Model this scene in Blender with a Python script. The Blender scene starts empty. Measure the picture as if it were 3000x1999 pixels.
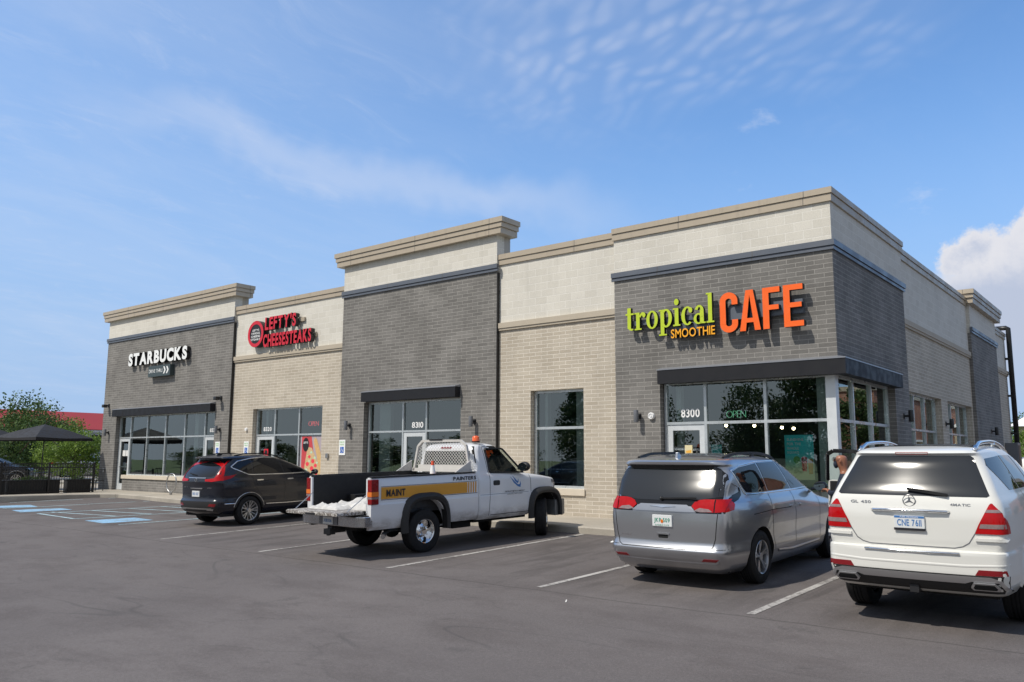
import bpy, bmesh, math, random
import numpy as np
from mathutils import Vector, Matrix
from mathutils.bvhtree import BVHTree
from mathutils.geometry import delaunay_2d_cdt, intersect_point_tri_2d

SC = bpy.context.scene
COL = SC.collection
K = .926                      # metres per survey unit
def X(x): return x*K
def Z(z): return .15+(z-.15)*K

# ---------------------------------------------------------------- camera
F_PX, PITCH, ROLL, YAW = 2412.1, math.radians(8.09), math.radians(-.29), math.radians(-38.90)
cam_d = bpy.data.cameras.new('camera'); cam = bpy.data.objects.new('camera', cam_d); COL.objects.link(cam)
cam_d.sensor_width = 36; cam_d.lens = F_PX/3000*36; cam_d.clip_end = 3000; cam_d.clip_start = .05
fwv = Vector((math.sin(YAW)*math.cos(PITCH), math.cos(YAW)*math.cos(PITCH), math.sin(PITCH)))
rt0 = Vector((math.cos(YAW), -math.sin(YAW), 0)); up0 = rt0.cross(fwv)
rtv = rt0*math.cos(ROLL)-up0*math.sin(ROLL); upv = rt0*math.sin(ROLL)+up0*math.cos(ROLL)
M = Matrix((rtv, upv, -fwv)).transposed().to_4x4()
M.translation = Vector((0, -19.189*K, .15+1.6*K))
cam.matrix_world = M
SC.camera = cam

# ---------------------------------------------------------------- light
SUN_EL, SUN_AZ = math.radians(52.5), math.radians(25)      # azimuth: from -Y towards -X
to_sun = Vector((-math.sin(SUN_AZ)*math.cos(SUN_EL), -math.cos(SUN_AZ)*math.cos(SUN_EL), math.sin(SUN_EL)))
sun_d = bpy.data.lights.new('sun', 'SUN'); sun_d.energy = 3.9; sun_d.angle = math.radians(.55); sun_d.color = (1, .94, .84)
sun = bpy.data.objects.new('sun', sun_d); COL.objects.link(sun)
sun.rotation_euler = to_sun.to_track_quat('Z', 'Y').to_euler()
sun.location = (0, 0, 40)
SC.view_settings.view_transform = 'Standard'; SC.view_settings.look = 'None'
SC.view_settings.gamma = 1; SC.view_settings.use_curve_mapping = False
SC.view_settings.exposure = .04

class NT:
    """small node-graph helper"""
    def __init__(s, tree):
        s.t = tree; s.n = tree.nodes; s.l = tree.links
    def node(s, typ, **kw):
        n = s.n.new(typ)
        for k, v in kw.items():
            if k.startswith('_'): setattr(n, k[1:], v)
        return n
    def set(s, sock, v):
        if hasattr(v, 'node'): s.l.new(v, sock)
        else: sock.default_value = v
    def math(s, op, a, b=0, c=None, clamp=False):
        n = s.n.new('ShaderNodeMath'); n.operation = op; n.use_clamp = clamp
        s.set(n.inputs[0], a); s.set(n.inputs[1], b)
        if c is not None: s.set(n.inputs[2], c)
        return n.outputs[0]
    def mix(s, f, a, b, typ='MIX'):
        n = s.n.new('ShaderNodeMix'); n.data_type = 'RGBA'; n.blend_type = typ
        s.set(n.inputs[0], f)
        s.set(n.inputs[6], a if hasattr(a, 'node') else tuple(a)+(1,) if len(a) == 3 else a)
        s.set(n.inputs[7], b if hasattr(b, 'node') else tuple(b)+(1,) if len(b) == 3 else b)
        return n.outputs[2]
    def noise(s, vec, scale, detail=4, rough=.5, dist=0):
        n = s.n.new('ShaderNodeTexNoise'); s.set(n.inputs['Vector'], vec)
        n.inputs['Scale'].default_value = scale; n.inputs['Detail'].default_value = detail
        n.inputs['Roughness'].default_value = rough; n.inputs['Distortion'].default_value = dist
        return n.outputs['Fac']
    def ramp(s, f, stops):
        n = s.n.new('ShaderNodeValToRGB'); s.set(n.inputs[0], f)
        e = n.color_ramp.elements
        while len(e) < len(stops): e.new(.5)
        for q, (p, c) in zip(e, stops):
            q.position = p; q.color = (c, c, c, 1) if not hasattr(c, '__len__') else tuple(c)+(1,)
        return n.outputs[0]
    def maprange(s, v, a, b, c=0, d=1, smooth=True):
        n = s.n.new('ShaderNodeMapRange'); n.interpolation_type = 'SMOOTHSTEP' if smooth else 'LINEAR'
        s.set(n.inputs[0], v)
        for i, q in enumerate((a, b, c, d)): n.inputs[i+1].default_value = q
        return n.outputs[0]
    def vmul(s, v, k):
        n = s.n.new('ShaderNodeVectorMath'); n.operation = 'MULTIPLY'; s.set(n.inputs[0], v); n.inputs[1].default_value = k
        return n.outputs[0]
    def vadd(s, v, k):
        n = s.n.new('ShaderNodeVectorMath'); n.operation = 'ADD'; s.set(n.inputs[0], v); s.set(n.inputs[1], k)
        return n.outputs[0]
    def sep(s, v):
        n = s.n.new('ShaderNodeSeparateXYZ'); s.set(n.inputs[0], v); return n.outputs
    def comb(s, a, b, c):
        n = s.n.new('ShaderNodeCombineXYZ')
        for i, q in enumerate((a, b, c)): s.set(n.inputs[i], q)
        return n.outputs[0]

# sky: Nishita daylight with cirrus, mackerel cloud and a cumulus bank placed by direction
W = bpy.data.worlds.new('World'); SC.world = W; W.use_nodes = True
w = NT(W.node_tree); w.n.clear()
sky = w.n.new('ShaderNodeTexSky'); sky.sky_type = 'NISHITA'; sky.sun_disc = False
sky.sun_elevation = SUN_EL; sky.sun_rotation = math.radians(180+25)
sky.air_density = 1.0; sky.dust_density = .9; sky.ozone_density = 1.6; sky.altitude = 100
geo = w.n.new('ShaderNodeTexCoord').outputs['Generated']
SKY_STR = .15
sx, sy, sz = w.sep(geo)[0:3]
# sky-plane coordinates (direction projected on a flat layer overhead) for the high clouds
den = w.math('MAXIMUM', w.math('ADD', sz, .12), .05)
px_, py_ = w.math('DIVIDE', sx, den), w.math('DIVIDE', sy, den)
layer = w.comb(px_, py_, 0)
# azimuth to the left (-) / right (+) of the view, elevation
az = w.math('ARCTAN2', sx, sy)
el = w.math('ARCSINE', sz)
azd = w.math('MULTIPLY', az, 57.2958); eld = w.math('MULTIPLY', el, 57.2958)
# thin cirrus veil, stronger to the left and low
veil = w.noise(w.vmul(layer, (1.2, .55, 1)), 1.5, 6, .62, .8)
veil = w.maprange(veil, .36, .95, 0, .6)
leftw = w.maprange(azd, -22, -78, .12, 1)
veil = w.math('MULTIPLY', veil, leftw)
fine = w.noise(w.vmul(layer, (3, 1.2, 1)), 3.0, 8, .7, 1.2)
streak = w.math('MULTIPLY', w.maprange(fine, .48, .85), w.maprange(azd, -30, -65, .05, .35))
# long diagonal band
bandc = w.math('ADD', eld, w.math('MULTIPLY', w.math('ADD', azd, 48), .17))      # line through (az -48, el 19)
bn = w.math('MULTIPLY', w.math('SUBTRACT', w.noise(geo, 6, 4, .6), .5), 7)
band = w.math('ABSOLUTE', w.math('SUBTRACT', w.math('ADD', bandc, bn), 19.2))
band = w.math('MULTIPLY', w.maprange(band, 2.3, 0.0), w.math('MULTIPLY', w.maprange(azd, -26, -42), w.maprange(azd, -70, -56)))
band = w.math('MULTIPLY', band, .55)
# mackerel cloud high, right of centre
vor = w.n.new('ShaderNodeTexVoronoi'); vor.feature = 'SMOOTH_F1'; vor.inputs['Scale'].default_value = 15
vor.inputs['Smoothness'].default_value = .6
dn = w.n.new('ShaderNodeTexNoise'); dn.inputs['Scale'].default_value = 5; dn.inputs['Detail'].default_value = 3
w.l.new(layer, dn.inputs['Vector'])
rot = w.n.new('ShaderNodeVectorRotate'); rot.rotation_type = 'Z_AXIS'; rot.inputs['Angle'].default_value = math.radians(28)
w.l.new(layer, rot.inputs['Vector'])
stretch = w.vmul(rot.outputs[0], (1.0, 2.1, 1))
w.l.new(w.vadd(stretch, w.vmul(dn.outputs['Color'], (.16, .16, 0))), vor.inputs['Vector'])
mack = w.maprange(vor.outputs['Distance'], .75, .05)
mn = w.noise(layer, 2.2, 3, .5)
dmx = w.math('DIVIDE', w.math('ADD', azd, 27), 20.0); dmy = w.math('DIVIDE', w.math('SUBTRACT', eld, 28), 7.0)
dm = w.math('SQRT', w.math('ADD', w.math('MULTIPLY', dmx, dmx), w.math('MULTIPLY', dmy, dmy)))
mmask = w.maprange(w.math('ADD', dm, w.math('MULTIPLY', w.math('SUBTRACT', mn, .5), 1.6)), 1.15, .15)
mack = w.math('MULTIPLY', w.math('ADD', w.math('MULTIPLY', mack, .8), .25), w.math('MULTIPLY', mmask, .50))
# small scattered puffs
pn = w.noise(w.vmul(geo, (1, 1, 1.6)), 9, 7, .6, .3)
pn2 = w.noise(geo, 2.4, 2, .5)
puffs = w.math('MULTIPLY', w.maprange(pn, .60, .72), w.maprange(pn2, .50, .62))
puffs = w.math('MULTIPLY', w.math('MULTIPLY', puffs, w.maprange(eld, 34, 24)), .6)
# cumulus bank, low on the right behind the side wall
cw = w.n.new('ShaderNodeTexNoise'); cw.inputs['Scale'].default_value = 13; cw.inputs['Detail'].default_value = 7; cw.inputs['Roughness'].default_value = .62
w.l.new(geo, cw.inputs['Vector']); cws = w.sep(cw.outputs['Color'])
azc = w.math('ADD', azd, w.math('MULTIPLY', w.math('SUBTRACT', cws[0], .5), 7.5)); elc = w.math('ADD', eld, w.math('MULTIPLY', w.math('SUBTRACT', cws[1], .5), 6.0))
def blob(a0, e0, ra, re):
    u = w.math('DIVIDE', w.math('SUBTRACT', azc, a0), ra); v = w.math('DIVIDE', w.math('SUBTRACT', elc, e0), re)
    return w.math('SUBTRACT', 1, w.math('SQRT', w.math('ADD', w.math('MULTIPLY', u, u), w.math('MULTIPLY', v, v))))
cum = blob(-3.5, 8.6, 9.0, 7.0)
for b in ((-9.4, 12.9, 2.0, 1.7), (-6.2, 13.6, 2.2, 2.0), (-3.0, 14.5, 2.8, 2.4), (-11.8, 10.6, 1.9, 1.2), (-10.5, 7.6, 4.4, 3.0)):
    cum = w.math('MAXIMUM', cum, w.math('MULTIPLY', blob(*b), .55))
cn = w.noise(geo, 16, 8, .62, .2)
cum = w.math('ADD', cum, w.math('MULTIPLY', w.math('SUBTRACT', cn, .5), .45))
cmask = w.math('MULTIPLY', w.maprange(cum, .0, .22), w.maprange(eld, 1.5, 8, .25, 1))
cshade = w.maprange(w.math('ADD', w.math('ADD', cum, w.math('MULTIPLY', w.math('SUBTRACT', cn, .5), .8)), w.math('MULTIPLY', w.math('SUBTRACT', eld, 11), -.06)), .05, .70)
skyc = w.mix(1, sky.outputs[0], (SKY_STR*.79, SKY_STR*1.10, SKY_STR*1.36, 1), 'MULTIPLY')
frontw = w.maprange(sy, -.25, .05)
hi = w.math('ADD', w.math('ADD', veil, streak), w.math('ADD', band, w.math('ADD', mack, puffs)), clamp=True)
hi = w.math('MULTIPLY', w.math('MULTIPLY', hi, .62), w.math('ADD', w.math('MULTIPLY', frontw, .8), .2))
low = w.maprange(eld, 26, 2, 0, .9)
c1 = w.mix(low, skyc, (.35, .51, .78, 1))
c1 = w.mix(w.maprange(azd, -25, -70, .04, .42), c1, (.39, .55, .83, 1))
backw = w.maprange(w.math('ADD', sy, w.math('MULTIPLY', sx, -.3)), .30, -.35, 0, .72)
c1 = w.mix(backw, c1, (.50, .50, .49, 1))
c1 = w.mix(hi, c1, (.68, .74, .88, 1))
ccol = w.mix(w.math('MULTIPLY', cshade, 1), (.78, .77, .80, 1), (.50, .55, .68, 1))
c1 = w.mix(w.math('MULTIPLY', cmask, .93), c1, ccol)
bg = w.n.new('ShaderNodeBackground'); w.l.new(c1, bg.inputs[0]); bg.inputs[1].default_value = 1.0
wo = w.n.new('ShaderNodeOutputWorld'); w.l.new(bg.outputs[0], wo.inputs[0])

# ---------------------------------------------------------------- objects and tags
def tag(o, label=None, cat=None, group=None, kind=None):
    if label: o['label'] = label
    if cat: o['category'] = cat
    if group: o['group'] = group
    if kind: o['kind'] = kind
    return o
def thing(name, label, cat, loc=(0, 0, 0), rz=0, group=None, rot=None):
    o = bpy.data.objects.new(name, None); COL.objects.link(o); o.empty_display_size = .2
    o.location = loc; o.rotation_euler = rot if rot else (0, 0, rz)
    return tag(o, label, cat, group)
def copy_tree(o, parent=None):
    c = o.copy(); COL.objects.link(c)
    c.parent = parent
    for ch in list(o.children): copy_tree(ch, c)
    return c

class MB:
    def __init__(s): s.v = []; s.f = []; s.m = []
    def add(s, vs, fs, m=0):
        b = len(s.v); s.v += [tuple(q) for q in vs]
        s.f += [tuple(i+b for i in f) for f in fs]; s.m += [m]*len(fs); return s
    def box(s, x0, x1, y0, y1, z0, z1, m=0):
        if x0 > x1: x0, x1 = x1, x0
        if y0 > y1: y0, y1 = y1, y0
        if z0 > z1: z0, z1 = z1, z0
        return s.add([(x0,y0,z0),(x1,y0,z0),(x1,y1,z0),(x0,y1,z0),(x0,y0,z1),(x1,y0,z1),(x1,y1,z1),(x0,y1,z1)],
            [(0,3,2,1),(4,5,6,7),(0,1,5,4),(1,2,6,5),(2,3,7,6),(3,0,4,7)], m)
    def prism(s, poly, axis, a, b, m=0):
        """poly: 2-D points; axis 0: (y,z) along x, 1: (x,z) along y, 2: (x,y) along z"""
        def P(p, t): return (t, p[0], p[1]) if axis == 0 else (p[0], t, p[1]) if axis == 1 else (p[0], p[1], t)
        n = len(poly)
        ar = sum(poly[i][0]*poly[(i+1) % n][1]-poly[(i+1) % n][0]*poly[i][1] for i in range(n))
        vs = [P(p, a) for p in poly]+[P(p, b) for p in poly]
        fs = [tuple(range(n)), tuple(range(2*n-1, n-1, -1))]+[(i, i+n, (i+1) % n+n, (i+1) % n) for i in range(n)]
        flip = (ar > 0) != ((b > a) if axis != 1 else (b < a))
        flip = not flip
        if flip: fs = [f[::-1] for f in fs]
        return s.add(vs, fs, m)
    def cyl(s, c, axis, r, l, n=24, m=0, r2=None):
        r2 = r if r2 is None else r2
        c = Vector(c); vs = []
        for k, (rr, t) in enumerate(((r, -l/2), (r2, l/2))):
            for i in range(n):
                a = 2*math.pi*i/n; u, v = rr*math.cos(a), rr*math.sin(a)
                d = (t, u, v) if axis == 0 else (v, t, u) if axis == 1 else (u, v, t)
                vs.append(c+Vector(d))
        fs = [tuple(range(n))[::-1], tuple(range(n, 2*n))]+[(i, (i+1) % n, (i+1) % n+n, i+n) for i in range(n)]
        return s.add(vs, fs, m)
    def tube(s, pts, r, n=8, m=0, closed=False):
        pts = [Vector(p) for p in pts]; N = len(pts); vs = []; prev = None
        for i, p in enumerate(pts):
            if closed: d = pts[(i+1) % N]-pts[i-1]
            else: d = (pts[min(i+1, N-1)]-pts[max(i-1, 0)])
            d.normalize()
            a = prev-d*prev.dot(d) if prev else d.orthogonal()
            if a.length < 1e-4: a = d.orthogonal()
            a.normalize(); prev = a; b = d.cross(a)
            rr = r[i] if hasattr(r, '__len__') else r
            for k in range(n):
                t = 2*math.pi*k/n; vs.append(p+a*rr*math.cos(t)+b*rr*math.sin(t))
        fs = []
        for i in range(N if closed else N-1):
            j = (i+1) % N
            for k in range(n): fs.append((i*n+k, i*n+(k+1) % n, j*n+(k+1) % n, j*n+k))
        if not closed: fs += [tuple(range(n))[::-1], tuple(range((N-1)*n, N*n))]
        return s.add(vs, fs, m)
    def bar(s, a, b, w_, h_, m=0):
        """rectangular bar from a to b: width w_ (horizontal), height h_"""
        a, b = Vector(a), Vector(b); d = (b-a).normalized()
        side = d.cross(Vector((0, 0, 1)))
        if side.length < 1e-3: side = Vector((1, 0, 0))
        side.normalize(); up = side.cross(d)
        vs = []
        for p in (a, b):
            for su, sv in ((-1, -1), (1, -1), (1, 1), (-1, 1)): vs.append(p+side*su*w_/2+up*sv*h_/2)
        return s.add(vs, [(0,3,2,1),(4,5,6,7),(0,1,5,4),(1,2,6,5),(2,3,7,6),(3,0,4,7)], m)
    def sphere(s, c, r, n=12, k=8, m=0, sc=(1, 1, 1)):
        vs = [(c[0], c[1], c[2]+r*sc[2])]
        for i in range(1, k):
            t = math.pi*i/k
            for j in range(n):
                a = 2*math.pi*j/n
                vs.append((c[0]+r*sc[0]*math.sin(t)*math.cos(a), c[1]+r*sc[1]*math.sin(t)*math.sin(a), c[2]+r*sc[2]*math.cos(t)))
        vs.append((c[0], c[1], c[2]-r*sc[2])); e = len(vs)-1
        fs = [(0, 1+j, 1+(j+1) % n) for j in range(n)]
        for i in range(k-2):
            for j in range(n):
                p = 1+i*n; fs.append((p+j, p+n+j, p+n+(j+1) % n, p+(j+1) % n))
        fs += [(e, e-n+(j+1) % n, e-n+j) for j in range(n)]
        return s.add(vs, fs, m)
    def lathe(s, prof, c, axis=0, n=32, m=0):
        """prof: (offset along axis, radius)"""
        c = Vector(c); vs = []
        for t, r in prof:
            for i in range(n):
                a = 2*math.pi*i/n; u, v = r*math.cos(a), r*math.sin(a)
                vs.append(c+Vector((t, u, v) if axis == 0 else (v, t, u) if axis == 1 else (u, v, t)))
        fs = []
        for k in range(len(prof)-1):
            for i in range(n): fs.append((k*n+i, k*n+(i+1) % n, (k+1)*n+(i+1) % n, (k+1)*n+i))
        return s.add(vs, fs, m)
    def build(s, name, mats, parent=None, smooth=False, bevel=0, fix=False):
        me = bpy.data.meshes.new(name); me.from_pydata([tuple(q) for q in s.v], [], s.f)
        if not hasattr(mats, '__len__'): mats = [mats]
        for q in mats: me.materials.append(q)
        for p, k in zip(me.polygons, s.m): p.material_index = k; p.use_smooth = bool(smooth)
        me.update()
        if bevel or fix:
            bm = bmesh.new(); bm.from_mesh(me)
            bmesh.ops.recalc_face_normals(bm, faces=bm.faces)
            if bevel:
                es = [e for e in bm.edges if len(e.link_faces) == 2 and e.calc_face_angle(0) > .5]
                bmesh.ops.bevel(bm, geom=es, offset=bevel, segments=2, affect='EDGES', profile=.6)
            bm.to_mesh(me); bm.free()
        if smooth == 'auto':
            me.set_sharp_from_angle(angle=math.radians(38))
        o = bpy.data.objects.new(name, me); COL.objects.link(o)
        if parent: o.parent = parent
        return o

# ---------------------------------------------------------------- materials
def newmat(name):
    m = bpy.data.materials.new(name); m.use_nodes = True
    n = NT(m.node_tree); b = m.node_tree.nodes['Principled BSDF']
    return m, n, b
def plain(name, col, rough=.6, metal=0, spec=.5, var=0, scale=3, coat=0, bump=0, emit=None, es=1, bscale=60, sheen=0):
    m, n, b = newmat(name)
    b.inputs['Roughness'].default_value = rough; b.inputs['Metallic'].default_value = metal
    b.inputs['Specular IOR Level'].default_value = spec
    b.inputs['Coat Weight'].default_value = coat; b.inputs['Coat Roughness'].default_value = .03
    tc = n.n.new('ShaderNodeTexCoord').outputs['Object']
    if var:
        f = n.noise(tc, scale, 5, .6)
        k = 1-var; c2 = tuple(min(1, q*(1+var)) for q in col)
        n.l.new(n.mix(f, tuple(q*k for q in col), c2), b.inputs['Base Color'])
        n.l.new(n.maprange(n.noise(tc, scale*2.3, 3), .3, .7, max(0, rough-.08), min(1, rough+.1)), b.inputs['Roughness'])
    else: b.inputs['Base Color'].default_value = (*col, 1)
    if bump:
        bn_ = n.n.new('ShaderNodeBump'); bn_.inputs['Strength'].default_value = bump; bn_.inputs['Distance'].default_value = .01
        n.l.new(n.noise(tc, bscale, 4), bn_.inputs['Height']); n.l.new(bn_.outputs[0], b.inputs['Normal'])
    if emit:
        b.inputs['Emission Color'].default_value = (*emit, 1); b.inputs['Emission Strength'].default_value = es
    return m
def brickmat(name, c1, c2, mortar, bw, bh, ms, blotch=.12, rough=.85, bias=0):
    m, n, b = newmat(name)
    tc = n.n.new('ShaderNodeTexCoord').outputs['Object']
    g = n.n.new('ShaderNodeNewGeometry')
    x, y, z = n.sep(tc)[0:3]
    nx = n.math('ABSOLUTE', n.sep(g.outputs['Normal'])[0])
    u = n.math('ADD', n.math('MULTIPLY', x, n.math('LESS_THAN', nx, .5)), n.math('MULTIPLY', y, n.math('GREATER_THAN', nx, .5)))
    v = n.comb(u, n.math('ADD', z, -.15), 0)
    br = n.n.new('ShaderNodeTexBrick'); n.l.new(v, br.inputs['Vector'])
    br.inputs['Color1'].default_value = (*c1, 1); br.inputs['Color2'].default_value = (*c2, 1); br.inputs['Mortar'].default_value = (*mortar, 1)
    br.inputs['Scale'].default_value = 1; br.inputs['Mortar Size'].default_value = ms; br.inputs['Mortar Smooth'].default_value = .15
    br.inputs['Bias'].default_value = bias; br.inputs['Brick Width'].default_value = bw; br.inputs['Row Height'].default_value = bh
    br.offset = .5
    st = n.noise(n.vmul(v, (.9, .6, 1)), 1.1, 6, .65)
    grain = n.noise(tc, 45, 3, .6)
    blo = n.maprange(st, .32, .7, 1-blotch, 1+blotch)
    gr = n.maprange(grain, .3, .7, .9, 1.1)
    rs_ = n.maprange(n.noise(n.vmul(v, (3.0, .22, 1)), 1.6, 5, .65), .50, .80, 1.0, .92)
    k = n.math('MULTIPLY', n.math('MULTIPLY', blo, gr), rs_)
    col = n.mix(1, br.outputs['Color'], n.comb(k, k, k), 'MULTIPLY')
    n.l.new(col, b.inputs['Base Color']); b.inputs['Roughness'].default_value = rough
    b.inputs['Specular IOR Level'].default_value = .25
    bp = n.n.new('ShaderNodeBump'); bp.inputs['Strength'].default_value = .5; bp.inputs['Distance'].default_value = .006
    n.l.new(n.math('ADD', n.math('MULTIPLY', br.outputs['Fac'], -1), n.math('MULTIPLY', grain, .35)), bp.inputs['Height'])
    n.l.new(bp.outputs[0], b.inputs['Normal'])
    return m
def glassmat(name, tint, refl=.2, rough=0.0, ior=1.9):
    m = bpy.data.materials.new(name); m.use_nodes = True; n = NT(m.node_tree); n.n.clear()
    tr = n.n.new('ShaderNodeBsdfTransparent'); tr.inputs[0].default_value = (*tint, 1)
    gl = n.n.new('ShaderNodeBsdfGlossy'); gl.inputs['Roughness'].default_value = rough; gl.inputs[0].default_value = (.86, .94, .92, 1)
    fr = n.n.new('ShaderNodeFresnel'); fr.inputs[0].default_value = ior
    g = n.n.new('ShaderNodeNewGeometry')
    wv = n.n.new('ShaderNodeBump'); wv.inputs['Strength'].default_value = .04; wv.inputs['Distance'].default_value = .02
    n.l.new(n.noise(n.n.new('ShaderNodeTexCoord').outputs['Object'], .9, 1), wv.inputs['Height'])
    n.l.new(wv.outputs[0], gl.inputs['Normal'])
    f = n.math('ADD', fr.outputs[0], refl, clamp=True)
    mx = n.n.new('ShaderNodeMixShader'); n.l.new(f, mx.inputs[0]); n.l.new(tr.outputs[0], mx.inputs[1]); n.l.new(gl.outputs[0], mx.inputs[2])
    o = n.n.new('ShaderNodeOutputMaterial'); n.l.new(mx.outputs[0], o.inputs[0])
    return m
def paintmat(name, col, metal=.0, rough=.35, flake=0, dirt=0, dirt_h=.5, coat=1.0):
    m, n, b = newmat(name)
    tc = n.n.new('ShaderNodeTexCoord').outputs['Object']
    c = None
    if dirt:
        z = n.sep(tc)[2]
        f = n.math('MULTIPLY', n.maprange(z, dirt_h, dirt_h-.32), n.maprange(n.noise(n.vmul(tc, (1, .7, 2)), 5, 6, .7), .25, .7))
        f = n.math('MULTIPLY', f, dirt)
        c = n.mix(f, col, (.16, .125, .09))
        n.l.new(c, b.inputs['Base Color'])
        n.l.new(n.maprange(f, 0, .6, rough, .85), b.inputs['Roughness'])
        n.l.new(n.maprange(f, 0, .5, coat, 0), b.inputs['Coat Weight'])
    else:
        b.inputs['Base Color'].default_value = (*col, 1); b.inputs['Roughness'].default_value = rough
        b.inputs['Coat Weight'].default_value = coat
    b.inputs['Metallic'].default_value = metal
    b.inputs['Coat Roughness'].default_value = .02
    if flake:
        bp = n.n.new('ShaderNodeBump'); bp.inputs['Strength'].default_value = flake; bp.inputs['Distance'].default_value = .001
        n.l.new(n.noise(tc, 900, 1), bp.inputs['Height']); n.l.new(bp.outputs[0], b.inputs['Normal'])
    return m

MT = {}
MT['grey_brick'] = brickmat('grey brick', (.158, .151, .142), (.208, .199, .187), (.32, .305, .285), .406, .1015, .0075, .15)
MT['tan_brick'] = brickmat('tan brick', (.43, .375, .30), (.50, .445, .365), (.66, .61, .53), .406, .1015, .0085, .07)
MT['white_block'] = brickmat('white block', (.60, .57, .505), (.655, .625, .56), (.73, .705, .65), .406, .203, .008, .04)
MT['coping'] = plain('tan metal coping', (.43, .365, .28), .45, var=.06, scale=.8)
def jointed(m, pitch=3.05, w_=.010, axis=0):
    n = NT(m.node_tree); b = m.node_tree.nodes['Principled BSDF']; tc = n.n.new('ShaderNodeTexCoord').outputs['Object']
    q = n.sep(tc); u = n.math('ADD', q[0], q[1]); d = n.math('ABSOLUTE', n.math('SUBTRACT', n.math('FRACT', n.math('DIVIDE', u, pitch)), .5))
    j = n.math('GREATER_THAN', d, .5-w_/pitch)
    stv = n.maprange(n.noise(n.vmul(tc, (5, 5, .6)), 1.2, 5, .7), .5, .75, 0, .22)
    src = b.inputs['Base Color'].links[0].from_socket
    n.l.new(n.mix(n.math('MAXIMUM', n.math('MULTIPLY', j, .75), stv), src, (.10, .09, .08)), b.inputs['Base Color'])
jointed(MT['coping'])
MT['tan_stone'] = plain('tan limestone', (.46, .40, .315), .8, var=.08, scale=2, bump=.2)
MT['blue_band'] = plain('slate blue metal', (.115, .13, .16), .4, var=.08, scale=.8)
jointed(MT['blue_band'], 2.44)
MT['awning'] = plain('charcoal metal', (.014, .0145, .018), .55, var=.15, scale=2, spec=.3)
MT['awning_lip'] = plain('light metal flashing', (.30, .31, .34), .35, metal=.5)
MT['alu'] = plain('anodised aluminium', (.60, .64, .66), .32, metal=.55, var=.05, scale=2)
MT['alu_white'] = plain('pale aluminium', (.66, .69, .71), .4, metal=.25, var=.03)
MT['sill'] = plain('limestone sill', (.60, .53, .43), .8, var=.08, scale=4, bump=.2)
MT['glass'] = glassmat('storefront glass', (.82, .89, .87), .12)
MT['cglass'] = glassmat('clear car glass', (.55, .62, .58), .03, ior=1.55)
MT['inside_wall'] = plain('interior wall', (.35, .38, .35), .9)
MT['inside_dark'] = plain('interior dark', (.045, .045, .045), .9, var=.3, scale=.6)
MT['jamb'] = plain('interior jamb board', (.55, .62, .58), .8)
MT['white'] = plain('white enamel', (.78, .78, .78), .45)
MT['white_vinyl'] = plain('white vinyl', (.85, .85, .85), .5)
MT['black'] = plain('black plastic', (.012, .012, .013), .45, var=.2, scale=4)
MT['black_gloss'] = plain('gloss black', (.008, .008, .009), .12)
MT['black_metal'] = plain('black railing metal', (.010, .010, .011), .4)
MT['rubber'] = plain('tyre rubber', (.016, .016, .017), .8, spec=.3, var=.25, scale=6, bump=.2, bscale=80)
MT['chrome'] = plain('chrome', (.78, .79, .80), .08, metal=1)
MT['steel'] = plain('brushed steel', (.45, .45, .45), .35, metal=.9)
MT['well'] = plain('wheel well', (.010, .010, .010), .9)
MT['cardark'] = plain('dark trim', (.014, .014, .015), .55)
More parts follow.
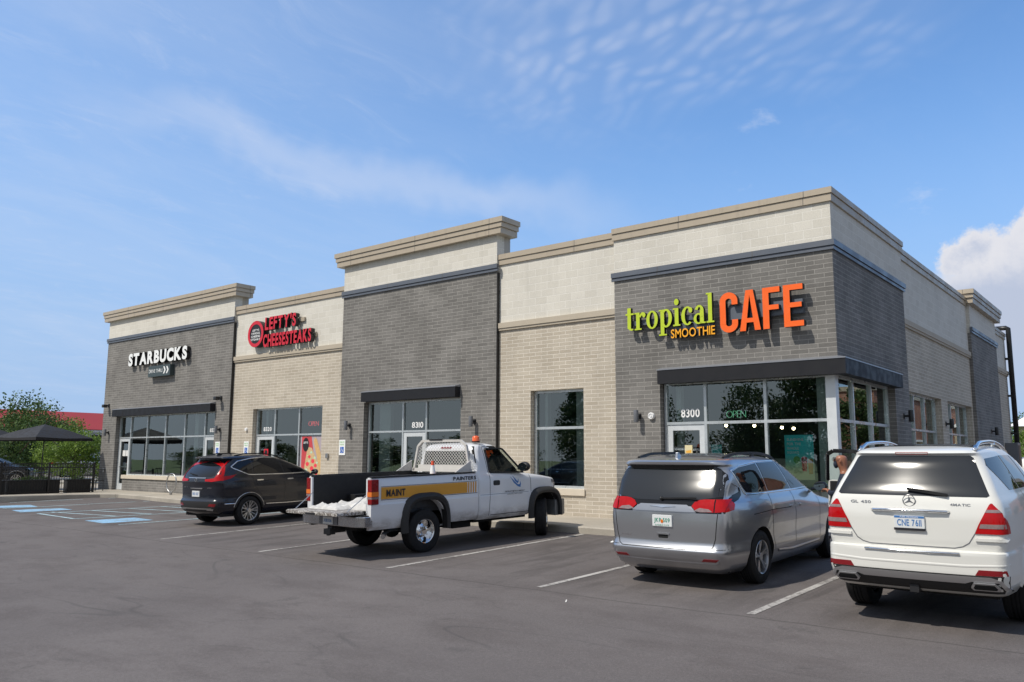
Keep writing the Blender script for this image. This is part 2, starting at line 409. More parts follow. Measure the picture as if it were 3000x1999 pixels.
# ================================================================ ground
YC = -2.45; SL = .028; YE = -11.5
def zg(y): return 0. if y > YC else -SL*(YC-max(y, YE))
def asphalt_mat():
    m, n, b = newmat('asphalt')
    tc = n.n.new('ShaderNodeTexCoord').outputs['Object']
    big = n.noise(tc, .16, 5, .6, .5); mid = n.noise(n.vmul(tc, (1, 1.5, 1)), .9, 7, .68); fine = n.noise(tc, 130, 3, .7); gr = n.noise(tc, 38, 4, .75)
    base = n.mix(n.maprange(big, .35, .7), (.130, .115, .110), (.157, .139, .132))
    base = n.mix(n.maprange(mid, .40, .72), base, (.112, .097, .092))
    # darker worn wheel tracks in the stalls and along the aisle edge
    x, y, z = n.sep(tc)[0:3]
    trk = n.math('MULTIPLY', n.maprange(n.noise(n.vmul(tc, (1.9, .25, 1)), 1.3, 5, .65, .5), .44, .66), n.maprange(y, -8.9, -7.2))
    base = n.mix(n.math('MULTIPLY', trk, .48), base, (.058, .050, .047))
    sj = n.math('ABSOLUTE', n.math('ADD', n.math('ADD', y, 8.42), n.math('MULTIPLY', n.math('SUBTRACT', n.noise(tc, .8, 4, .6), .5), .22)))
    base = n.mix(n.math('MULTIPLY', n.maprange(sj, .035, .008), .55), base, (.05, .044, .041))
    # long thin curved tyre scuffs
    sc = n.math('ABSOLUTE', n.math('SUBTRACT', n.noise(n.vmul(tc, (.16, .42, 1)), 1.0, 2, .4, 1.3), .5))
    sc2 = n.math('MULTIPLY', n.maprange(sc, .014, .001), n.maprange(n.noise(tc, .5, 3), .45, .66))
    base = n.mix(n.math('MULTIPLY', sc2, .40), base, (.06, .056, .054))
    # dark stains
    stn = n.math('MULTIPLY', n.maprange(n.noise(tc, 1.7, 5, .62, .9), .60, .76), .5)
    base = n.mix(stn, base, (.06, .055, .052))
    # cracks
    cr = n.n.new('ShaderNodeTexVoronoi'); cr.feature = 'DISTANCE_TO_EDGE'; cr.inputs['Scale'].default_value = .23
    n.l.new(n.vadd(tc, n.vmul(n.comb(mid, big, 0), (1.4, 1.4, 0))), cr.inputs['Vector'])
    ck = n.math('MULTIPLY', n.maprange(cr.outputs['Distance'], .006, .001), n.maprange(n.noise(tc, .33, 2), .50, .58))
    base = n.mix(n.math('MULTIPLY', ck, .22), base, (.06, .055, .052))
    k = n.math('MULTIPLY', n.maprange(fine, .25, .75, .68, 1.32), n.maprange(gr, .3, .75, .84, 1.12))
    # pale aggregate specks
    sp = n.maprange(n.noise(tc, 75, 2, .5), .72, .76)
    base = n.mix(1, base, n.comb(k, k, k), 'MULTIPLY')
    base = n.mix(n.math('MULTIPLY', sp, .35), base, (.40, .37, .34))
    n.l.new(base, b.inputs['Base Color']); b.inputs['Roughness'].default_value = .88; b.inputs['Specular IOR Level'].default_value = .35
    bp = n.n.new('ShaderNodeBump'); bp.inputs['Strength'].default_value = .55; bp.inputs['Distance'].default_value = .006
    n.l.new(n.math('ADD', fine, n.math('MULTIPLY', gr, .8)), bp.inputs['Height']); n.l.new(bp.outputs[0], b.inputs['Normal'])
    return m
def concrete_mat(name, col, joint=1.5, dark=.6, y0=0):
    m, n, b = newmat(name)
    tc = n.n.new('ShaderNodeTexCoord').outputs['Object']
    f = n.noise(tc, .7, 7, .7); g2 = n.noise(tc, 60, 3)
    c = n.mix(n.maprange(f, .3, .72), tuple(q*.84 for q in col), tuple(q*1.08 for q in col))
    st = n.math('MULTIPLY', n.maprange(n.noise(tc, 2.6, 4, .6), .62, .75), .3)
    c = n.mix(st, c, tuple(q*.55 for q in col))
    k = n.maprange(g2, .3, .7, .92, 1.08)
    c = n.mix(1, c, n.comb(k, k, k), 'MULTIPLY')
    if joint:
        x = n.sep(tc)[0]
        d = n.math('ABSOLUTE', n.math('SUBTRACT', n.math('FRACT', n.math('DIVIDE', x, joint)), .5))
        j = n.maprange(d, .4955, .499)
        c = n.mix(n.math('MULTIPLY', j, .6), c, tuple(q*.3 for q in col))
    n.l.new(c, b.inputs['Base Color']); b.inputs['Roughness'].default_value = .85; b.inputs['Specular IOR Level'].default_value = .25
    return m
MT['asphalt'] = asphalt_mat()
MT['walk'] = concrete_mat('sidewalk concrete', (.40, .36, .30))
MT['curb'] = concrete_mat('curb concrete', (.40, .365, .31), joint=3)
def linemat(name, col, wear):
    m, n, b = newmat(name)
    tc = n.n.new('ShaderNodeTexCoord').outputs['Object']
    f = n.noise(tc, 14, 6, .75); f2 = n.noise(tc, 1.2, 3, .5)
    w_ = n.maprange(n.math('ADD', f, n.math('MULTIPLY', n.math('SUBTRACT', f2, .5), .6)), .42, .66)
    w_ = n.math('ADD', n.math('MULTIPLY', w_, wear), .12, clamp=True)
    n.l.new(n.mix(w_, col, (.17, .155, .145)), b.inputs['Base Color']); b.inputs['Roughness'].default_value = .8
    return m
MT['line'] = linemat('white road paint', (.46, .44, .41), .85)
MT['bline'] = linemat('pale blue road paint', (.42, .60, .66), .5)
MT['blue_paint'] = linemat('blue road paint', (.26, .50, .72), .55)

g = MB()
xs = (-400, 400); ys = [-400, YE, YC, 400]
ygrid = [-400, -120, -60, -30, YE, -8, -5, YC, 6]
for a, b_ in zip(ygrid[:-1], ygrid[1:]):
    g.add([(-400, a, zg(a)), (400, a, zg(a)), (400, b_, zg(b_)), (-400, b_, zg(b_))], [(0, 1, 2, 3)])
g.add([(-400, 6, 0), (400, 6, 0), (400, 400, 0), (-400, 400, 0)], [(0, 1, 2, 3)])
tag(g.build('ground', MT['asphalt']), kind='structure')

# far grass verges and a road beyond the lot (seen past the corners and in the glass)
MT['grass'] = plain('mown grass', (.075, .115, .032), .9, var=.35, scale=2)
gr_ = MB(); gr_.add([(-400, 34, .02), (-12, 34, .02), (-12, 400, .02), (-400, 400, .02)], [(0, 1, 2, 3)])
gr_.add([(-400, -400, zg(-40)+.02), (400, -400, zg(-40)+.02), (400, -31, zg(-31)+.02), (-400, -31, zg(-31)+.02)], [(0, 1, 2, 3)])
gr_.add([(-400, -22, zg(-22)+.02), (-52, -22, zg(-22)+.02), (-52, 33.9, .02), (-400, 33.9, .02)], [(0, 1, 2, 3)])
tag(gr_.build('lawn', MT['grass']), kind='structure')

# pavement round the building with a patio bump-out on the left
curb_path = [(-34.6, -30), (-34.2, -8.2), (-33.9, -5.6), (-33.75, -3.2), (-33.5, -2.2), (-32.9, -1.75), (-31, -1.85), (-28.4, -2.2), (-24, YC), (-9, YC), (-3.4, YC), (-3.1, -2.35), (-2.95, -2.05), (-2.9, 30)]
def offs(path, d):
    out = []
    for i, p in enumerate(path):
        a = Vector(path[max(i-1, 0)]); c = Vector(path[min(i+1, len(path)-1)]); t = (c-a).normalized()
        nrm = Vector((-t.y, t.x)); out.append(tuple(Vector(p)+nrm*d))
    return out
inner = offs(curb_path, .16)
sw = MB()
poly = inner+[(-60, 30), (-60, -30)]
vs = [(p[0], p[1], .15) for p in poly]
tri = delaunay_2d_cdt([Vector(p) for p in poly], [], [list(range(len(poly)))], 1, 1e-5)
sw.add([(v.x, v.y, .15) for v in tri[0]], [tuple(f) for f in tri[2]])
tag(sw.build('sidewalk', MT['walk'], fix=False), kind='structure')
cb = MB(); n0 = len(curb_path); vs = []
for p, q in zip(curb_path, inner):
    e = Vector(p)*.82+Vector(q)*.18
    vs += [(p[0], p[1], zg(p[1])-.12), (p[0], p[1], .125 if p[1] > -6 else .10), (e.x, e.y, .153), (q[0], q[1], .153), (q[0], q[1], .0)]
fs = []
for i in range(n0-1):
    for k in range(4): a = i*5+k; fs.append((a, a+5, a+6, a+1))
cb.add(vs, fs); tag(cb.build('curb', MT['curb'], smooth='auto'), kind='structure')

def marking(name, poly_list, mat, label=None):
    mb = MB()
    for pl in poly_list:
        mb.add([(x, y, zg(y)+.005) for x, y in pl], [tuple(range(len(pl)))])
    return tag(mb.build(name, mat), kind='structure')
def seg(x0, y0, x1, y1, w_=.10):
    d = Vector((x1-x0, y1-y0)).normalized(); s = Vector((-d.y, d.x))*w_/2
    n = max(1, int(abs(y1-y0)/1.2)); out = []
    for i in range(n):
        a = Vector((x0, y0)).lerp(Vector((x1, y1)), i/n); b_ = Vector((x0, y0)).lerp(Vector((x1, y1)), (i+1)/n)
        out.append([tuple(a-s), tuple(b_-s), tuple(b_+s), tuple(a+s)])
    return out
L = []
for x in (-1.0, -4.08, -7.17, -10.28, -13.85, -17.5):
    L += seg(x, -8.25 if x < -8 else -8.25, x, YC-.05)
L += seg(-17.55, -7.6, -17.5, YC-.05)
marking('stall_lines', L, MT['line'])
B = []
B += seg(-21.62, -7.2, -20.7, YC-.05) if False else seg(-21.6, -7.2, -21.0, -2.5)
for x0, y0, x1, y1 in ((-24.5, -7.06, -23.1, -2.6), (-27.42, -6.87, -26.3, -2.4), (-27.42, -6.87, -24.5, -7.06), (-27.6, -6.4, -24.3, -5.98), (-27.0, -5.42, -24.0, -5.05),
                       (-26.9, -4.4, -23.8, -4.0), (-26.6, -3.4, -23.5, -3.0), (-30.6, -6.7, -29.6, -2.2), (-33.6, -5.4, -32.7, -1.95)):
    B += seg(x0, y0, x1, y1)
marking('accessible_bay_lines', B, MT['bline'])
B = []
for q in ([(-23.6, -7.16), (-22.35, -7.25), (-22.05, -6.02), (-23.25, -5.93)], [(-29.6, -6.8), (-28.4, -6.98), (-27.98, -5.6), (-28.98, -5.55)], [(-32.2, -6.4), (-31.0, -6.62), (-30.45, -5.68), (-31.6, -5.46)]):
    B.append(q)
marking('blue_symbol_pads', B, MT['blue_paint'])
# wheelchair symbols on the pads
def wheelchair(mb, o, ux, uy, s, z=None, t=0):
    """flat wheelchair symbol built of small quads; o origin, ux/uy unit vectors"""
    o, ux, uy = Vector(o), Vector(ux), Vector(uy); nz = ux.cross(uy)
    def P(a, b): return o+ux*a*s+uy*b*s+nz*t
    def st(pts, w_, cl=False):
        for a, b in zip(pts[:-1], pts[1:]):
            a, b = Vector(a), Vector(b); d = (b-a).normalized(); q = Vector((-d.y, d.x))*w_/2; a = a-d*w_*.2; b = b+d*w_*.2
            mb.add([P(*(a-q)), P(*(b-q)), P(*(b+q)), P(*(a+q))], [(0, 1, 2, 3)])
    st([(-.1+.27*math.cos(a), -.15+.27*math.sin(a)) for a in [math.radians(q) for q in range(110, 375, 20)]], .07)
    st([(-.05, .3), (-.02, -.02), (.2, -.02), (.3, -.3), (.4, -.27)], .08); st([(-.04, .14), (.16, .14)], .07)
    mb.add([P(-.06+.075*math.cos(a), .42+.075*math.sin(a)) for a in [math.radians(q) for q in range(0, 360, 36)]], [tuple(range(10))])

# ================================================================ building
BX = {'a': X(-41.55), 'b': X(-30.45), 'c': X(-23.40), 'd': X(-16.10), 'e': X(-11.85), 'f': X(-5.93)}
REC = .11
bld = thing('strip_mall', 'long single-storey shop building with grey and tan brick bays and pale block parapets', 'building', (0, 0, 0))
WT = .32
def gwall(name, mat, u0, u1, z0, z1, face, holes=(), plane='y', thick=WT, parent=bld, label=None, ends=True):
    """wall slab with rectangular holes (u0,u1,z0,z1); plane 'y': u = x, face at y=face looking -Y; plane 'x': u = y, face at x=face looking +X"""
    us = sorted({u0, u1}|{h for q in holes for h in q[:2]}); zs = sorted({z0, z1}|{h for q in holes for h in q[2:]})
    def solid(i, j):
        if not (0 <= i < len(us)-1 and 0 <= j < len(zs)-1): return False
        uc, zc = (us[i]+us[i+1])/2, (zs[j]+zs[j+1])/2
        return not any(h[0] < uc < h[1] and h[2] < zc < h[3] for h in holes)
    def P(u, d, z): return (u, face+d, z) if plane == 'y' else (face-d, u, z)
    mb = MB()
    for i in range(len(us)-1):
        for j in range(len(zs)-1):
            if not solid(i, j): continue
            a, b, c, d = us[i], us[i+1], zs[j], zs[j+1]
            mb.add([P(a, 0, c), P(b, 0, c), P(b, 0, d), P(a, 0, d)], [(0, 1, 2, 3)])
            mb.add([P(a, thick, c), P(b, thick, c), P(b, thick, d), P(a, thick, d)], [(3, 2, 1, 0)])
            for di, dj, q in ((-1, 0, ((a, c), (a, d))), (1, 0, ((b, d), (b, c))), (0, -1, ((b, c), (a, c))), (0, 1, ((a, d), (b, d)))):
                if not solid(i+di, j+dj):
                    (p, r), (s_, t) = q
                    mb.add([P(p, 0, r), P(p, thick, r), P(s_, thick, t), P(s_, 0, t)], [(3, 2, 1, 0)])
    o = mb.build(name, mat, parent)
    if label: o['label'] = label
    return o
zb = .14
def R4(a, b, c, d): return (X(a), X(b), Z(c), Z(d))
# --- front walls
H_SB = R4(-40.15, -31.5, .15, 3.66); H_SB2 = (X(-39.16), X(-32.56), .13, Z(.70))
def sb_holes():
    # glazing opening with a brick bulkhead between the two doors
    return [(X(-40.15), X(-39.16), .13, Z(3.66)), (X(-39.16), X(-32.56), Z(.70), Z(3.66)), (X(-32.56), X(-31.5), .13, Z(3.66))]
gwall('grey_brick_wall', MT['grey_brick'], BX['a'], BX['b'], zb, Z(7.36), 0, sb_holes())
gwall('block_wall', MT['white_block'], BX['a'], BX['b'], Z(7.36), Z(8.6), 0)
gwall('tan_brick_wall', MT['tan_brick'], BX['b'], BX['c'], zb, Z(5.66), REC, [(X(-28.94), X(-24.55), .13, Z(3.65))])
gwall('block_wall', MT['white_block'], BX['b'], BX['c'], Z(5.66), Z(7.8), REC)
gwall('grey_brick_wall', MT['grey_brick'], BX['c'], BX['d'], zb, Z(7.52), 0, [(X(-22.12), X(-17.54), .13, Z(3.64))])
gwall('block_wall', MT['white_block'], BX['c'], BX['d'], Z(7.52), Z(8.85), 0)
gwall('tan_brick_wall', MT['tan_brick'], BX['d'], BX['e'], zb, Z(5.66), REC, [(X(-14.86), X(-12.98), Z(.90), Z(3.72))])
gwall('block_wall', MT['white_block'], BX['d'], BX['e'], Z(5.66), Z(7.85), REC)
GX = BX['f']
gwall('grey_brick_wall', MT['grey_brick'], BX['e'], GX-WT, zb, Z(6.62), 0, [(X(-10.50), GX-WT, .13, Z(3.73))])
gwall('block_wall', MT['white_block'], BX['e'], GX-WT, Z(6.62), Z(7.9), 0)
# --- right side walls
S1, S2, S3, S4 = X(6.3), X(16.3), X(21.95), X(25.2)
gwall('grey_brick_wall', MT['grey_brick'], .0, S1, zb, Z(6.62), GX, [(.0, X(4.78), .13, Z(3.73))], 'x')
gwall('block_wall', MT['white_block'], .0, S1, Z(6.62), Z(7.9), GX, (), 'x')
gwall('tan_brick_wall', MT['tan_brick'], S1, S2, zb, Z(5.66), GX-REC, [(X(6.75), X(10.95), Z(.9), Z(3.76)), (X(11.9), X(16.05), Z(.9), Z(3.76))], 'x')
gwall('block_wall', MT['white_block'], S1, S2, Z(5.66), Z(7.85), GX-REC, (), 'x')
gwall('grey_brick_wall', MT['grey_brick'], S2, S3, zb, Z(6.62), GX, (), 'x')
gwall('block_wall', MT['white_block'], S2, S3, Z(6.62), Z(7.95), GX, (), 'x')
gwall('tan_brick_wall', MT['tan_brick'], S3, S4, zb, Z(5.66), GX-REC, (), 'x')
gwall('block_wall', MT['white_block'], S3, S4, Z(5.66), Z(7.5), GX-REC, (), 'x')
# --- back and left walls, roof deck, parapet returns
mb = MB(); mb.box(BX['a'], BX['a']+WT, WT, S4, zb, Z(7.4)); mb.box(BX['a']+WT, GX-REC-WT, S4-WT, S4, zb, Z(7.4))
mb.build('rear_wall', MT['tan_brick'], bld)
mb = MB(); mb.box(BX['a']+WT, GX-WT-REC-.01, WT+REC+.005, S4-WT, Z(6.9), Z(7.0)); mb.build('roof', MT['inside_wall'], bld)
mb = MB()
for x0, x1, zt, zl in ((BX['a'], BX['b'], 8.6, 7.0), (BX['c'], BX['d'], 8.85, 7.0)):
    for x in (x0, x1-.14): mb.box(x, x+.14, WT, WT+.28, Z(zl), Z(zt))
    mb.box(x0+.14, x1-.14, WT+.1, WT+.22, Z(zl), Z(zt)-.02)
mb.build('parapet_return', MT['coping'], bld)

def frontband(name, mat, x0, x1, face, tiers, side0=0, side1=0, back=.02, ext0=0, ext1=0):
    mb = MB()
    for z0, z1, out in tiers: mb.box(x0-(ext0 and out), x1+(ext1 and out), face-out, face+back, z0, z1)
    return mb.build(name, mat, bld)
def band_tiers(zt, zb_): h = zt-zb_; return ((zb_, zb_+h*.33, .045), (zb_+h*.33, zb_+h*.41, .03), (zb_+h*.41, zt, .07))
for x0, x1, zt, zb_ in ((BX['a']-.05, BX['b']+.05, 7.56, 7.34), (BX['c']-.05, BX['d']+.05, 7.73, 7.50)):
    frontband('trim_band', MT['blue_band'], x0, x1, 0, band_tiers(Z(zt), Z(zb_)))
def corner_band(name, mat, tiers, x0, y1):
    mb = MB()
    for z0, z1, o in tiers:
        pl = [(x0, .02), (x0, -o), (GX+o, -o), (GX+o, y1), (GX-.02, y1), (GX-.02, .02)]
        mb.prism(pl, 2, z0, z1)
    return mb.build(name, mat, bld, fix=True)
corner_band('trim_band', MT['blue_band'], band_tiers(Z(6.83), Z(6.60)), BX['e']-.06, S1+.06)
corner_band('coping', MT['coping'], ((Z(7.76), Z(7.93), .045), (Z(7.93), Z(7.945), .035), (Z(7.945), Z(8.09), .07)), BX['e']-.03, S1+.03)
for x0, x1 in ((BX['b'], BX['c']), (BX['d'], BX['e'])):
    frontband('stone_band', MT['tan_stone'], x0+.002, x1-.002, REC, ((Z(5.63), Z(5.70), .05), (Z(5.70), Z(5.86), .075)))
for x0, x1, a, b_, c_ in ((BX['b'], BX['c'], 7.66, 7.82, 7.98), (BX['d'], BX['e'], 7.70, 7.87, 8.03)):
    mb = MB()
    mb.box(x0+.002, x1-.002, REC-.045, REC+WT, Z(a), Z(b_)-.012); mb.box(x0+.002, x1-.002, REC-.035, REC+WT, Z(b_)-.012, Z(b_)); mb.box(x0+.002, x1-.002, REC-.07, REC+WT+.03, Z(b_), Z(c_))
    mb.build('coping', MT['coping'], bld)
# side copings / bands
def sideband(name, mat, y0, y1, face, tiers, back=.02):
    mb = MB()
    for z0, z1, out in tiers: mb.box(face-back, face+out, y0, y1, z0, z1)
    return mb.build(name, mat, bld)
sideband('coping', MT['coping'], S1+.035, S2-.02, GX-REC, ((Z(7.66), Z(7.82), .045), (Z(7.835), Z(7.98), .07)), WT)
sideband('stone_band', MT['tan_stone'], S1+.002, S2-.002, GX-REC, ((Z(5.63), Z(5.70), .05), (Z(5.70), Z(5.86), .075)))
sideband('stone_band', MT['tan_stone'], S3+.002, S4, GX-REC, ((Z(5.63), Z(5.70), .05), (Z(5.70), Z(5.86), .075)))
sideband('coping', MT['coping'], S3+.3, S4, GX-REC, ((Z(7.36), Z(7.5), .045), (Z(7.51), Z(7.64), .07)), WT)
sideband('trim_band', MT['blue_band'], S2-.05, S3+.05, GX, band_tiers(Z(6.84), Z(6.62)))
# cornices
def cornice(x0, x1, zb_, zt, ox=.34, oy=.2):
    mb = MB(); h = zt-zb_
    for a, b_, k in ((0, .36, .72), (.38, .66, .86), (.68, 1, 1.0)):
        mb.box(x0-ox*k, x1+ox*k, -oy*k, .55+.1*k, zb_+h*a, zb_+h*b_)
    mb.box(x0-ox*.6, x1+ox*.6, -oy*.6, .5, zb_+.02, zt-.02)
    return mb.build('cornice', MT['coping'], bld)
cornice(BX['a'], BX['b'], Z(8.43), Z(8.93)); cornice(BX['c'], BX['d'], Z(8.66), Z(9.17))
mb = MB(); h = Z(8.27)-Z(7.74)
for a, b_, k in ((0, .36, .72), (.38, .66, .86), (.68, 1, 1.0)):
    mb.box(GX-.6, GX+.24*k, S2-.34*k, S3+.34*k, Z(7.74)+h*a, Z(7.74)+h*b_)
mb.box(GX-.55, GX+.12, S2-.2, S3+.2, Z(7.78), Z(8.22))
mb.build('cornice', MT['coping'], bld)
# black strips painting the shade on the right-hand bay returns
mb = MB()
for x, zt in ((BX['b'], 7.3), (BX['d'], 7.46)):
    mb.box(x+.001, x+.02, .004, REC-.003, zb, Z(zt))
mb.build('return_shade', MT['black_metal'], bld)

# --- awnings
def awning(x0, x1, zt=4.0, zl=3.67, d=.22):
    aw = MB(); zt, zl = Z(zt), Z(zl)
    aw.box(x0, x1, -d, .002, zl, zt)
    o = aw.build('awning', MT['awning'], bld)
    lp = MB(); lp.prism([(-d-.012, zt+.001), (-d-.012, zt+.022), (.0, zt+.075), (.0, zt+.001)], 0, x0-.012, x1+.012)
    lp.build('flashing', MT['awning_lip'], o, fix=True)
awning(X(-40.15), X(-31.52), 3.95, 3.63); awning(X(-22.02), X(-17.58), 3.97, 3.65)
aw = MB(); d = .22
def Lpoly(o, x0, y1): return [(x0, .0), (x0, -o), (GX+o, -o), (GX+o, y1), (GX, y1), (GX, .0)]
aw.prism(Lpoly(d, X(-10.44), X(4.68)), 2, Z(3.67), Z(4.02)); o = aw.build('awning', MT['awning'], bld, fix=True)
lp = MB(); zt = Z(4.02); e = d+.012
P0 = [(X(-10.44)-.012, -e), (GX+e, -e), (GX+e, X(4.68)+.012)]; Q0 = [(X(-10.44)-.012, 0), (GX, 0), (GX, X(4.68)+.012)]
vs = [(*p, zt+.001) for p in P0]+[(*p, zt+.024) for p in P0]+[(*p, zt+.085) for p in Q0]
lp.add(vs, [(0, 1, 4, 3), (1, 2, 5, 4), (3, 4, 7, 6), (4, 5, 8, 7), (0, 3, 6), (2, 8, 5)])
lp.build('flashing', MT['awning_lip'], o)

# --- glazing
FY = .17
def storefront(name, xs_, z0s, zm, zt, y=FY, plane='y', fw_=.055, doors=(), mid=True, parent=bld, endw=None):
    """xs_: mullion centres left to right; z0s: bottom height for each pane; returns the window object"""
    def bx(mb, a, b, d0, d1, c, d):
        if plane == 'y': mb.box(a, b, y+d0, y+d1, c, d)
        else: mb.box(y-d1, y-d0, a, b, c, d)
    fr = MB(); n = len(xs_)
    lo = [min(z0s[max(i-1, 0)], z0s[min(i, n-2)]) for i in range(n)]
    for i, x in enumerate(xs_): bx(fr, x-fw_/2, x+fw_/2, 0, .11, lo[i], zt)
    for i in range(n-1):
        a, b = xs_[i]+fw_/2, xs_[i+1]-fw_/2
        bx(fr, a, b, .001, .109, zt-fw_, zt)
        if mid: bx(fr, a, b, .001, .109, zm-fw_/2, zm+fw_/2)
        if i not in doors: bx(fr, a, b, .001, .109, z0s[i], z0s[i]+fw_)
    win = fr.build(name, MT['alu'], parent)
    gl = MB()
    for i in range(n-1):
        a, b = xs_[i]+fw_/2-.004, xs_[i+1]-fw_/2+.004
        spans = [(zm+fw_/2-.004, zt-fw_+.004), (z0s[i]+fw_-.004, zm-fw_/2+.004)] if mid else [(z0s[i]+fw_-.004, zt-fw_+.004)]
        if i in doors: spans = spans[:1]
        for c, d in spans:
            if plane == 'y': gl.add([(a, y+.05, c), (b, y+.05, c), (b, y+.05, d), (a, y+.05, d)], [(0, 1, 2, 3)])
            else: gl.add([(y-.05, a, c), (y-.05, b, c), (y-.05, b, d), (y-.05, a, d)], [(0, 1, 2, 3)])
    gl.build('pane', MT['glass'], win)
    for i in doors:
        a, b = xs_[i]+fw_/2+.006, xs_[i+1]-fw_/2-.006; top = zm-fw_/2-.006; st = .13
        dr = MB(); c = .165
        for q in ((a, a+st, c, top), (b-st, b, c, top)): bx(dr, q[0], q[1], .02, .075, q[2], q[3])
        bx(dr, a+st, b-st, .021, .074, top-st, top); bx(dr, a+st, b-st, .021, .074, c, c+.27)
        D = dr.build('door', MT['alu_white'], parent)
        pn = MB(); yy = y+.048
        pn.add([(a+st-.004, yy, c+.265), (b-st+.004, yy, c+.265), (b-st+.004, yy, top-st+.004), (a+st-.004, yy, top-st+.004)], [(0, 1, 2, 3)])
        pn.build('pane', MT['glass'], D)
        hd = MB(); hx = b-st-.03
        hd.tube([(hx, y+.02, 1.0), (hx, y-.045, 1.0), (hx, y-.045, 1.32), (hx, y+.02, 1.32)], .012); hd.bar((a+st, y+.01, 1.16), (hx, y+.01, 1.16), .03, .03)
        hd.build('handle', MT['chrome'], D)
    return win
w_sb = storefront('storefront_window', [X(q) for q in (-40.10, -39.02, -37.47, -35.82, -34.17, -32.55, -31.53)], [.15]+[Z(.88)-.02]*4+[.15], Z(2.62), Z(3.66), doors=(0, 5))
w_le = storefront('storefront_window', [X(q) for q in (-28.88, -27.68, -26.14, -24.60)], [.15, .15, .15], Z(2.60), Z(3.65), y=REC+FY-.02, doors=(0,))
w_83 = storefront('storefront_window', [X(q) for q in (-22.05, -20.34, -19.24, -17.58)], [.15, .15, .15], Z(2.62), Z(3.64), doors=(1,))
w_mi = storefront('storefront_window', [X(q) for q in (-14.80, -13.02)], [Z(.90)], Z(2.62), Z(3.72), y=REC+FY-.02, fw_=.07)
w_tr = storefront('storefront_window', [X(q) for q in (-10.44, -9.32, -7.75)]+[GX-FY-.10], [.15, .15, .15], Z(2.66), Z(3.73), fw_=.065, doors=(0,))
w_ts = storefront('storefront_window', [FY+.10]+[X(q) for q in (1.67, 3.18, 4.74)], [.15]*3, Z(2.66), Z(3.73), y=GX-FY, plane='x', fw_=.065)
w_s1 = storefront('side_window', [X(q) for q in (6.80, 8.05, 9.40, 10.90)], [Z(.9)]*3, Z(2.66), Z(3.76), y=GX-REC-FY, plane='x')
w_s2 = storefront('side_window', [X(q) for q in (11.95, 13.28, 14.62, 16.0)], [Z(.9)]*3, Z(2.66), Z(3.76), y=GX-REC-FY, plane='x')
mb = MB(); mb.box(GX-FY-.15, GX-FY+.06, FY-.06, FY+.15, .15, Z(3.73)); mb.build('corner_post', MT['alu_white'], bld, bevel=.004)
# sills and the low bulkhead under the left shop's glass
def sill(x0, x1, z0, z1, face, out=.05, plane='y'):
    mb = MB()
    if plane == 'y': mb.box(x0, x1, face-out, face+FY-.005, z0, z1)
    else: mb.box(face-FY+.005, face+out, x0, x1, z0, z1)
    return mb.build('window_sill', MT['sill'], bld, bevel=.006)
sill(X(-39.20), X(-32.50), Z(.70)+.001, Z(.87), 0)
sill(X(-14.90), X(-12.94), Z(.72), Z(.90)+.001, REC, .045)
for a, b_ in ((6.75, 10.95), (11.9, 16.05)): sill(X(a), X(b_), Z(.74), Z(.90)+.001, GX-REC, .045, 'x')
# --- interiors seen through the glass
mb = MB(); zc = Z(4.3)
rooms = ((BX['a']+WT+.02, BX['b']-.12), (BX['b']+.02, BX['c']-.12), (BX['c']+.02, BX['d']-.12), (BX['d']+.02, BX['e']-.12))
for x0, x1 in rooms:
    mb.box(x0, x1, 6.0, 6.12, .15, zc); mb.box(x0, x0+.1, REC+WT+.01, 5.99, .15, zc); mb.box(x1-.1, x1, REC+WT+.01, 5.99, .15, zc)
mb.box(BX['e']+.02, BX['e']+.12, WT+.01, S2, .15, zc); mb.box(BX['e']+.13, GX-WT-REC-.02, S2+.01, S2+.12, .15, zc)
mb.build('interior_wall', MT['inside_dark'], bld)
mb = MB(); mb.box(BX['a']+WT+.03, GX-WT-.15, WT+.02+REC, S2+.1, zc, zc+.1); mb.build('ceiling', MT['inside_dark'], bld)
mb = MB()
for a, b_ in ((-21.85, -21.30), (-14.62, -14.52), (-13.50, -13.18), (-10.30, -10.16), (-33.9, -33.6), (-28.6, -28.45)):
    mb.box(X(a), X(b_), REC+WT+.05, REC+WT+.2, .15, Z(4.1))
mb.box(GX-FY-.42, GX-FY-.2, FY+.18, FY+.30, .15, Z(3.72))
mb.build('interior_column', MT['jamb'], bld)
# shelving, counters and boards dimly seen inside
mb = MB(); rnd = random.Random(4)
for x0, x1 in rooms+((BX['e']+.2, GX-1.2),):
    x = x0+.6
    while x < x1-1.2:
        w_ = rnd.uniform(.5, 1.3); mb.box(x, x+w_, rnd.uniform(2.2, 3.2), rnd.uniform(3.3, 4.2), .15, rnd.uniform(.8, 1.9)); x += w_+rnd.uniform(.3, 1.2)
mb.build('counter', MT['inside_wall'], bld)
MT['bulb'] = plain('lit bulb', (.9, .8, .6), emit=(1, .82, .50), es=14)
for x, y, z in ((-9.4, 3, 2.52), (-8.62, 3, 2.50), (-7.89, 3.0, 2.44), (-7.59, 3.0, 2.41)):
    t = thing('pendant_lamp', 'small glowing pendant bulb hanging behind the glass beneath the OPEN sign, one of four', 'lamp', (x, y, z), group='lit bulbs inside the corner cafe')
    MB().sphere((0, 0, 0), .042, 10, 6).build('bulb', MT['bulb'], t, smooth=True)
    mb = MB(); mb.cyl((0, 0, .75), 2, .006, 1.4, 6); mb.cyl((0, 0, .055), 2, .03, .05, 10); mb.build('cord', MT['black'], t)
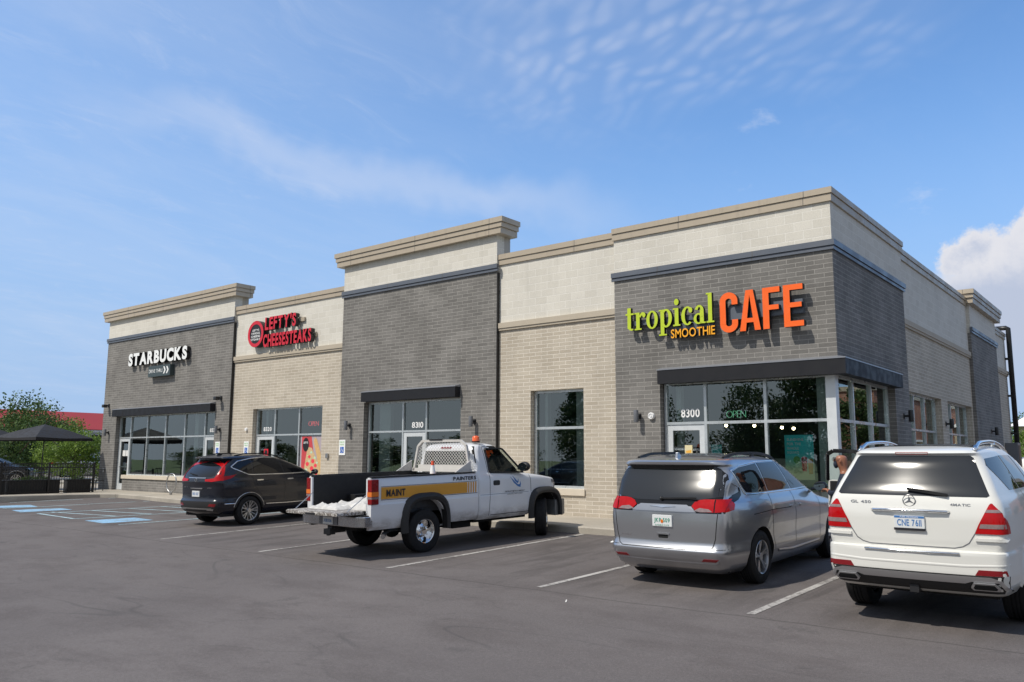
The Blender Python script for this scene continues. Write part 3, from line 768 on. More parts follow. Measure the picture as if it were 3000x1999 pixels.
# ================================================================ lettering
def text_bmesh(ch, bold=0, res=5):
    cu = bpy.data.curves.new('glyph', 'FONT'); cu.body = ch; cu.size = 1; cu.offset = bold; cu.resolution_u = res
    ob = bpy.data.objects.new('glyph', cu); COL.objects.link(ob)
    dg = bpy.context.evaluated_depsgraph_get(); me = bpy.data.meshes.new_from_object(ob.evaluated_get(dg))
    bpy.data.objects.remove(ob); bpy.data.curves.remove(cu)
    return me
_gl = {}
def glyph(ch, bold):
    """outline mesh of one character: (verts 2d, faces, left, right)"""
    k = (ch, bold)
    if k not in _gl:
        me = text_bmesh(ch, bold); vs = [(v.co.x, v.co.y) for v in me.vertices]; fs = [tuple(p.vertices) for p in me.polygons]
        bpy.data.meshes.remove(me)
        _gl[k] = (vs, fs, min((v[0] for v in vs), default=0), max((v[0] for v in vs), default=.3))
    return _gl[k]
def layout(text, bold=0, track=.07, space=.32):
    """list of (char, verts, faces) laid out along x, then overall bounds"""
    out = []; x = 0
    for ch in text:
        if ch == ' ': x += space; continue
        vs, fs, a, b = glyph(ch, bold)
        out.append((ch, [(v[0]-a+x, v[1]) for v in vs], fs)); x += b-a+track
    xs = [v[0] for o in out for v in o[1]]; ys_ = [v[1] for o in out for v in o[1]]
    return out, (min(xs), max(xs), min(ys_), max(ys_))
def solidify(vs, fs, P, depth, mb, mf=0, ms=1):
    """flat outline -> letter with a face and side walls; P(a,b,t) maps to 3-D, t=0 front, t=depth back"""
    n = len(vs); cnt = {}
    for f in fs:
        for i in range(len(f)): cnt[(f[i], f[(i+1) % len(f)])] = 1
    mb.add([P(a, b, 0) for a, b in vs], fs, mf)
    if depth:
        sv = [P(a, b, 0) for a, b in vs]+[P(a, b, depth) for a, b in vs]
        mb.add(sv, [(a, a+n, b+n, b) for (a, b) in cnt if (b, a) not in cnt], ms)
def lettering(name, text, rect, frame, mats, depth=0, parent=None, bold=0, per_char=True, track=.07, shear=0, space=.32, fitw=True):
    """rect (u0,u1,v0,v1) in the frame's plane; frame = (origin, ux, uv) ; front normal = ux x uv"""
    o, ux, uv = (Vector(q) for q in frame); nn = ux.cross(uv)
    lay, (a, b, c, d) = layout(text, bold, track, space)
    su = (rect[1]-rect[0])/(b-a); sv = (rect[3]-rect[2])/(d-c)
    def P(p, q, t): return o+ux*(rect[0]+(p-a)*su+shear*(q-c)*sv)+uv*(rect[2]+(q-c)*sv)-nn*t
    obs = []
    if per_char:
        for ch, vs, fs in lay:
            mb = MB(); solidify(vs, fs, P, depth, mb); obs.append(mb.build(name, mats, parent))
    else:
        mb = MB()
        for ch, vs, fs in lay: solidify(vs, fs, P, depth, mb)
        obs.append(mb.build(name, mats, parent))
    return obs
def FR(y, x=0, z=0): return ((x, y, z), (1, 0, 0), (0, 0, 1))        # plane facing -Y: normal = X x Z = -Y

def facem(name, col, es=0, r=.35):
    return plain(name, col, r, var=.03, emit=col if es else None, es=es)
MT['f_lime'] = facem('lime acrylic', (.50, .62, .035)); MT['f_orange'] = facem('orange acrylic', (.95, .14, .015))
MT['f_amber'] = facem('amber acrylic', (.95, .42, .02)); MT['f_white'] = facem('white acrylic', (.86, .87, .86)); MT['f_red'] = facem('red acrylic', (.62, .015, .035))
MT['l_side'] = plain('black letter return', (.012, .012, .014), .4)

# --- custom slab-serif outlines for "tropical", drawn as overlapping strips in a 2-D letter space
def ring(cx, cy, rx, ry, tx, ty, a0=0, a1=360, n=26):
    out = []
    for i in range(n+1):
        t = math.radians(a0+(a1-a0)*i/n)
        out.append(((cx+rx*math.cos(t), cy+ry*math.sin(t)), (cx+(rx-tx)*math.cos(t), cy+(ry-ty)*math.sin(t))))
    return out
def strip2(mb, pairs, P, depth, t):
    pts = [p for p, q in pairs]+[q for p, q in pairs[::-1]]
    vs = []; fs = []
    for p, q in pairs: vs += [p, q]
    fs = [(2*i, 2*i+2, 2*i+3, 2*i+1) for i in range(len(pairs)-1)]
    # orient counter-clockwise
    def area(f): return sum(vs[f[i]][0]*vs[f[(i+1) % 4]][1]-vs[f[(i+1) % 4]][0]*vs[f[i]][1] for i in range(4))
    if fs and area(fs[0]) < 0: fs = [f[::-1] for f in fs]
    solidify(vs, fs, lambda a, b, k: P(a, b, k-t), depth, mb)
def rect2(mb, x0, x1, y0, y1, P, depth, t, sk=0):
    strip2(mb, [((x0+sk*y0, y0), (x1+sk*y0, y0)), ((x0+sk*y1, y1), (x1+sk*y1, y1))], P, depth, t)
def slab_letter(ch, x, P, depth, mb):
    """x-height 1, heavy stems, thin slab serifs; returns advance"""
    S = .26; T = .085; e = .0012
    if ch == 't':
        rect2(mb, x+.12, x+.12+S, .12, 1.32, P, depth, 0); rect2(mb, x-.02, x+.60, .90, 1.0, P, depth, e)
        strip2(mb, ring(x+.12+.31, .30, .31, .30, .24, .10, 180, 300, 14), P, depth, 2*e); return .66
    if ch == 'r':
        rect2(mb, x+.12, x+.12+S, 0, 1.0, P, depth, 0); rect2(mb, x, x+.52, 0, T, P, depth, e); rect2(mb, x, x+.2, 1-T, 1, P, depth, 2*e)
        strip2(mb, ring(x+.62, .66, .26, .34, .10, .17, 55, 165, 12), P, depth, 3*e); strip2(mb, ring(x+.71, .83, .12, .14, .119, .139), P, depth, 4*e); return .88
    if ch == 'o':
        strip2(mb, ring(x+.42, .5, .42, .52, .23, .09), P, depth, 0); return .92
    if ch == 'p':
        rect2(mb, x+.12, x+.12+S, -.46, 1.0, P, depth, 0); rect2(mb, x, x+.56, -.46, -.46+T, P, depth, e); rect2(mb, x, x+.2, 1-T, 1, P, depth, 2*e)
        strip2(mb, ring(x+.52, .5, .42, .52, .24, .10, -130, 130, 22), P, depth, 3*e); return 1.02
    if ch == 'i':
        rect2(mb, x+.12, x+.12+S, 0, 1.0, P, depth, 0); rect2(mb, x, x+.50, 0, T, P, depth, e); rect2(mb, x, x+.2, 1-T, 1, P, depth, 2*e)
        strip2(mb, ring(x+.25, 1.34, .16, .18, .159, .179), P, depth, 0); return .58
    if ch == 'c':
        strip2(mb, ring(x+.42, .5, .42, .52, .24, .09, 48, 312, 24), P, depth, 0); strip2(mb, ring(x+.64, .80, .13, .15, .129, .149), P, depth, e); return .84
    if ch == 'a':
        rect2(mb, x+.44, x+.44+S, .05, .76, P, depth, 0); strip2(mb, ring(x+.40, .70, .30, .32, .20, .11, 0, 165, 16), P, depth, e)
        strip2(mb, ring(x+.34, .28, .33, .30, .19, .085, 20, 300, 22), P, depth, 2*e); rect2(mb, x+.52, x+.82, 0, T, P, depth, 3*e); return .88
    if ch == 'l':
        rect2(mb, x+.12, x+.12+S, 0, 1.62, P, depth, 0); rect2(mb, x, x+.52, 0, T, P, depth, e); rect2(mb, x, x+.2, 1.62-T, 1.62, P, depth, 2*e); return .56
    return .5

# ---------------- corner cafe sign
sgn = thing('wall_sign', 'large lime, amber and orange raised letters reading tropical SMOOTHIE CAFE on the corner bay', 'sign', (0, 0, 0))
def SP(x, z, t, yf=-.21): return Vector((x, yf+t, z))
adv = []; xx = 0
tmp = MB()
for ch in 'tropical': adv.append(xx); xx += slab_letter(ch, 0, lambda a, b, t: Vector((a, b, t)), 0, tmp)
tot = xx-.02
x0, x1 = X(-11.36), X(-8.80); sx_ = (x1-x0)/tot; base_z = Z(5.14); sz_ = (Z(5.60)-Z(5.14))*1.02
for ch, ax in zip('tropical', adv):
    mb = MB(); slab_letter(ch, ax, lambda a, b, t: SP(x0+a*sx_, base_z+b*sz_, t), .10, mb)
    mb.build('letter', [MT['f_lime'], MT['l_side']], sgn)
# condensed block letters for CAFE
def block_letter(ch, x, w_, h_, st, P, depth, mb):
    e = .0012
    if ch == 'C':
        r = w_/2
        strip2(mb, ring(x+r, h_-r*.95, r, r*.95, st, st, 0, 180, 18), P, depth, 0); strip2(mb, ring(x+r, r*.95, r, r*.95, st, st, 180, 360, 18), P, depth, 0)
        rect2(mb, x, x+st, r*.9, h_-r*.9, P, depth, e); rect2(mb, x+w_-st, x+w_, h_-r*1.35, h_-r*.9, P, depth, e); rect2(mb, x+w_-st, x+w_, r*.9, r*1.35, P, depth, e)
    elif ch == 'A':
        t = st*.98; c = x+w_/2
        strip2(mb, [((x, 0), (x+t, 0)), ((c-t*.62, h_), (c+t*.10, h_))], P, depth, 0); strip2(mb, [((x+w_-t, 0), (x+w_, 0)), ((c-t*.10, h_), (c+t*.62, h_))], P, depth, e)
        rect2(mb, x+t*.9, x+w_-t*.9, h_*.20, h_*.20+st*.7, P, depth, 2*e)
    else:
        rect2(mb, x, x+st, 0, h_, P, depth, 0); rect2(mb, x+st*.9, x+w_, h_-st*.85, h_, P, depth, e); rect2(mb, x+st*.9, x+w_*.92, h_*.5-st*.3, h_*.5+st*.45, P, depth, e)
        if ch == 'E': rect2(mb, x+st*.9, x+w_, 0, st*.85, P, depth, e)
cx0, cx1 = X(-8.63), X(-6.56); ch_ = Z(5.83)-Z(4.83); W4 = cx1-cx0
for ch, a, b_ in (('C', 0, .225), ('A', .245, .50), ('F', .53, .735), ('E', .775, 1.0)):
    mb = MB(); block_letter(ch, 0, (b_-a)*W4, ch_, .142, lambda p, q, t, a=a: SP(cx0+a*W4+p, Z(4.83)+q, t, -.26), .13, mb)
    mb.build('letter', [MT['f_orange'], MT['l_side']], sgn)
lettering('letter', 'SMOOTHIE', (X(-10.02), X(-8.80), Z(4.83), Z(5.06)), FR(-.21), [MT['f_amber'], MT['l_side']], .10, sgn, bold=.012, track=.10)
mb = MB(); mb.box(X(-9.95), X(-8.9), -.11, -.003, Z(4.86), Z(5.22)); mb.box(X(-11.2), X(-9.2), -.11, -.003, Z(5.28), Z(5.42)); mb.box(X(-8.45), X(-6.62), -.13, -.003, Z(5.16), Z(5.50))
mb.build('raceway', MT['blue_band'], sgn)

# ---------------- left shop sign
sgn = thing('wall_sign', 'white raised block letters reading STARBUCKS on the leftmost grey brick bay', 'sign', (0, 0, 0))
lettering('letter', 'STARBUCKS', (X(-38.95), X(-33.70), Z(5.99), Z(6.60)), FR(-.18), [MT['f_white'], MT['l_side']], .15, sgn, bold=.05, track=.075)
MT['dgreen'] = plain('dark grey-green panel', (.045, .065, .068), .4)
sgn = thing('wall_sign', 'small dark panel reading DRIVE THRU with two arrows, below the white letters', 'sign', (0, 0, 0))
mb = MB(); mb.box(X(-36.95), X(-35.02), -.20, -.003, Z(5.36), Z(5.86)); mb.build('panel', MT['dgreen'], sgn, bevel=.008)
lettering('lettering', 'DRIVE THRU', (X(-36.87), X(-35.68), Z(5.54), Z(5.70)), FR(-.204), [MT['f_white']], 0, sgn, per_char=False)
mb = MB()
for k in (0, 1):
    xa = X(-35.60)+k*.235; zc_, hh, ww = Z(5.62), .15, .10
    mb.add([(xa, -.205, zc_+hh), (xa+ww, -.205, zc_+hh), (xa+2*ww, -.205, zc_), (xa+ww, -.205, zc_)], [(0, 3, 2, 1)]); mb.add([(xa, -.205, zc_-hh), (xa+ww, -.205, zc_-hh), (xa+2*ww, -.205, zc_), (xa+ww, -.205, zc_)], [(0, 1, 2, 3)])
mb.build('arrow', MT['f_white'], sgn)

# ---------------- red sign
sgn = thing('wall_sign', 'red raised letters reading LEFTYS CHEESESTEAKS beside a round red and black badge', 'sign', (0, 0, 0))
yy = REC-.25
bd = MB(); c = (X(-28.62), 0, Z(6.64)); R = .50
prof = [(.0, 0), (.0, R*.72), (-.012, R*.73), (-.012, R*.985), (0, R), (.2, R), (.2, 0)]
bd.lathe([(yy+t-.0, r) for t, r in prof[:3]], c, 1, 44, 1); bd.lathe([(yy+t, r) for t, r in prof[2:4]], c, 1, 44, 0); bd.lathe([(yy+t, r) for t, r in prof[3:]], c, 1, 44, 1)
bdo = bd.build('badge', [MT['f_red'], MT['l_side']], sgn, fix=True)
for i, (tx, wd) in enumerate((('LEFTYS', .42), ('FAMOUS', .52), ('CHEESE', .56), ('STEAKS', .60))):
    zc_ = Z(6.64)+.14-i*.115
    lettering('lettering', tx, (c[0]-wd/2, c[0]+wd/2, zc_-.04, zc_+.04), ((0, yy-.006, -.10*0), (1, 0, 0), (0, 0, 1)), [MT['f_white']], 0, bdo, per_char=False, bold=.02)
ld = .17
lettering('letter', "LEFTY'S", (X(-28.02), X(-26.02), Z(6.73), Z(7.27)), FR(yy), [MT['f_red'], MT['l_side']], ld, sgn, bold=.035, track=.10)
lettering('letter', 'CHEESESTEAKS', (X(-28.10), X(-25.05), Z(6.05), Z(6.57)), FR(yy), [MT['f_red'], MT['l_side']], ld, sgn, bold=.035, track=.09)
mb = MB(); mb.box(X(-27.7), X(-25.0), yy+.18, REC-.003, Z(6.25), Z(6.40)); mb.box(X(-27.8), X(-25.75), yy+.18, REC-.003, Z(6.92), Z(7.07)); mb.build('raceway', MT['white_block'] if 0 else MT['coping'], sgn)

# ---------------- street numbers on the glass, neon, posters
def number(text, rect, y, parent): 
    return lettering('street_number', text, rect, FR(y), [MT['white_vinyl']], 0, parent, bold=.02, per_char=False, track=.09)
gy = FY+.046
number('8300', (X(-10.02), X(-9.50), Z(2.81), Z(3.03)), gy, w_tr); number('8310', (X(-19.95), X(-19.42), Z(2.73), Z(2.92)), gy, w_83)
number('8320', (X(-28.48), X(-27.95), Z(2.76), Z(2.92)), REC+FY-.02+.046, w_le); number('8330', (X(-32.22), X(-31.68), Z(2.78), Z(2.94)), gy, w_sb)
lettering('lettering', 'PLEASE USE OTHER DOOR', (X(-19.9), X(-19.46), Z(2.665), Z(2.70)), FR(gy), [MT['white_vinyl']], 0, w_83, per_char=False) if 0 else None
MT['neon_g'] = plain('green neon', (.3, .9, .6), emit=(.25, .75, .42), es=.55); MT['neon_r'] = plain('red neon', (.8, .1, .1), emit=(1.0, .07, .08), es=.9)
def neon(text, rect, y, mat, label):
    t = thing('neon_sign', label, 'neon sign', ((rect[0]+rect[1])/2, y, rect[2]))
    o = lettering('tube_letter', text, (rect[0]-t.location.x, rect[1]-t.location.x, 0, rect[3]-rect[2]), ((0, 0, 0), (1, 0, 0), (0, 0, 1)), [mat, mat], .01, t, bold=-.03)
    mb = MB(); h = rect[3]-rect[2]; w_ = (rect[1]-rect[0])/2
    for zz_ in (-.02, h+.02): mb.bar((-w_-.03, .03, zz_), (w_+.03, .03, zz_), .012, .012)
    for xx_ in (-w_*.8, w_*.8): mb.tube([(xx_, .03, h+.02), (xx_, .03, h+.5)], .003, 5)
    mb.build('bracket', MT['black'], t)
neon('OPEN', (X(-8.83), X(-8.32), Z(2.78), Z(2.95)), FY+.16, MT['neon_g'], 'green OPEN neon hanging in the glass of shop 8300')
neon('OPEN', (X(-25.75), X(-25.15), Z(2.92), Z(3.09)), REC+FY+.12, MT['neon_r'], 'red OPEN neon hanging in the glass of shop 8320')
def poster(label, x0, x1, z0, z1, y, mat):
    t = thing('poster', label, 'poster', ((x0+x1)/2, y, z0))
    mb = MB(); w_ = (x1-x0)/2; mb.box(-w_, w_, 0, .006, 0, z1-z0); mb.build('sheet', mat, t)
    return t, w_, z1-z0
def flat(t, name, polys, mat, y=-.002):
    mb = MB()
    for i, pl in enumerate(polys):
        ar = sum(pl[k][0]*pl[(k+1) % len(pl)][1]-pl[(k+1) % len(pl)][0]*pl[k][1] for k in range(len(pl)))
        mb.add([(p[0], y, p[1]) for p in (pl if ar > 0 else pl[::-1])], [tuple(range(len(pl)))])
    return mb.build(name, mat, t)
def ell(cx, cz, rx, rz, n=18, a0=0, a1=360): return [(cx+rx*math.cos(math.radians(a0+(a1-a0)*i/n)), cz+rz*math.sin(math.radians(a0+(a1-a0)*i/n))) for i in range(n)]
MT['teal'] = plain('teal print', (.05, .62, .62), .5); MT['sand'] = plain('sand print', (.70, .62, .38), .5); MT['red_p'] = plain('red print', (.80, .05, .08), .5)
MT['yel_p'] = plain('amber print', (.80, .42, .06), .5); MT['green_p'] = plain('green print', (.16, .50, .12), .5); MT['mint'] = plain('pale green print', (.48, .68, .50), .5); MT['paper'] = plain('paper', (.75, .75, .74), .6)
def gradmat(name, top, bot, h):
    m, n, b = newmat(name); z = n.sep(n.n.new('ShaderNodeTexCoord').outputs['Object'])[2]
    n.l.new(n.mix(n.maprange(z, h*.12, h*.62), bot, top), b.inputs['Base Color']); b.inputs['Roughness'].default_value = .4; return m
pz0, pz1 = Z(1.28), Z(2.26)+.06
t, w_, h_ = poster('tall turquoise poster with red and orange drinks in the corner cafe window', X(-7.34), X(-6.66), pz0, pz1, FY+.075, gradmat('turquoise print', (.07, .78, .78), (.85, .85, .55), pz1-pz0))
for i, tx in enumerate(('SUNSHINE', 'FOR THE', 'WHOLE', 'SQUAD')):
    lettering('lettering', tx, (-w_+.05, -w_+.05+(.38, .32, .27, .27)[i]*.97, h_-.13-i*.095, h_-.07-i*.095), ((0, -.002, 0), (1, 0, 0), (0, 0, 1)), [MT['mint'] if 0 else MT['white_vinyl']], 0, t, bold=.02, per_char=False)
flat(t, 'print', [ell(-.06, h_-.54, .075, .08)], MT['green_p'])
flat(t, 'print', [[(.06, .18), (.15, .18), (.17, .44), (.04, .44)], ell(.105, .45, .065, .05)], MT['red_p'])
flat(t, 'print', [[(.20, .13), (.28, .13), (.30, .40), (.18, .40)], ell(.24, .41, .06, .045)], MT['yel_p'])
t, w_, h_ = poster('small yellow notice on the door of shop 8300', X(-9.93), X(-9.72), Z(1.86), Z(2.10), FY+.03, MT['sand'])
flat(t, 'print', [[(-w_*.7, .04), (w_*.7, .04), (w_*.7, h_*.5), (-w_*.7, h_*.4)]], MT['yel_p'])
t, w_, h_ = poster('small teal notice beside the door of shop 8300', X(-9.22), X(-8.94), Z(1.86), Z(2.11), FY+.07, MT['teal'])
lettering('lettering', 'NOW HIRING', (-w_*.8, w_*.8, h_*.62, h_*.78), ((0, -.002, 0), (1, 0, 0), (0, 0, 1)), [MT['white_vinyl']], 0, t, per_char=False)
# sandwich poster
MT['pink_p'] = plain('red print field', (.55, .06, .07), .5, var=.35, scale=6); MT['bread'] = plain('bread print', (.62, .40, .17), .5, var=.3, scale=14)
MT['fill'] = plain('filling print', (.62, .42, .22), .5, var=.7, scale=22); MT['lav'] = plain('mauve print', (.42, .36, .40), .5)
t, w_, h_ = poster('large colourful sandwich poster in the window of shop 8320', X(-26.06), X(-24.70), Z(.95), Z(2.53), REC+FY+.028, MT['lav'])
flat(t, 'print', [[(-w_+.08, 0), (-w_+.08, h_), (-.02, h_), (.12, h_*.6), (.35, h_*.3), (.5, 0)]], MT['pink_p'], -.002)
flat(t, 'print', [[(-.40, .2), (-.22, h_*.75), (.02, h_*.72), (.30, h_*.45), (.58, .2), (.50, .02), (-.1, .02)]], MT['fill'], -.004)
flat(t, 'print', [[(.18, h_*.97), (.28, h_*.93), (.50, h_*.62), (.60, h_*.3), (.56, .1), (.46, .3), (.26, h_*.6), (.10, h_*.88)]], MT['bread'], -.006)
flat(t, 'print', [ell(-.32, h_*.80, .17, .24)], MT['l_side'], -.008)
lettering('lettering', 'LEFTYS', (-.44, -.20, h_*.82, h_*.87), ((0, -.010, 0), (1, 0, 0), (0, 0, 1)), [MT['white_vinyl']], 0, t, per_char=False, bold=.02)
flat(t, 'print', [ell(x_, z_, r_, r_*.8) for x_, z_, r_ in ((-.1, .75, .07), (.1, .6, .09), (.25, .45, .08), (-.2, .5, .09), (.05, .35, .1), (.3, .2, .08))], MT['red_p'], -.007)
flat(t, 'print', [ell(x_, z_, r_, r_*.7) for x_, z_, r_ in ((0, .9, .06), (.2, .72, .06), (-.1, .6, .05), (.33, .55, .05), (-.25, .3, .07), (.2, .3, .06))], MT['mint'], -.0065)
t, w_, h_ = poster('round red and black door sticker of shop 8320', X(-28.38), X(-28.10), Z(1.78), Z(2.06), REC+FY+.02, MT['f_red'])
flat(t, 'print', [ell(0, h_/2, w_*.7, h_*.35)], MT['l_side'], -.002)
for i, (a, b_, c_, d_) in enumerate(((-39.72, -39.44, 1.75, 2.02), (-39.40, -39.15, 1.75, 2.02))):
    poster(('left', 'right')[i]+' one of two white notices taped to the leftmost glass door', X(a), X(b_), Z(c_), Z(d_), FY+.03, MT['paper'])
t, w_, h_ = poster('dark menu board standing inside the leftmost shop window', X(-33.85), X(-32.75), Z(1.1), Z(2.35), FY+.35, MT['inside_dark'])
for i in range(5):
    lettering('lettering', ('MENU', 'COFFEE', 'TEA', 'COLD', 'FOOD')[i], (-.2, .2-.05*(i % 2), h_-.22-i*.2, h_-.15-i*.2), ((0, -.002, 0), (1, 0, 0), (0, 0, 1)), [MT['white_vinyl']], 0, t, per_char=False)

# ---------------- wall fittings
MT['lampgrey'] = plain('grey lamp metal', (.17, .175, .19), .4, metal=.3); MT['camdark'] = plain('dark camera metal', (.02, .02, .022), .4)
def wall_lamp(x, z, label, plane='y', face=0, mat='lampgrey'):
    t = thing('wall_lamp', label, 'wall lamp', (x, face, z) if plane == 'y' else (face, x, z), 0 if plane == 'y' else math.pi/2, group='cylinder wall lamps')
    mb = MB(); mb.cyl((0, -.17, 0), 2, .06, .30, 20); mb.build('shade', MT[mat], t, smooth='auto', bevel=.006)
    mb = MB(); mb.box(-.05, .05, -.03, -.002, -.07, .07); mb.bar((0, -.12, 0), (0, -.02, 0), .045, .06); mb.build('bracket', MT['camdark'], t, bevel=.004)
wall_lamp(X(-11.12), Z(2.86), 'grey cylinder wall lamp left of the door of shop 8300')
wall_lamp(X(-22.84), Z(2.86), 'grey cylinder wall lamp left of the door of shop 8310'); wall_lamp(X(-16.95), Z(2.86), 'grey cylinder wall lamp right of the glass of shop 8310')
wall_lamp(X(-40.85), Z(2.88), 'grey cylinder wall lamp at the far left end of the facade'); wall_lamp(X(-31.08), Z(2.86), 'grey cylinder wall lamp right of the door of shop 8330')
wall_lamp(X(5.55), Z(2.96), 'dark wall lamp on the shaded side wall by the corner glazing', 'x', GX, 'camdark'); wall_lamp(X(11.4), Z(2.95), 'dark wall lamp between the two side windows', 'x', GX-REC, 'camdark')
wall_lamp(X(19.2), Z(2.92), 'dark wall lamp on the far grey brick panel of the side wall', 'x', GX, 'camdark')
def floodlight(x, z, label):
    t = thing('floodlight', label, 'floodlight', (x, 0, z), group='small dark floodlights')
    mb = MB(); mb.box(-.10, .10, -.30, -.12, -.09, .05); mb.build('head', MT['camdark'], t, bevel=.03, smooth='auto')
    mb = MB(); mb.box(-.06, .06, -.04, -.002, -.08, .08); mb.tube([(0, -.03, 0), (0, -.14, .02)], .03); mb.build('bracket', MT['camdark'], t)
floodlight(X(-31.1), Z(4.17), 'dark floodlight above the right end of the leftmost awning'); floodlight(X(-41.0), Z(4.20), 'dark floodlight near the left corner of the building')
t = thing('fire_bell', 'round white alarm on grey brick beside the lamp of shop 8300', 'alarm', (X(-10.75), 0, Z(2.86)))
MB().lathe([(-.002, 0), (-.002, .085), (-.05, .085), (-.07, .07), (-.07, .055), (-.055, .05), (-.055, .03), (-.075, .028), (-.075, 0)], (0, 0, 0), 1, 28).build('housing', MT['white'], t, smooth='auto', fix=True)
t = thing('alarm_horn', 'small white alarm on tan brick left of shop 8320', 'alarm', (X(-29.32), REC, Z(2.84))); MB().lathe([(-.002, 0), (-.002, .07), (-.06, .06), (-.07, 0)], (0, 0, 0), 1, 20).build('housing', MT['white'], t, smooth='auto', fix=True)
for x, z, f, l in ((-24.15, 1.80, REC, 'grey outlet box on tan brick right of shop 8320'), (-41.0, 1.06, 0, 'small outlet box low on the far left of the facade')):
    t = thing('outlet_box', l, 'outlet', (X(x), f, Z(z))); MB().box(-.06, .06, -.06, -.002, -.08, .08).build('cover', MT['steel'], t, bevel=.006)
MT['sign_blue'] = plain('blue sign sheeting', (.015, .12, .50), .4)
def access_sign(x, label, f, z0=1.82, z1=2.36):
    t = thing('accessible_parking_sign', label, 'sign', (X(x), f-.02, Z(z0)), group='wheelchair signs on the facade')
    h = Z(z1)-Z(z0); MB().box(-.155, .155, 0, .018, 0, h).build('plate', MT['f_white'], t, bevel=.004)
    mb = MB(); mb.box(-.09, .09, -.002, -.0005, .07, .27); mb.build('panel', MT['sign_blue'], t)
    mb = MB(); wheelchair(mb, (0, -.003, .165), (1, 0, 0), (0, 0, 1), .17, t=.0); mb.build('symbol', MT['f_white'], t)
    mb = MB(); lettering('lettering', 'RESERVED', (-.12, .12, h-.10, h-.05), ((0, -.002, 0), (1, 0, 0), (0, 0, 1)), [MT['green_p']], 0, t, per_char=False); lettering('lettering', 'PARKING', (-.11, .11, h-.18, h-.13), ((0, -.002, 0), (1, 0, 0), (0, 0, 1)), [MT['green_p']], 0, t, per_char=False)
access_sign(-31.17, 'white and blue wheelchair sign right of the door of shop 8330', 0); access_sign(-29.28, 'white and blue wheelchair sign left of the door of shop 8320', REC); access_sign(-23.2, 'white and blue wheelchair sign at the left edge of the shop 8310 bay', 0)
# downpipe and utility gear at the rear of the side wall
t = thing('downpipe', 'tall black pipe running up the far end of the side wall', 'pipe', (GX-REC, X(25.0), .14))
MB().tube([(-.3, 0, Z(7.75)), (.12, 0, Z(7.75)), (.20, 0, Z(7.70)), (.20, 0, Z(7.5)), (.20, 0, .0)], .10, 12).build('pipe', MT['black_metal'], t, smooth=True)
mb = MB()
for z_ in (1, 2.6, 4.2, 5.8): MB().box(.0, .26, -.12, .12, z_, z_+.08).build('clamp', MT['black_metal'], t)
t = thing('utility_cabinet', 'dark utility boxes at the foot of the black pipe', 'utility box', (GX-REC, X(23.6), .15))
MB().box(.01, .45, -.5, .3, .5, 2.2).box(.01, .3, .45, .8, .9, 1.7).build('cabinet', MT['lampgrey'], t, bevel=.01); MB().box(.451, .46, -.42, .22, .6, 2.1).build('door', MT['camdark'], t)
# ================================================================ vehicle toolkit
def pchip(pts):
    xs = np.array([p[0] for p in pts], float); ys = np.array([p[1] for p in pts], float); n = len(xs)
    h = np.diff(xs); d = np.diff(ys)/h; m = np.zeros(n)
    for i in range(1, n-1):
        if d[i-1]*d[i] > 0: m[i] = 2*d[i-1]*d[i]/(d[i-1]+d[i])
    m[0] = d[0]; m[-1] = d[-1]
    def f(x):
        x = min(max(x, xs[0]), xs[-1]); i = min(int(np.searchsorted(xs, x, 'right'))-1, n-2); i = max(i, 0)
        t = (x-xs[i])/h[i]
        return float((2*t**3-3*t**2+1)*ys[i]+(t**3-2*t**2+t)*h[i]*m[i]+(-2*t**3+3*t**2)*ys[i+1]+(t**3-t**2)*h[i]*m[i+1])
    return f
def mesh_obj(name, me, parent):
    o = bpy.data.objects.new(name, me); COL.objects.link(o); o.parent = parent; return o
def boolean(ob, cutters, keep=False):
    """apply a chain of boolean differences and hand back a plain mesh object"""
    par = ob.parent; ob.parent = None
    for c in cutters:
        md = ob.modifiers.new('cut', 'BOOLEAN'); md.operation = 'DIFFERENCE'; md.object = c; md.solver = 'EXACT'
    dg = bpy.context.evaluated_depsgraph_get(); me = bpy.data.meshes.new_from_object(ob.evaluated_get(dg))
    ob.modifiers.clear(); old = ob.data; ob.data = me; bpy.data.meshes.remove(old)
    for c in cutters: bpy.data.objects.remove(c)
    ob.parent = par
    return ob
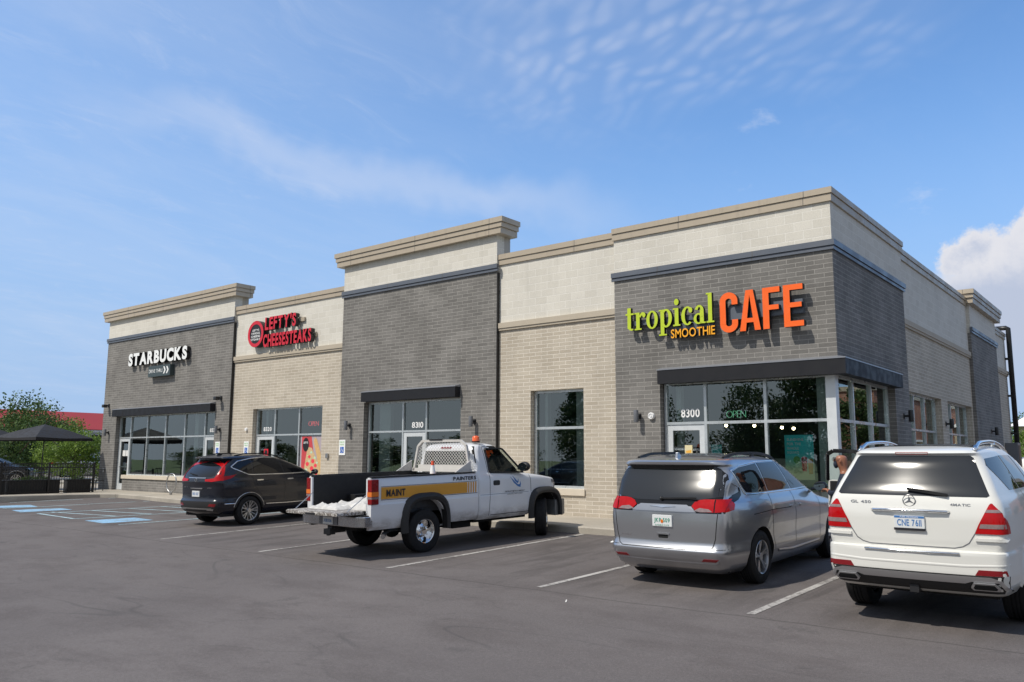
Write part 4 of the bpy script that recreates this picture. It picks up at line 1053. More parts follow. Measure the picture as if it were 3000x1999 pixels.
def loft_body(spec, nz=64):
    """horizontal loops stacked in z. spec: dict of pchips in z (yr, yf, w) and scalars"""
    yr, yf, w_ = pchip(spec['yr']), pchip(spec['yf']), pchip(spec['w'])
    br = pchip(spec['bow_r']); bf = spec.get('bow_f', .25); rc = pchip(spec['rc']); tr_ = spec.get('taper', .06); trf = pchip(tr_) if hasattr(tr_, '__len__') else (lambda z: tr_); tl = spec.get('tlen', .9)
    sag = pchip(spec.get('sag', [(0, 0), (3, 0)])); ym = spec.get('ym', 1.4)
    z0, z1 = spec['yr'][0][0], spec['yr'][-1][0]
    zs = []
    for z in sorted([z0+(z1-z0)*i/nz for i in range(nz+1)]+[p[0] for p in spec['yr']]+[p[0] for p in spec['w']]+[p[0] for p in spec['yf']]):
        if not zs or z-zs[-1] > .004: zs.append(z)
    zs[-1] = z1
    NR, NC, NS, NF = 8, 8, 26, 6
    def half(z):
        a, b, w = yr(z), yf(z), w_(z); tr = trf(z); r = min(rc(z), w*.8, (b-a)*.3); wr = w-tr; bw = br(z); pts = []
        def ry(x): return a+bw*(x/wr)**2
        for i in range(NR): x = (wr-r)*i/NR; pts.append((x, ry(x)))
        x0, yy0 = wr-r, ry(wr-r); sl = 2*bw*(wr-r)/wr**2
        for i in range(NC):
            t = math.pi/2*i/NC; pts.append((x0+r*math.sin(t)*1.0, yy0+sl*r*math.sin(t)*.5+r*1.15*(1-math.cos(t))))
        ys_ = yy0+sl*r*.5+r*1.15; rf = min(.38, (b-a)*.22)
        yend = b-bf-rf
        for i in range(NS+1):
            y = ys_+(yend-ys_)*i/NS; k = max(0, 1-(y-ys_)/tl); kf = max(0, 1-(yend-y)/1.1)
            pts.append((w-tr*k*k-.05*kf*kf, y))
        wf = w-.05
        for i in range(1, NC+1):
            t = math.pi/2*i/NC; pts.append((wf-rf*.75*(1-math.cos(t)), yend+rf*math.sin(t)))
        xe = wf-rf*.75
        for i in range(1, NF+1): q = i/NF; pts.append((xe*(1-q), yend+rf+bf*(1-(1-q)**2)))
        return pts
    vs = []; rings = []
    hl = (yf(z0+.3)-yr(z0+.3))/2
    for z in zs:
        h = half(z); ring_ = [(x, y) for x, y in h]+[(-x, y) for x, y in h[-2:0:-1]]
        k = sag(z); rings.append(len(vs)); vs += [(x, y, z-k*((y-ym)/hl)**2) for x, y in ring_]
    n = len(ring_); fs = []
    for a in rings[:-1]:
        for i in range(n): fs.append((a+i, a+(i+1) % n, a+n+(i+1) % n, a+n+i))
    # roof cap: shrinking loops with a little crown
    top = vs[rings[-1]:]; cx, cy = 0, sum(v[1] for v in top)/n; last = rings[-1]; cr = spec.get('crown', .035)
    for s in (.93, .84, .7, .5, .28, .1):
        b_ = len(vs); ktop = sag(z1)
        for x, y, z in top:
            yy_ = cy+(y-cy)*s; vs.append((x*s, yy_, z1-ktop*((yy_-ym)/hl)**2+cr*(1-s*s)))
        for i in range(n): fs.append((last+i, last+(i+1) % n, b_+(i+1) % n, b_+i))
        last = b_
    fs.append(tuple(last+i for i in range(n)))
    fs.append(tuple(range(n))[::-1])
    return vs, fs
class Car:
    def __init__(s, root, paint): s.root = root; s.paint = paint; s.bvh = None
    def body(s, spec, arches=(), cuts=(), name='body', nz=64, smooth_angle=40):
        vs, fs = loft_body(spec, nz); mb = MB(); mb.add(vs, fs); ob = mb.build(name, [s.paint, MT['well']], s.root)
        cutters = []
        for (y, z, r) in arches:
            for sd in (1, -1):
                c = MB(); c.cyl((sd*1.0, y, z), 0, r, .62, 48); cutters.append(c.build('cut', MT['well']))
        for c in cuts: cutters.append(c.build('cut', MT['well']))
        me0 = [(y, z, r) for y, z, r in arches]
        if cutters: ob = boolean(ob, cutters)
        me = ob.data; me.materials.clear(); me.materials.append(s.paint); me.materials.append(MT['well'])
        for p in me.polygons:
            p.use_smooth = True; p.material_index = 0; c = p.center
            for y, z, r in me0:
                d = math.hypot(c.y-y, c.z-z)
                if (d < r+.004 and abs(p.normal.x) < .35 and d > r-.02) or (d < r-.01 and abs(c.x) < .72): p.material_index = 1
            for q in cuts:
                bb = q.bb
                if bb[0]-.002 < c.x < bb[1]+.002 and bb[2]-.002 < c.y < bb[3]+.002 and bb[4]-.002 < c.z < bb[5]+.002 and q.inner(c): p.material_index = 1
        me.set_sharp_from_angle(angle=math.radians(smooth_angle)); ob.parent = s.root
        bm = bmesh.new(); bm.from_mesh(me); s.bvh = BVHTree.FromBMesh(bm); bm.free(); s.ob = ob
        return ob
    def hit(s, view, a, b):
        if view == 'R': o, d = Vector((3, a, b)), Vector((-1, 0, 0))
        elif view == 'L': o, d = Vector((-3, a, b)), Vector((1, 0, 0))
        elif view == 'B': o, d = Vector((a, -4, b)), Vector((0, 1, 0))
        elif view == 'F': o, d = Vector((a, 8, b)), Vector((0, -1, 0))
        else: o, d = Vector((a, b, 5)), Vector((0, 0, -1))
        p, nn, i, t = s.bvh.ray_cast(o, d)
        if p is None:
            q = o+d*(3 if view in 'RL' else 3.2); p, nn, i, t = s.bvh.find_nearest(q)
        if nn.dot(d) > 0: nn = -nn
        return p, nn, d
    def patch(s, name, view, poly, mat, off=.004, depth=.014, step=.05, parent=None, smooth=True):
        n = len(poly); pts = []
        for i in range(n):
            a, b = Vector(poly[i]), Vector(poly[(i+1) % n]); k = max(1, int((b-a).length/step))
            for j in range(k): pts.append(a.lerp(b, j/k))
        nb = len(pts); P = [tuple(p) for p in pts]
        x0, x1 = min(p[0] for p in P), max(p[0] for p in P); y0, y1 = min(p[1] for p in P), max(p[1] for p in P)
        def inside(q):
            c = False; j = nb-1
            for i in range(nb):
                if (P[i][1] > q[1]) != (P[j][1] > q[1]) and q[0] < (P[j][0]-P[i][0])*(q[1]-P[i][1])/(P[j][1]-P[i][1])+P[i][0]: c = not c
                j = i
            return c
        g_ = []
        nx, ny = int((x1-x0)/step), int((y1-y0)/step)
        for i in range(1, nx+1):
            for j in range(1, ny+1):
                q = (x0+(i-.5)*step, y0+(j-.5)*step)
                if inside(q) and min((q[0]-p[0])**2+(q[1]-p[1])**2 for p in P) > (step*.35)**2: g_.append(q)
        res = delaunay_2d_cdt([Vector(p) for p in P+g_], [], [list(range(nb))], 1, 1e-6)
        V2, E2, F2 = res[0], res[1], res[2]
        vs = []; ns = []
        for q in V2:
            p, nn, d = s.hit(view, q[0], q[1]); vs.append(p+nn*off); ns.append(nn)
        d = s.hit(view, *P[0])[2]; fs = []
        for f in F2:
            f = list(f); nn = (vs[f[1]]-vs[f[0]]).cross(vs[f[2]]-vs[f[0]])
            if nn.dot(d) > 0: f = f[::-1]
            fs.append(tuple(f))
        mb = MB(); mb.add(vs, fs)
        cnt = {}
        for f in fs:
            for i in range(len(f)): cnt[(f[i], f[(i+1) % len(f)])] = 1
        edge = [(a, b) for a, b in cnt if (b, a) not in cnt]
        if depth:
            m_ = {}; sv = []
            for a, b in edge:
                for q in (a, b):
                    if q not in m_: m_[q] = len(sv); sv.append(vs[q]); sv.append(vs[q]-ns[q]*depth)
            mb.add(sv, [(m_[a], m_[a]+1, m_[b]+1, m_[b]) for a, b in edge])
        o = mb.build(name, mat, parent or s.root)
        if smooth:
            for p in o.data.polygons[:len(fs)]: p.use_smooth = True
        return o
    def gap(s, name, view, lines, mat=None, w=.007, off=.0015, parent=None, step=.03, h=0):
        mb = MB()
        for line in lines:
            pts = []
            for a, b in zip(line[:-1], line[1:]):
                a, b = Vector(a), Vector(b); k = max(1, int((b-a).length/step))
                pts += [a.lerp(b, j/k) for j in range(k)]
            pts.append(Vector(line[-1])); Q = [s.hit(view, *p) for p in pts]; vs = []
            for i, (p, nn, d) in enumerate(Q):
                t = (Q[min(i+1, len(Q)-1)][0]-Q[max(i-1, 0)][0]).normalized(); sd = t.cross(nn).normalized()*w/2
                vs += [p+nn*off-sd, p+nn*(off+h), p+nn*off+sd]
            fs = []
            for i in range(len(Q)-1):
                a = 3*i; fs += [(a, a+3, a+4, a+1), (a+1, a+4, a+5, a+2)]
            mb.add(vs, fs)
        return mb.build(name, mat or MT['well'], parent or s.root, smooth=True)
    def text(s, name, view, text, rect, mat, off=.004, bold=.015, mirror=False, parent=None, track=.09, shear=0):
        lay, (a, b, c, d) = layout(text, bold, track); mb = MB()
        for ch, vs, fs in lay:
            P = []
            for p, q in vs:
                u = (p-a)/(b-a); v = (q-c)/(d-c); x = rect[0]+(rect[1]-rect[0])*u+shear*v*(rect[3]-rect[2]); y = rect[2]+(rect[3]-rect[2])*v
                h, nn, dd = s.hit(view, x, y); P.append(h+nn*off)
            mb.add(P, fs)
        return mb.build(name, mat, parent or s.root)
def rrect(x0, x1, y0, y1, r, n=5):
    out = []
    for cx, cy, a in ((x1-r, y1-r, 0), (x0+r, y1-r, 90), (x0+r, y0+r, 180), (x1-r, y0+r, 270)):
        for i in range(n+1): t = math.radians(a+90*i/n); out.append((cx+r*math.cos(t), cy+r*math.sin(t)))
    return out
def mirx(poly): return [(-x, y) for x, y in poly][::-1]
def wheel(root, x, y, r, w, rr, style='twin5', steer=0, rim_mat=None, hub=None):
    """x: lateral centre (sign = side)"""
    sd = 1 if x > 0 else -1
    t = bpy.data.objects.new('wheel', None); COL.objects.link(t); t.parent = root; t.location = (x, y, r); t.rotation_euler = (0, 0, steer+(0 if sd > 0 else math.pi))
    h = w/2; prof = [(-h*.92, rr*.98), (-h, rr*1.10), (-h*.98, r*.90), (-h*.80, r*.985), (-h*.55, r)]
    tread = []
    for i in range(5):
        a = -h*.5+h*i*.25; tread += [(a-.02*h-.0, r), (a, r), (a+.004, r-.009), (a+.016, r-.009), (a+.02, r)]
    prof += [(-h*.5, r), (-h*.34, r), (-h*.33, r-.009), (-h*.25, r-.009), (-h*.24, r), (-h*.05, r), (-h*.04, r-.009), (h*.04, r-.009), (h*.05, r), (h*.24, r), (h*.25, r-.009), (h*.33, r-.009), (h*.34, r), (h*.55, r), (h*.80, r*.985), (h*.98, r*.90), (h, rr*1.10), (h*.92, rr*.98), (h*.6, rr*.95)]
    MB().lathe(prof, (0, 0, 0), 0, 48).build('tyre', MT['rubber'], t, smooth='auto')
    rm = MB(); ro = rr*1.0; rim_mat = rim_mat or MT['alloy']
    rm.lathe([(h*.93, ro), (h*.98, ro*.985), (h*.93, ro*.94), (h*.55, ro*.90), (-h*.2, ro*.86), (-h*.8, ro*.9)], (0, 0, 0), 0, 48, 0)
    rm.lathe([(h*.12, ro*.88), (h*.12, .02)], (0, 0, 0), 0, 24, 1)
    def spoke(a, w0, w1, r0, r1, d0, d1):
        ca, sa = math.cos(a), math.sin(a); vs = []
        for rad, wd, dx in ((r0, w0, d0), (r1, w1, d1)):
            for s_, e in ((-1, 0), (1, 0), (1, -.035), (-1, -.035)): vs.append((dx+e, rad*ca-s_*wd*sa, rad*sa+s_*wd*ca))
        rm.add(vs, [(0, 1, 2, 3), (7, 6, 5, 4), (0, 4, 5, 1), (1, 5, 6, 2), (2, 6, 7, 3), (3, 7, 4, 0)], 0)
    if style == 'twin5':
        for k in range(5):
            a = 2*math.pi*k/5+.3
            spoke(a-.03, .012, .017, .04, ro*.95, h*.62, h*.9); spoke(a+.20, .012, .017, .04, ro*.95, h*.62, h*.9)
    elif style == 'y5':
        for k in range(5):
            a = 2*math.pi*k/5+.1
            spoke(a, .020, .014, .03, ro*.55, h*.6, h*.72); spoke(a-.16, .010, .016, ro*.35, ro*.95, h*.66, h*.9); spoke(a+.16, .010, .016, ro*.35, ro*.95, h*.66, h*.9)
            spoke(a+.63, .008, .010, .05, ro*.95, h*.55, h*.86)
    elif style == 'steel8':
        rm.lathe([(h*.80, ro*.93), (h*.20, ro*.80), (h*.30, ro*.62), (h*.46, ro*.50), (h*.55, ro*.34), (h*.80, ro*.30), (h*.82, ro*.20), (h*.82, .001)], (0, 0, 0), 0, 40, 0)
        for k in range(8):
            a = 2*math.pi*k/8; rm.cyl((h*.56, ro*.43*math.cos(a), ro*.43*math.sin(a)), 0, .012, .05, 8, 0)
            a += math.pi/8
            if k % 2 == 0: rm.cyl((h*.30, ro*.70*math.cos(a), ro*.70*math.sin(a)), 0, .026, .03, 12, 1)
    elif style == 'spoke7':
        for k in range(7): spoke(2*math.pi*k/7, .018, .028, .04, ro*.95, h*.6, h*.9)
    if style != 'steel8':
        rm.cyl((h*.62, 0, 0), 0, .055, .05, 20, 0)
    rm.build('rim', [rim_mat, MT['well']], t, smooth='auto')
    return t
MT['alloy'] = plain('alloy wheel', (.50, .51, .53), .28, metal=.85)
MT['tint'] = plain('tinted window glass', (.008, .009, .011), .02, spec=.5)
MT['lens_red'] = plain('red lamp lens', (.40, .004, .006), .15, spec=.35, var=.3, scale=11)
MT['lens_dred'] = plain('dark red reflector', (.20, .004, .008), .2, coat=.6)
MT['lens_amber'] = plain('amber lamp lens', (.75, .17, .01), .15, coat=1)
MT['lens_clear'] = plain('clear lamp lens', (.26, .19, .19), .15, metal=.1, coat=.4, var=.4, scale=40)
MT['satin'] = plain('satin silver trim', (.52, .52, .53), .3, metal=.8)
MT['badge'] = plain('badge metal', (.22, .22, .23), .3, metal=.8)
MT['plate_w'] = plain('number plate', (.70, .72, .72), .4)
MT['ink_blue'] = plain('plate blue ink', (.05, .18, .45), .5); MT['ink_green'] = plain('plate green ink', (.02, .26, .16), .5); MT['ink_black'] = plain('black lettering', (.015, .015, .02), .5)
MT['blackp'] = plain('textured black plastic', (.018, .018, .019), .6, bump=.1, bscale=300)
MT['mirror'] = plain('mirror glass', (.20, .23, .22), .03, metal=1)
def mirror_pod(root, x, y, z, sd, mat, s=1):
    mb = MB(); mb.sphere((x+sd*.12*s, y, z), .11*s, 16, 10, sc=(1.05, .62, .72)); mb.bar((x-sd*.03, y+.01, z-.05), (x+sd*.08, y, z-.03), .07, .04)
    o = mb.build('wing_mirror', mat, root, smooth=True)
    g_ = MB(); g_.prism([(x+sd*(.12+.095*math.cos(t))*s+0, z+.062*s*math.sin(t)) for t in [math.radians(q) for q in range(0, 360, 24)]], 1, y-.066*s, y-.055*s); g_.build('mirror_glass', MT['mirror'], o, fix=True)
    return o
def slope_root(name, label, cat, x, y, deg):
    r = thing(name, label, cat, (x, y, zg(y))); r.rotation_euler = (math.atan(SL), 0, math.radians(deg)); return r
def plate(c, x0, x1, z0, z1, text, ink, extra=None):
    p, nn, d = c.hit('B', (x0+x1)/2, (z0+z1)/2); y = p.y-.022
    mb = MB(); mb.box(x0, x1, y, y+.03, z0, z1); o = mb.build('number_plate', MT['plate_w'], c.root, bevel=.003)
    h = z1-z0; lettering('lettering', text, (x0+.03, x1-.03, z0+h*.26, z0+h*.74), ((0, y-.002, 0), (1, 0, 0), (0, 0, 1)), [ink], 0, o, bold=.02, per_char=False, track=.12)
    return o, y
# ================================================================ silver minivan
silver = paintmat('silver paint', (.42, .43, .455), metal=.85, rough=.30, flake=.05)
root = slope_root('minivan', 'silver minivan with black roof rails parked next to the white SUV', 'van', -5.73, -6.2, 0)
c = Car(root, silver)
c.body(dict(yr=[(.21, -.86), (.29, -.99), (.35, -1.04), (.42, -1.09), (.52, -1.12), (.57, -1.09), (.64, -1.065), (.85, -1.07), (1.02, -1.06), (1.14, -1.03), (1.25, -.99), (1.4, -.91), (1.58, -.80), (1.65, -.77), (1.668, -.80), (1.685, -.85), (1.725, -.86), (1.75, -.80), (1.765, -.68)],
            yf=[(.21, 3.75), (.5, 4.03), (.75, 4.03), (.92, 3.85), (1.0, 3.5), (1.08, 3.05), (1.16, 2.85), (1.4, 2.32), (1.6, 1.85), (1.70, 1.55), (1.765, 1.15)],
            w=[(.21, .88), (.30, .955), (.38, .975), (.5, 1.0), (.62, .998), (.9, 1.01), (1.05, 1.0), (1.15, .975), (1.21, .945), (1.26, .93), (1.45, .905), (1.60, .875), (1.70, .84), (1.745, .80), (1.765, .765)],
            bow_r=[(.21, .05), (.5, .07), (1.1, .07), (1.6, .06), (1.77, .10)], rc=[(.21, .16), (.55, .17), (1.1, .15), (1.4, .15), (1.65, .20), (1.77, .24)],
            taper=[(.2, .09), (1.2, .08), (1.5, .03), (1.77, .0)], tlen=.9, sag=[(0, 0), (1.1, 0), (1.765, .015)], ym=.9, crown=.055), arches=[(0, .37, .425), (3.09, .37, .425)])
# rear glass: black surround, then the glass; spoiler shadow strip
c.patch('rear_window', 'B', [(-.80, 1.235), (-.82, 1.33), (-.70, 1.60), (-.66, 1.628), (.66, 1.628), (.70, 1.60), (.82, 1.33), (.80, 1.235), (.30, 1.15), (.26, 1.105), (-.26, 1.105), (-.30, 1.15)] if 0 else
        [(-.90, 1.20), (-.885, 1.36), (-.83, 1.54), (-.74, 1.62), (-.64, 1.665), (.64, 1.665), (.74, 1.62), (.83, 1.54), (.885, 1.36), (.905, 1.20), (.88, 1.03), (.50, 1.03), (.42, 1.12), (-.42, 1.12), (-.50, 1.03), (-.88, 1.03)], MT['black_gloss'], .003)
MT['hazeglass'] = plain('dusty rear glass', (.020, .022, .026), .13, spec=.55)
c.patch('rear_glass', 'B', [(-.82, 1.25), (-.825, 1.34), (-.76, 1.60), (.76, 1.60), (.825, 1.34), (.82, 1.25), (.42, 1.19), (-.42, 1.19)], MT['hazeglass'], .008)
for sg in (1, -1):
    f_ = (lambda p: p) if sg > 0 else mirx
    o = c.patch('tail_lamp', 'B', f_([(.43, 1.12), (.47, 1.175), (.54, 1.205), (.62, 1.215), (.745, 1.215), (.745, 1.045), (.56, 1.045), (.49, 1.065)]), MT['lens_red'], .014, .03, .03)
    c.patch('clear_lens', 'B', f_([(.47, 1.062), (.55, 1.10), (.68, 1.085), (.73, 1.052), (.56, 1.045)]), MT['lens_clear'], .017, .01, .03, parent=o)
    o = c.patch('tail_lamp', 'B', f_([(.762, 1.045), (.762, 1.215), (.875, 1.215), (.885, 1.14), (.87, 1.055)]), MT['lens_red'], .014, .03, .03)
    c.patch('side_lens', 'R' if sg > 0 else 'L', [(-.95, 1.05), (-.95, 1.215), (-.76, 1.205), (-.70, 1.15), (-.76, 1.075)], MT['lens_red'], .010, .02, .03, parent=o)
    c.patch('reflector', 'B', f_([(.56, .395), (.60, .43), (.80, .43), (.76, .395)]), MT['lens_dred'], .006)
c.patch('lamp_trim', 'B', [(-.42, 1.10), (-.33, 1.165), (.33, 1.165), (.42, 1.10), (.38, 1.075), (-.38, 1.075)] if 0 else [(-.50, 1.045), (-.36, 1.135), (.36, 1.135), (.50, 1.045), (.40, 1.04), (-.40, 1.04)], silver, .014, .02)
c.patch('emblem', 'B', [(-.20, 1.105), (-.05, 1.095), (0, 1.085), (.05, 1.095), (.20, 1.105), (.06, 1.115), (0, 1.12), (-.06, 1.115)], MT['chrome'], .024, .012, .02)
c.gap('panel_gap', 'B', [[(-.80, 1.03), (-.76, .70), (-.72, .575), (-.66, .545), (.66, .545), (.72, .575), (.76, .70), (.80, 1.03)]], w=.012)
c.gap('panel_gap', 'B', [[(-.90, .56), (-.72, .555)], [(.72, .555), (.90, .56)]], w=.008)
c.gap('bumper_crease', 'B', [[(-.80, .395), (-.76, .365), (.76, .365), (.80, .395)]], silver, w=.03, off=.0, h=.012)
o, y_ = plate(c, -.152, .152, .835, .99, 'JKP 509', MT['ink_green']); mb = MB(); mb.sphere((.0, y_-.002, .905), .022, 10, 8, sc=(1, .1, 1.2)); mb.build('fruit_mark', MT['lens_amber'], o)
lettering('lettering', 'SUNSHINE STATE', (-.11, .11, .843, .862), ((0, y_-.002, 0), (1, 0, 0), (0, 0, 1)), [MT['ink_green']], 0, o, per_char=False)
c.patch('handle_recess', 'B', rrect(-.075, .075, .675, .725, .015), MT['well'], .002); c.patch('handle', 'B', rrect(-.10, .10, .725, .745, .008), silver, .016, .02, .03)
c.text('badge', 'B', 'VOYAGER', (-.70, -.52, .68, .705), MT['chrome'], .004)
mb = MB(); p = c.hit('B', .02, 1.22)[0]; mb.bar((-.02, p.y-.03, 1.215), (.50, p.y-.022, 1.235), .016, .022); mb.sphere((-.03, p.y-.025, 1.215), .028, 10, 8); mb.build('wiper', MT['black'], root)
# side glass
W_ = {'quarter_window': [(-.60, 1.585), (-.38, 1.635), (.20, 1.675), (.42, 1.265), (-.16, 1.275), (-.30, 1.29)],
      'side_window': [(.245, 1.677), (1.02, 1.675), (1.34, 1.255), (.465, 1.265)], 'front_window': [(1.07, 1.672), (1.32, 1.635), (1.68, 1.50), (2.25, 1.25), (1.40, 1.25)]}
for sd in 'RL':
    for k, v in W_.items(): c.patch(k, sd, v, MT['tint'], .004, .012, .045)
    c.gap('chrome_strip', sd, [[(-.63, 1.60), (-.33, 1.255), (-.16, 1.248), (2.28, 1.225)], [(-.63, 1.60), (-.38, 1.655), (.2, 1.697), (1.05, 1.695), (1.34, 1.655), (1.72, 1.515), (2.30, 1.235)]], MT['chrome'], w=.018, off=.004, h=.006)
    c.gap('panel_gap', sd, [[(.42, 1.23), (.40, 1.0), (.42, .60), (.50, .42)], [(1.30, 1.23), (1.33, .9), (1.30, .45)], [(2.45, 1.17), (2.42, .8), (2.40, .45)], [(-.25, .98), (.40, 1.0), (1.32, .99)]], w=.011)
    c.gap('rocker_crease', sd, [[(.62, .40), (1.2, .36), (2.4, .38)]], silver, w=.05, off=.0, h=.014)
    c.patch('door_handle', sd, rrect(1.12, 1.28, .985, 1.02, .012), silver, .022, .03, .04); c.patch('door_handle', sd, rrect(1.50, 1.66, .985, 1.02, .012), silver, .022, .03, .04)
    s_ = 1 if sd == 'R' else -1
    mirror_pod(root, s_*.94, 2.36, 1.24, s_, MT['black_gloss'], 1.0)
for s_ in (1, -1):
    rl = MB(); pts = []
    for i in range(15):
        y = -.50+2.0*i/14; e = min(i, 14-i)/2.5; p = c.hit('T', s_*.68, y)[0]; pts.append((s_*.68, y, p.z+.0+.045*min(1, e)))
    for a, b_ in zip(pts[:-1], pts[1:]): rl.bar(a, b_, .035, .04)
    for q in (pts[0], pts[7], pts[-1]): rl.box(q[0]-.02, q[0]+.02, q[1]-.05, q[1]+.05, q[2]-.07, q[2])
    rl.build('roof_rail', MT['black'], root)
mb = MB(); p = c.hit('T', 0, -.55)[0]; mb.prism([(-.60, p.z-.01), (-.45, p.z-.01), (-.53, p.z+.07), (-.58, p.z+.07)], 0, -.018, .018); mb.build('roof_antenna', silver, root, fix=True, bevel=.006)
c.patch('sunroof', 'T', rrect(-.48, .48, -.1, 1.2, .06), MT['black_gloss'], .004)
for x, y in ((.87, 0), (-.87, 0), (.87, 3.09), (-.87, 3.09)): wheel(root, x, y, .37, .235, .235, 'twin5', rim_mat=MT['alloy'])
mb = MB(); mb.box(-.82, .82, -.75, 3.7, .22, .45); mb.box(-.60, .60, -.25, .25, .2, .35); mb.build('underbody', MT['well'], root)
c.patch('windscreen', 'F', [(-.74, 1.18), (-.60, 1.66), (.60, 1.66), (.74, 1.18)], MT['tint'], .004)
for s_ in (1, -1): c.patch('headlamp', 'F', (lambda p: p if s_ > 0 else mirx(p))([(.45, .80), (.80, .90), (.84, .78), (.5, .72)]), MT['lens_clear'], .006)

# ================================================================ white SUV
wp = paintmat('white paint', (.70, .695, .655), rough=.3, coat=.7)
root = slope_root('suv', 'white SUV with chrome roof rails and an open driver door, rightmost of the parked cars', 'car', -2.36, -6.8, 0)
c = Car(root, wp); door_cut = MB(); door_cut.box(-1.3, -.62, 1.60, 2.62, .48, 1.80); door_cut.bb = (-1.3, -.62, 1.60, 2.62, .48, 1.80); door_cut.inner = lambda q: True
c.body(dict(yr=[(.38, -.98), (.45, -1.10), (.55, -1.17), (.62, -1.19), (.80, -1.19), (.835, -1.18), (.85, -1.12), (.95, -1.13), (1.15, -1.125), (1.3, -1.10), (1.42, -1.06), (1.6, -.955), (1.80, -.84), (1.84, -.83), (1.87, -.86), (1.90, -.80), (1.915, -.66)],
            yf=[(.38, 3.7), (.6, 3.9), (.9, 3.88), (1.08, 3.65), (1.16, 3.1), (1.24, 2.75), (1.5, 2.3), (1.75, 1.75), (1.86, 1.35), (1.915, 1.0)],
            w=[(.38, .88), (.5, .94), (.62, .955), (.80, .955), (.86, .945), (1.0, .955), (1.2, .95), (1.34, .925), (1.41, .895), (1.6, .82), (1.8, .735), (1.87, .70), (1.915, .64)],
            bow_r=[(.38, .06), (.8, .07), (.86, .05), (1.4, .05), (1.92, .09)], rc=[(.38, .12), (.82, .12), (.9, .09), (1.4, .10), (1.92, .14)],
            taper=.055, tlen=.8, sag=[(0, 0), (1.3, 0), (1.915, .04)], ym=.7, crown=.03), arches=[(0, .40, .455), (3.075, .40, .455)], cuts=[door_cut])
c.patch('rear_glass', 'B', [(-.765, 1.415), (-.60, 1.80), (-.57, 1.825), (.57, 1.825), (.60, 1.80), (.765, 1.415), (.74, 1.40), (-.74, 1.40)], MT['hazeglass'], .004)
c.patch('brake_lamp', 'B', rrect(-.17, .17, 1.845, 1.862, .008), MT['lens_dred'], .006, .012, .03)
for sg in (1, -1):
    f_ = (lambda p: p) if sg > 0 else mirx
    o = c.patch('tail_lamp', 'B', f_([(.62, 1.03), (.655, 1.12), (.76, 1.325), (.785, 1.34), (.865, 1.24), (.893, 1.12), (.897, 1.03)]), MT['lens_red'], .012, .03, .03)
    c.patch('clear_lens', 'B', f_([(.66, 1.085), (.675, 1.13), (.885, 1.13), (.89, 1.085)]), MT['lens_clear'], .015, .01, .03, parent=o); c.patch('clear_lens', 'B', f_([(.72, 1.245), (.74, 1.275), (.84, 1.275), (.86, 1.245)]), MT['lens_clear'], .015, .01, .03, parent=o)
    c.patch('side_lens', 'R' if sg > 0 else 'L', [(-1.02, 1.03), (-1.02, 1.20), (-.98, 1.17), (-.92, 1.10), (-.91, 1.03)], MT['lens_red'], .008, .02, .03, parent=o)
    c.patch('reflector', 'B', f_([(.60, .615), (.635, .67), (.875, .67), (.885, .615)]), MT['lens_dred'], .006)
    c.patch('exhaust_tip', 'B', f_([(.55, .50), (.58, .548), (.77, .548), (.81, .50), (.79, .478), (.57, .478)]), MT['satin'], .035, .06, .03); c.patch('exhaust_hole', 'B', f_([(.572, .503), (.592, .536), (.762, .536), (.788, .503), (.775, .49), (.585, .49)]), MT['well'], .038, .02, .03)
c.patch('bumper_lower', 'B', [(-.895, .612), (.895, .612), (.87, .42), (-.87, .42)], MT['blackp'], .005)
c.patch('skid_trim', 'B', [(-.88, .47), (-.83, .57), (-.74, .598), (.74, .598), (.83, .57), (.88, .47), (.845, .47), (.80, .552), (.56, .552), (.50, .530), (-.50, .530), (-.56, .552), (-.80, .552), (-.845, .47)], MT['satin'], .016, .02, .03)
p = c.hit('B', 0, .815)[0]; MB().tube([(-.47, p.y+.012, .822), (-.2, p.y-.004, .820), (.2, p.y-.004, .820), (.47, p.y+.012, .822)], .014, 10).build('step_trim', MT['chrome'], root, smooth=True)
c.gap('panel_gap', 'B', [[(-.62, 1.03), (-.56, .93), (-.50, .89), (-.42, .87), (.42, .87), (.50, .89), (.56, .93), (.62, 1.03), (.66, 1.12), (.775, 1.34)], [(-.62, 1.03), (-.66, 1.12), (-.775, 1.34)]], MT['lampgrey'], w=.011)
c.gap('bumper_crease', 'B', [[(-.90, .72), (-.5, .70), (.5, .70), (.90, .72)]], wp, w=.03, off=0, h=.008)
for sg in (1, -1): c.patch('bumper_pad', 'B', (lambda p: p if sg > 0 else mirx(p))([(.62, .985), (.90, .985), (.885, .955), (.62, .955)]), wp, .02, .03)
p = c.hit('B', 0, 1.245)[0]; MB().tube([(-.385, p.y+.01, 1.24), (-.365, p.y-.022, 1.243), (-.2, p.y-.034, 1.246), (.2, p.y-.034, 1.246), (.365, p.y-.022, 1.243), (.385, p.y+.01, 1.24)], .017, 12).build('grab_handle', MT['chrome'], root, smooth=True)
p = c.hit('B', 0, 1.345)[0]; em = MB(); yy_ = p.y-.012
em.tube([(0+.062*math.cos(t), yy_, 1.348+.062*math.sin(t)) for t in [2*math.pi*i/32 for i in range(32)]], .0042, 8, closed=True)
for a in (90, 210, 330):
    t = math.radians(a); q = Vector((math.cos(t), 0, math.sin(t))); s_ = Vector((-math.sin(t), 0, math.cos(t))); o_ = Vector((0, yy_, 1.348))
    em.add([o_-s_*.008, o_+q*.060, o_+s_*.008, o_-s_*.008+Vector((0, .01, 0)), o_+q*.060+Vector((0, .01, 0)), o_+s_*.008+Vector((0, .01, 0)), o_+Vector((0, -.006, 0))], [(0, 1, 6), (1, 2, 6), (2, 0, 6), (3, 4, 1, 0), (4, 5, 2, 1)])
em.build('emblem', MT['badge'], root)
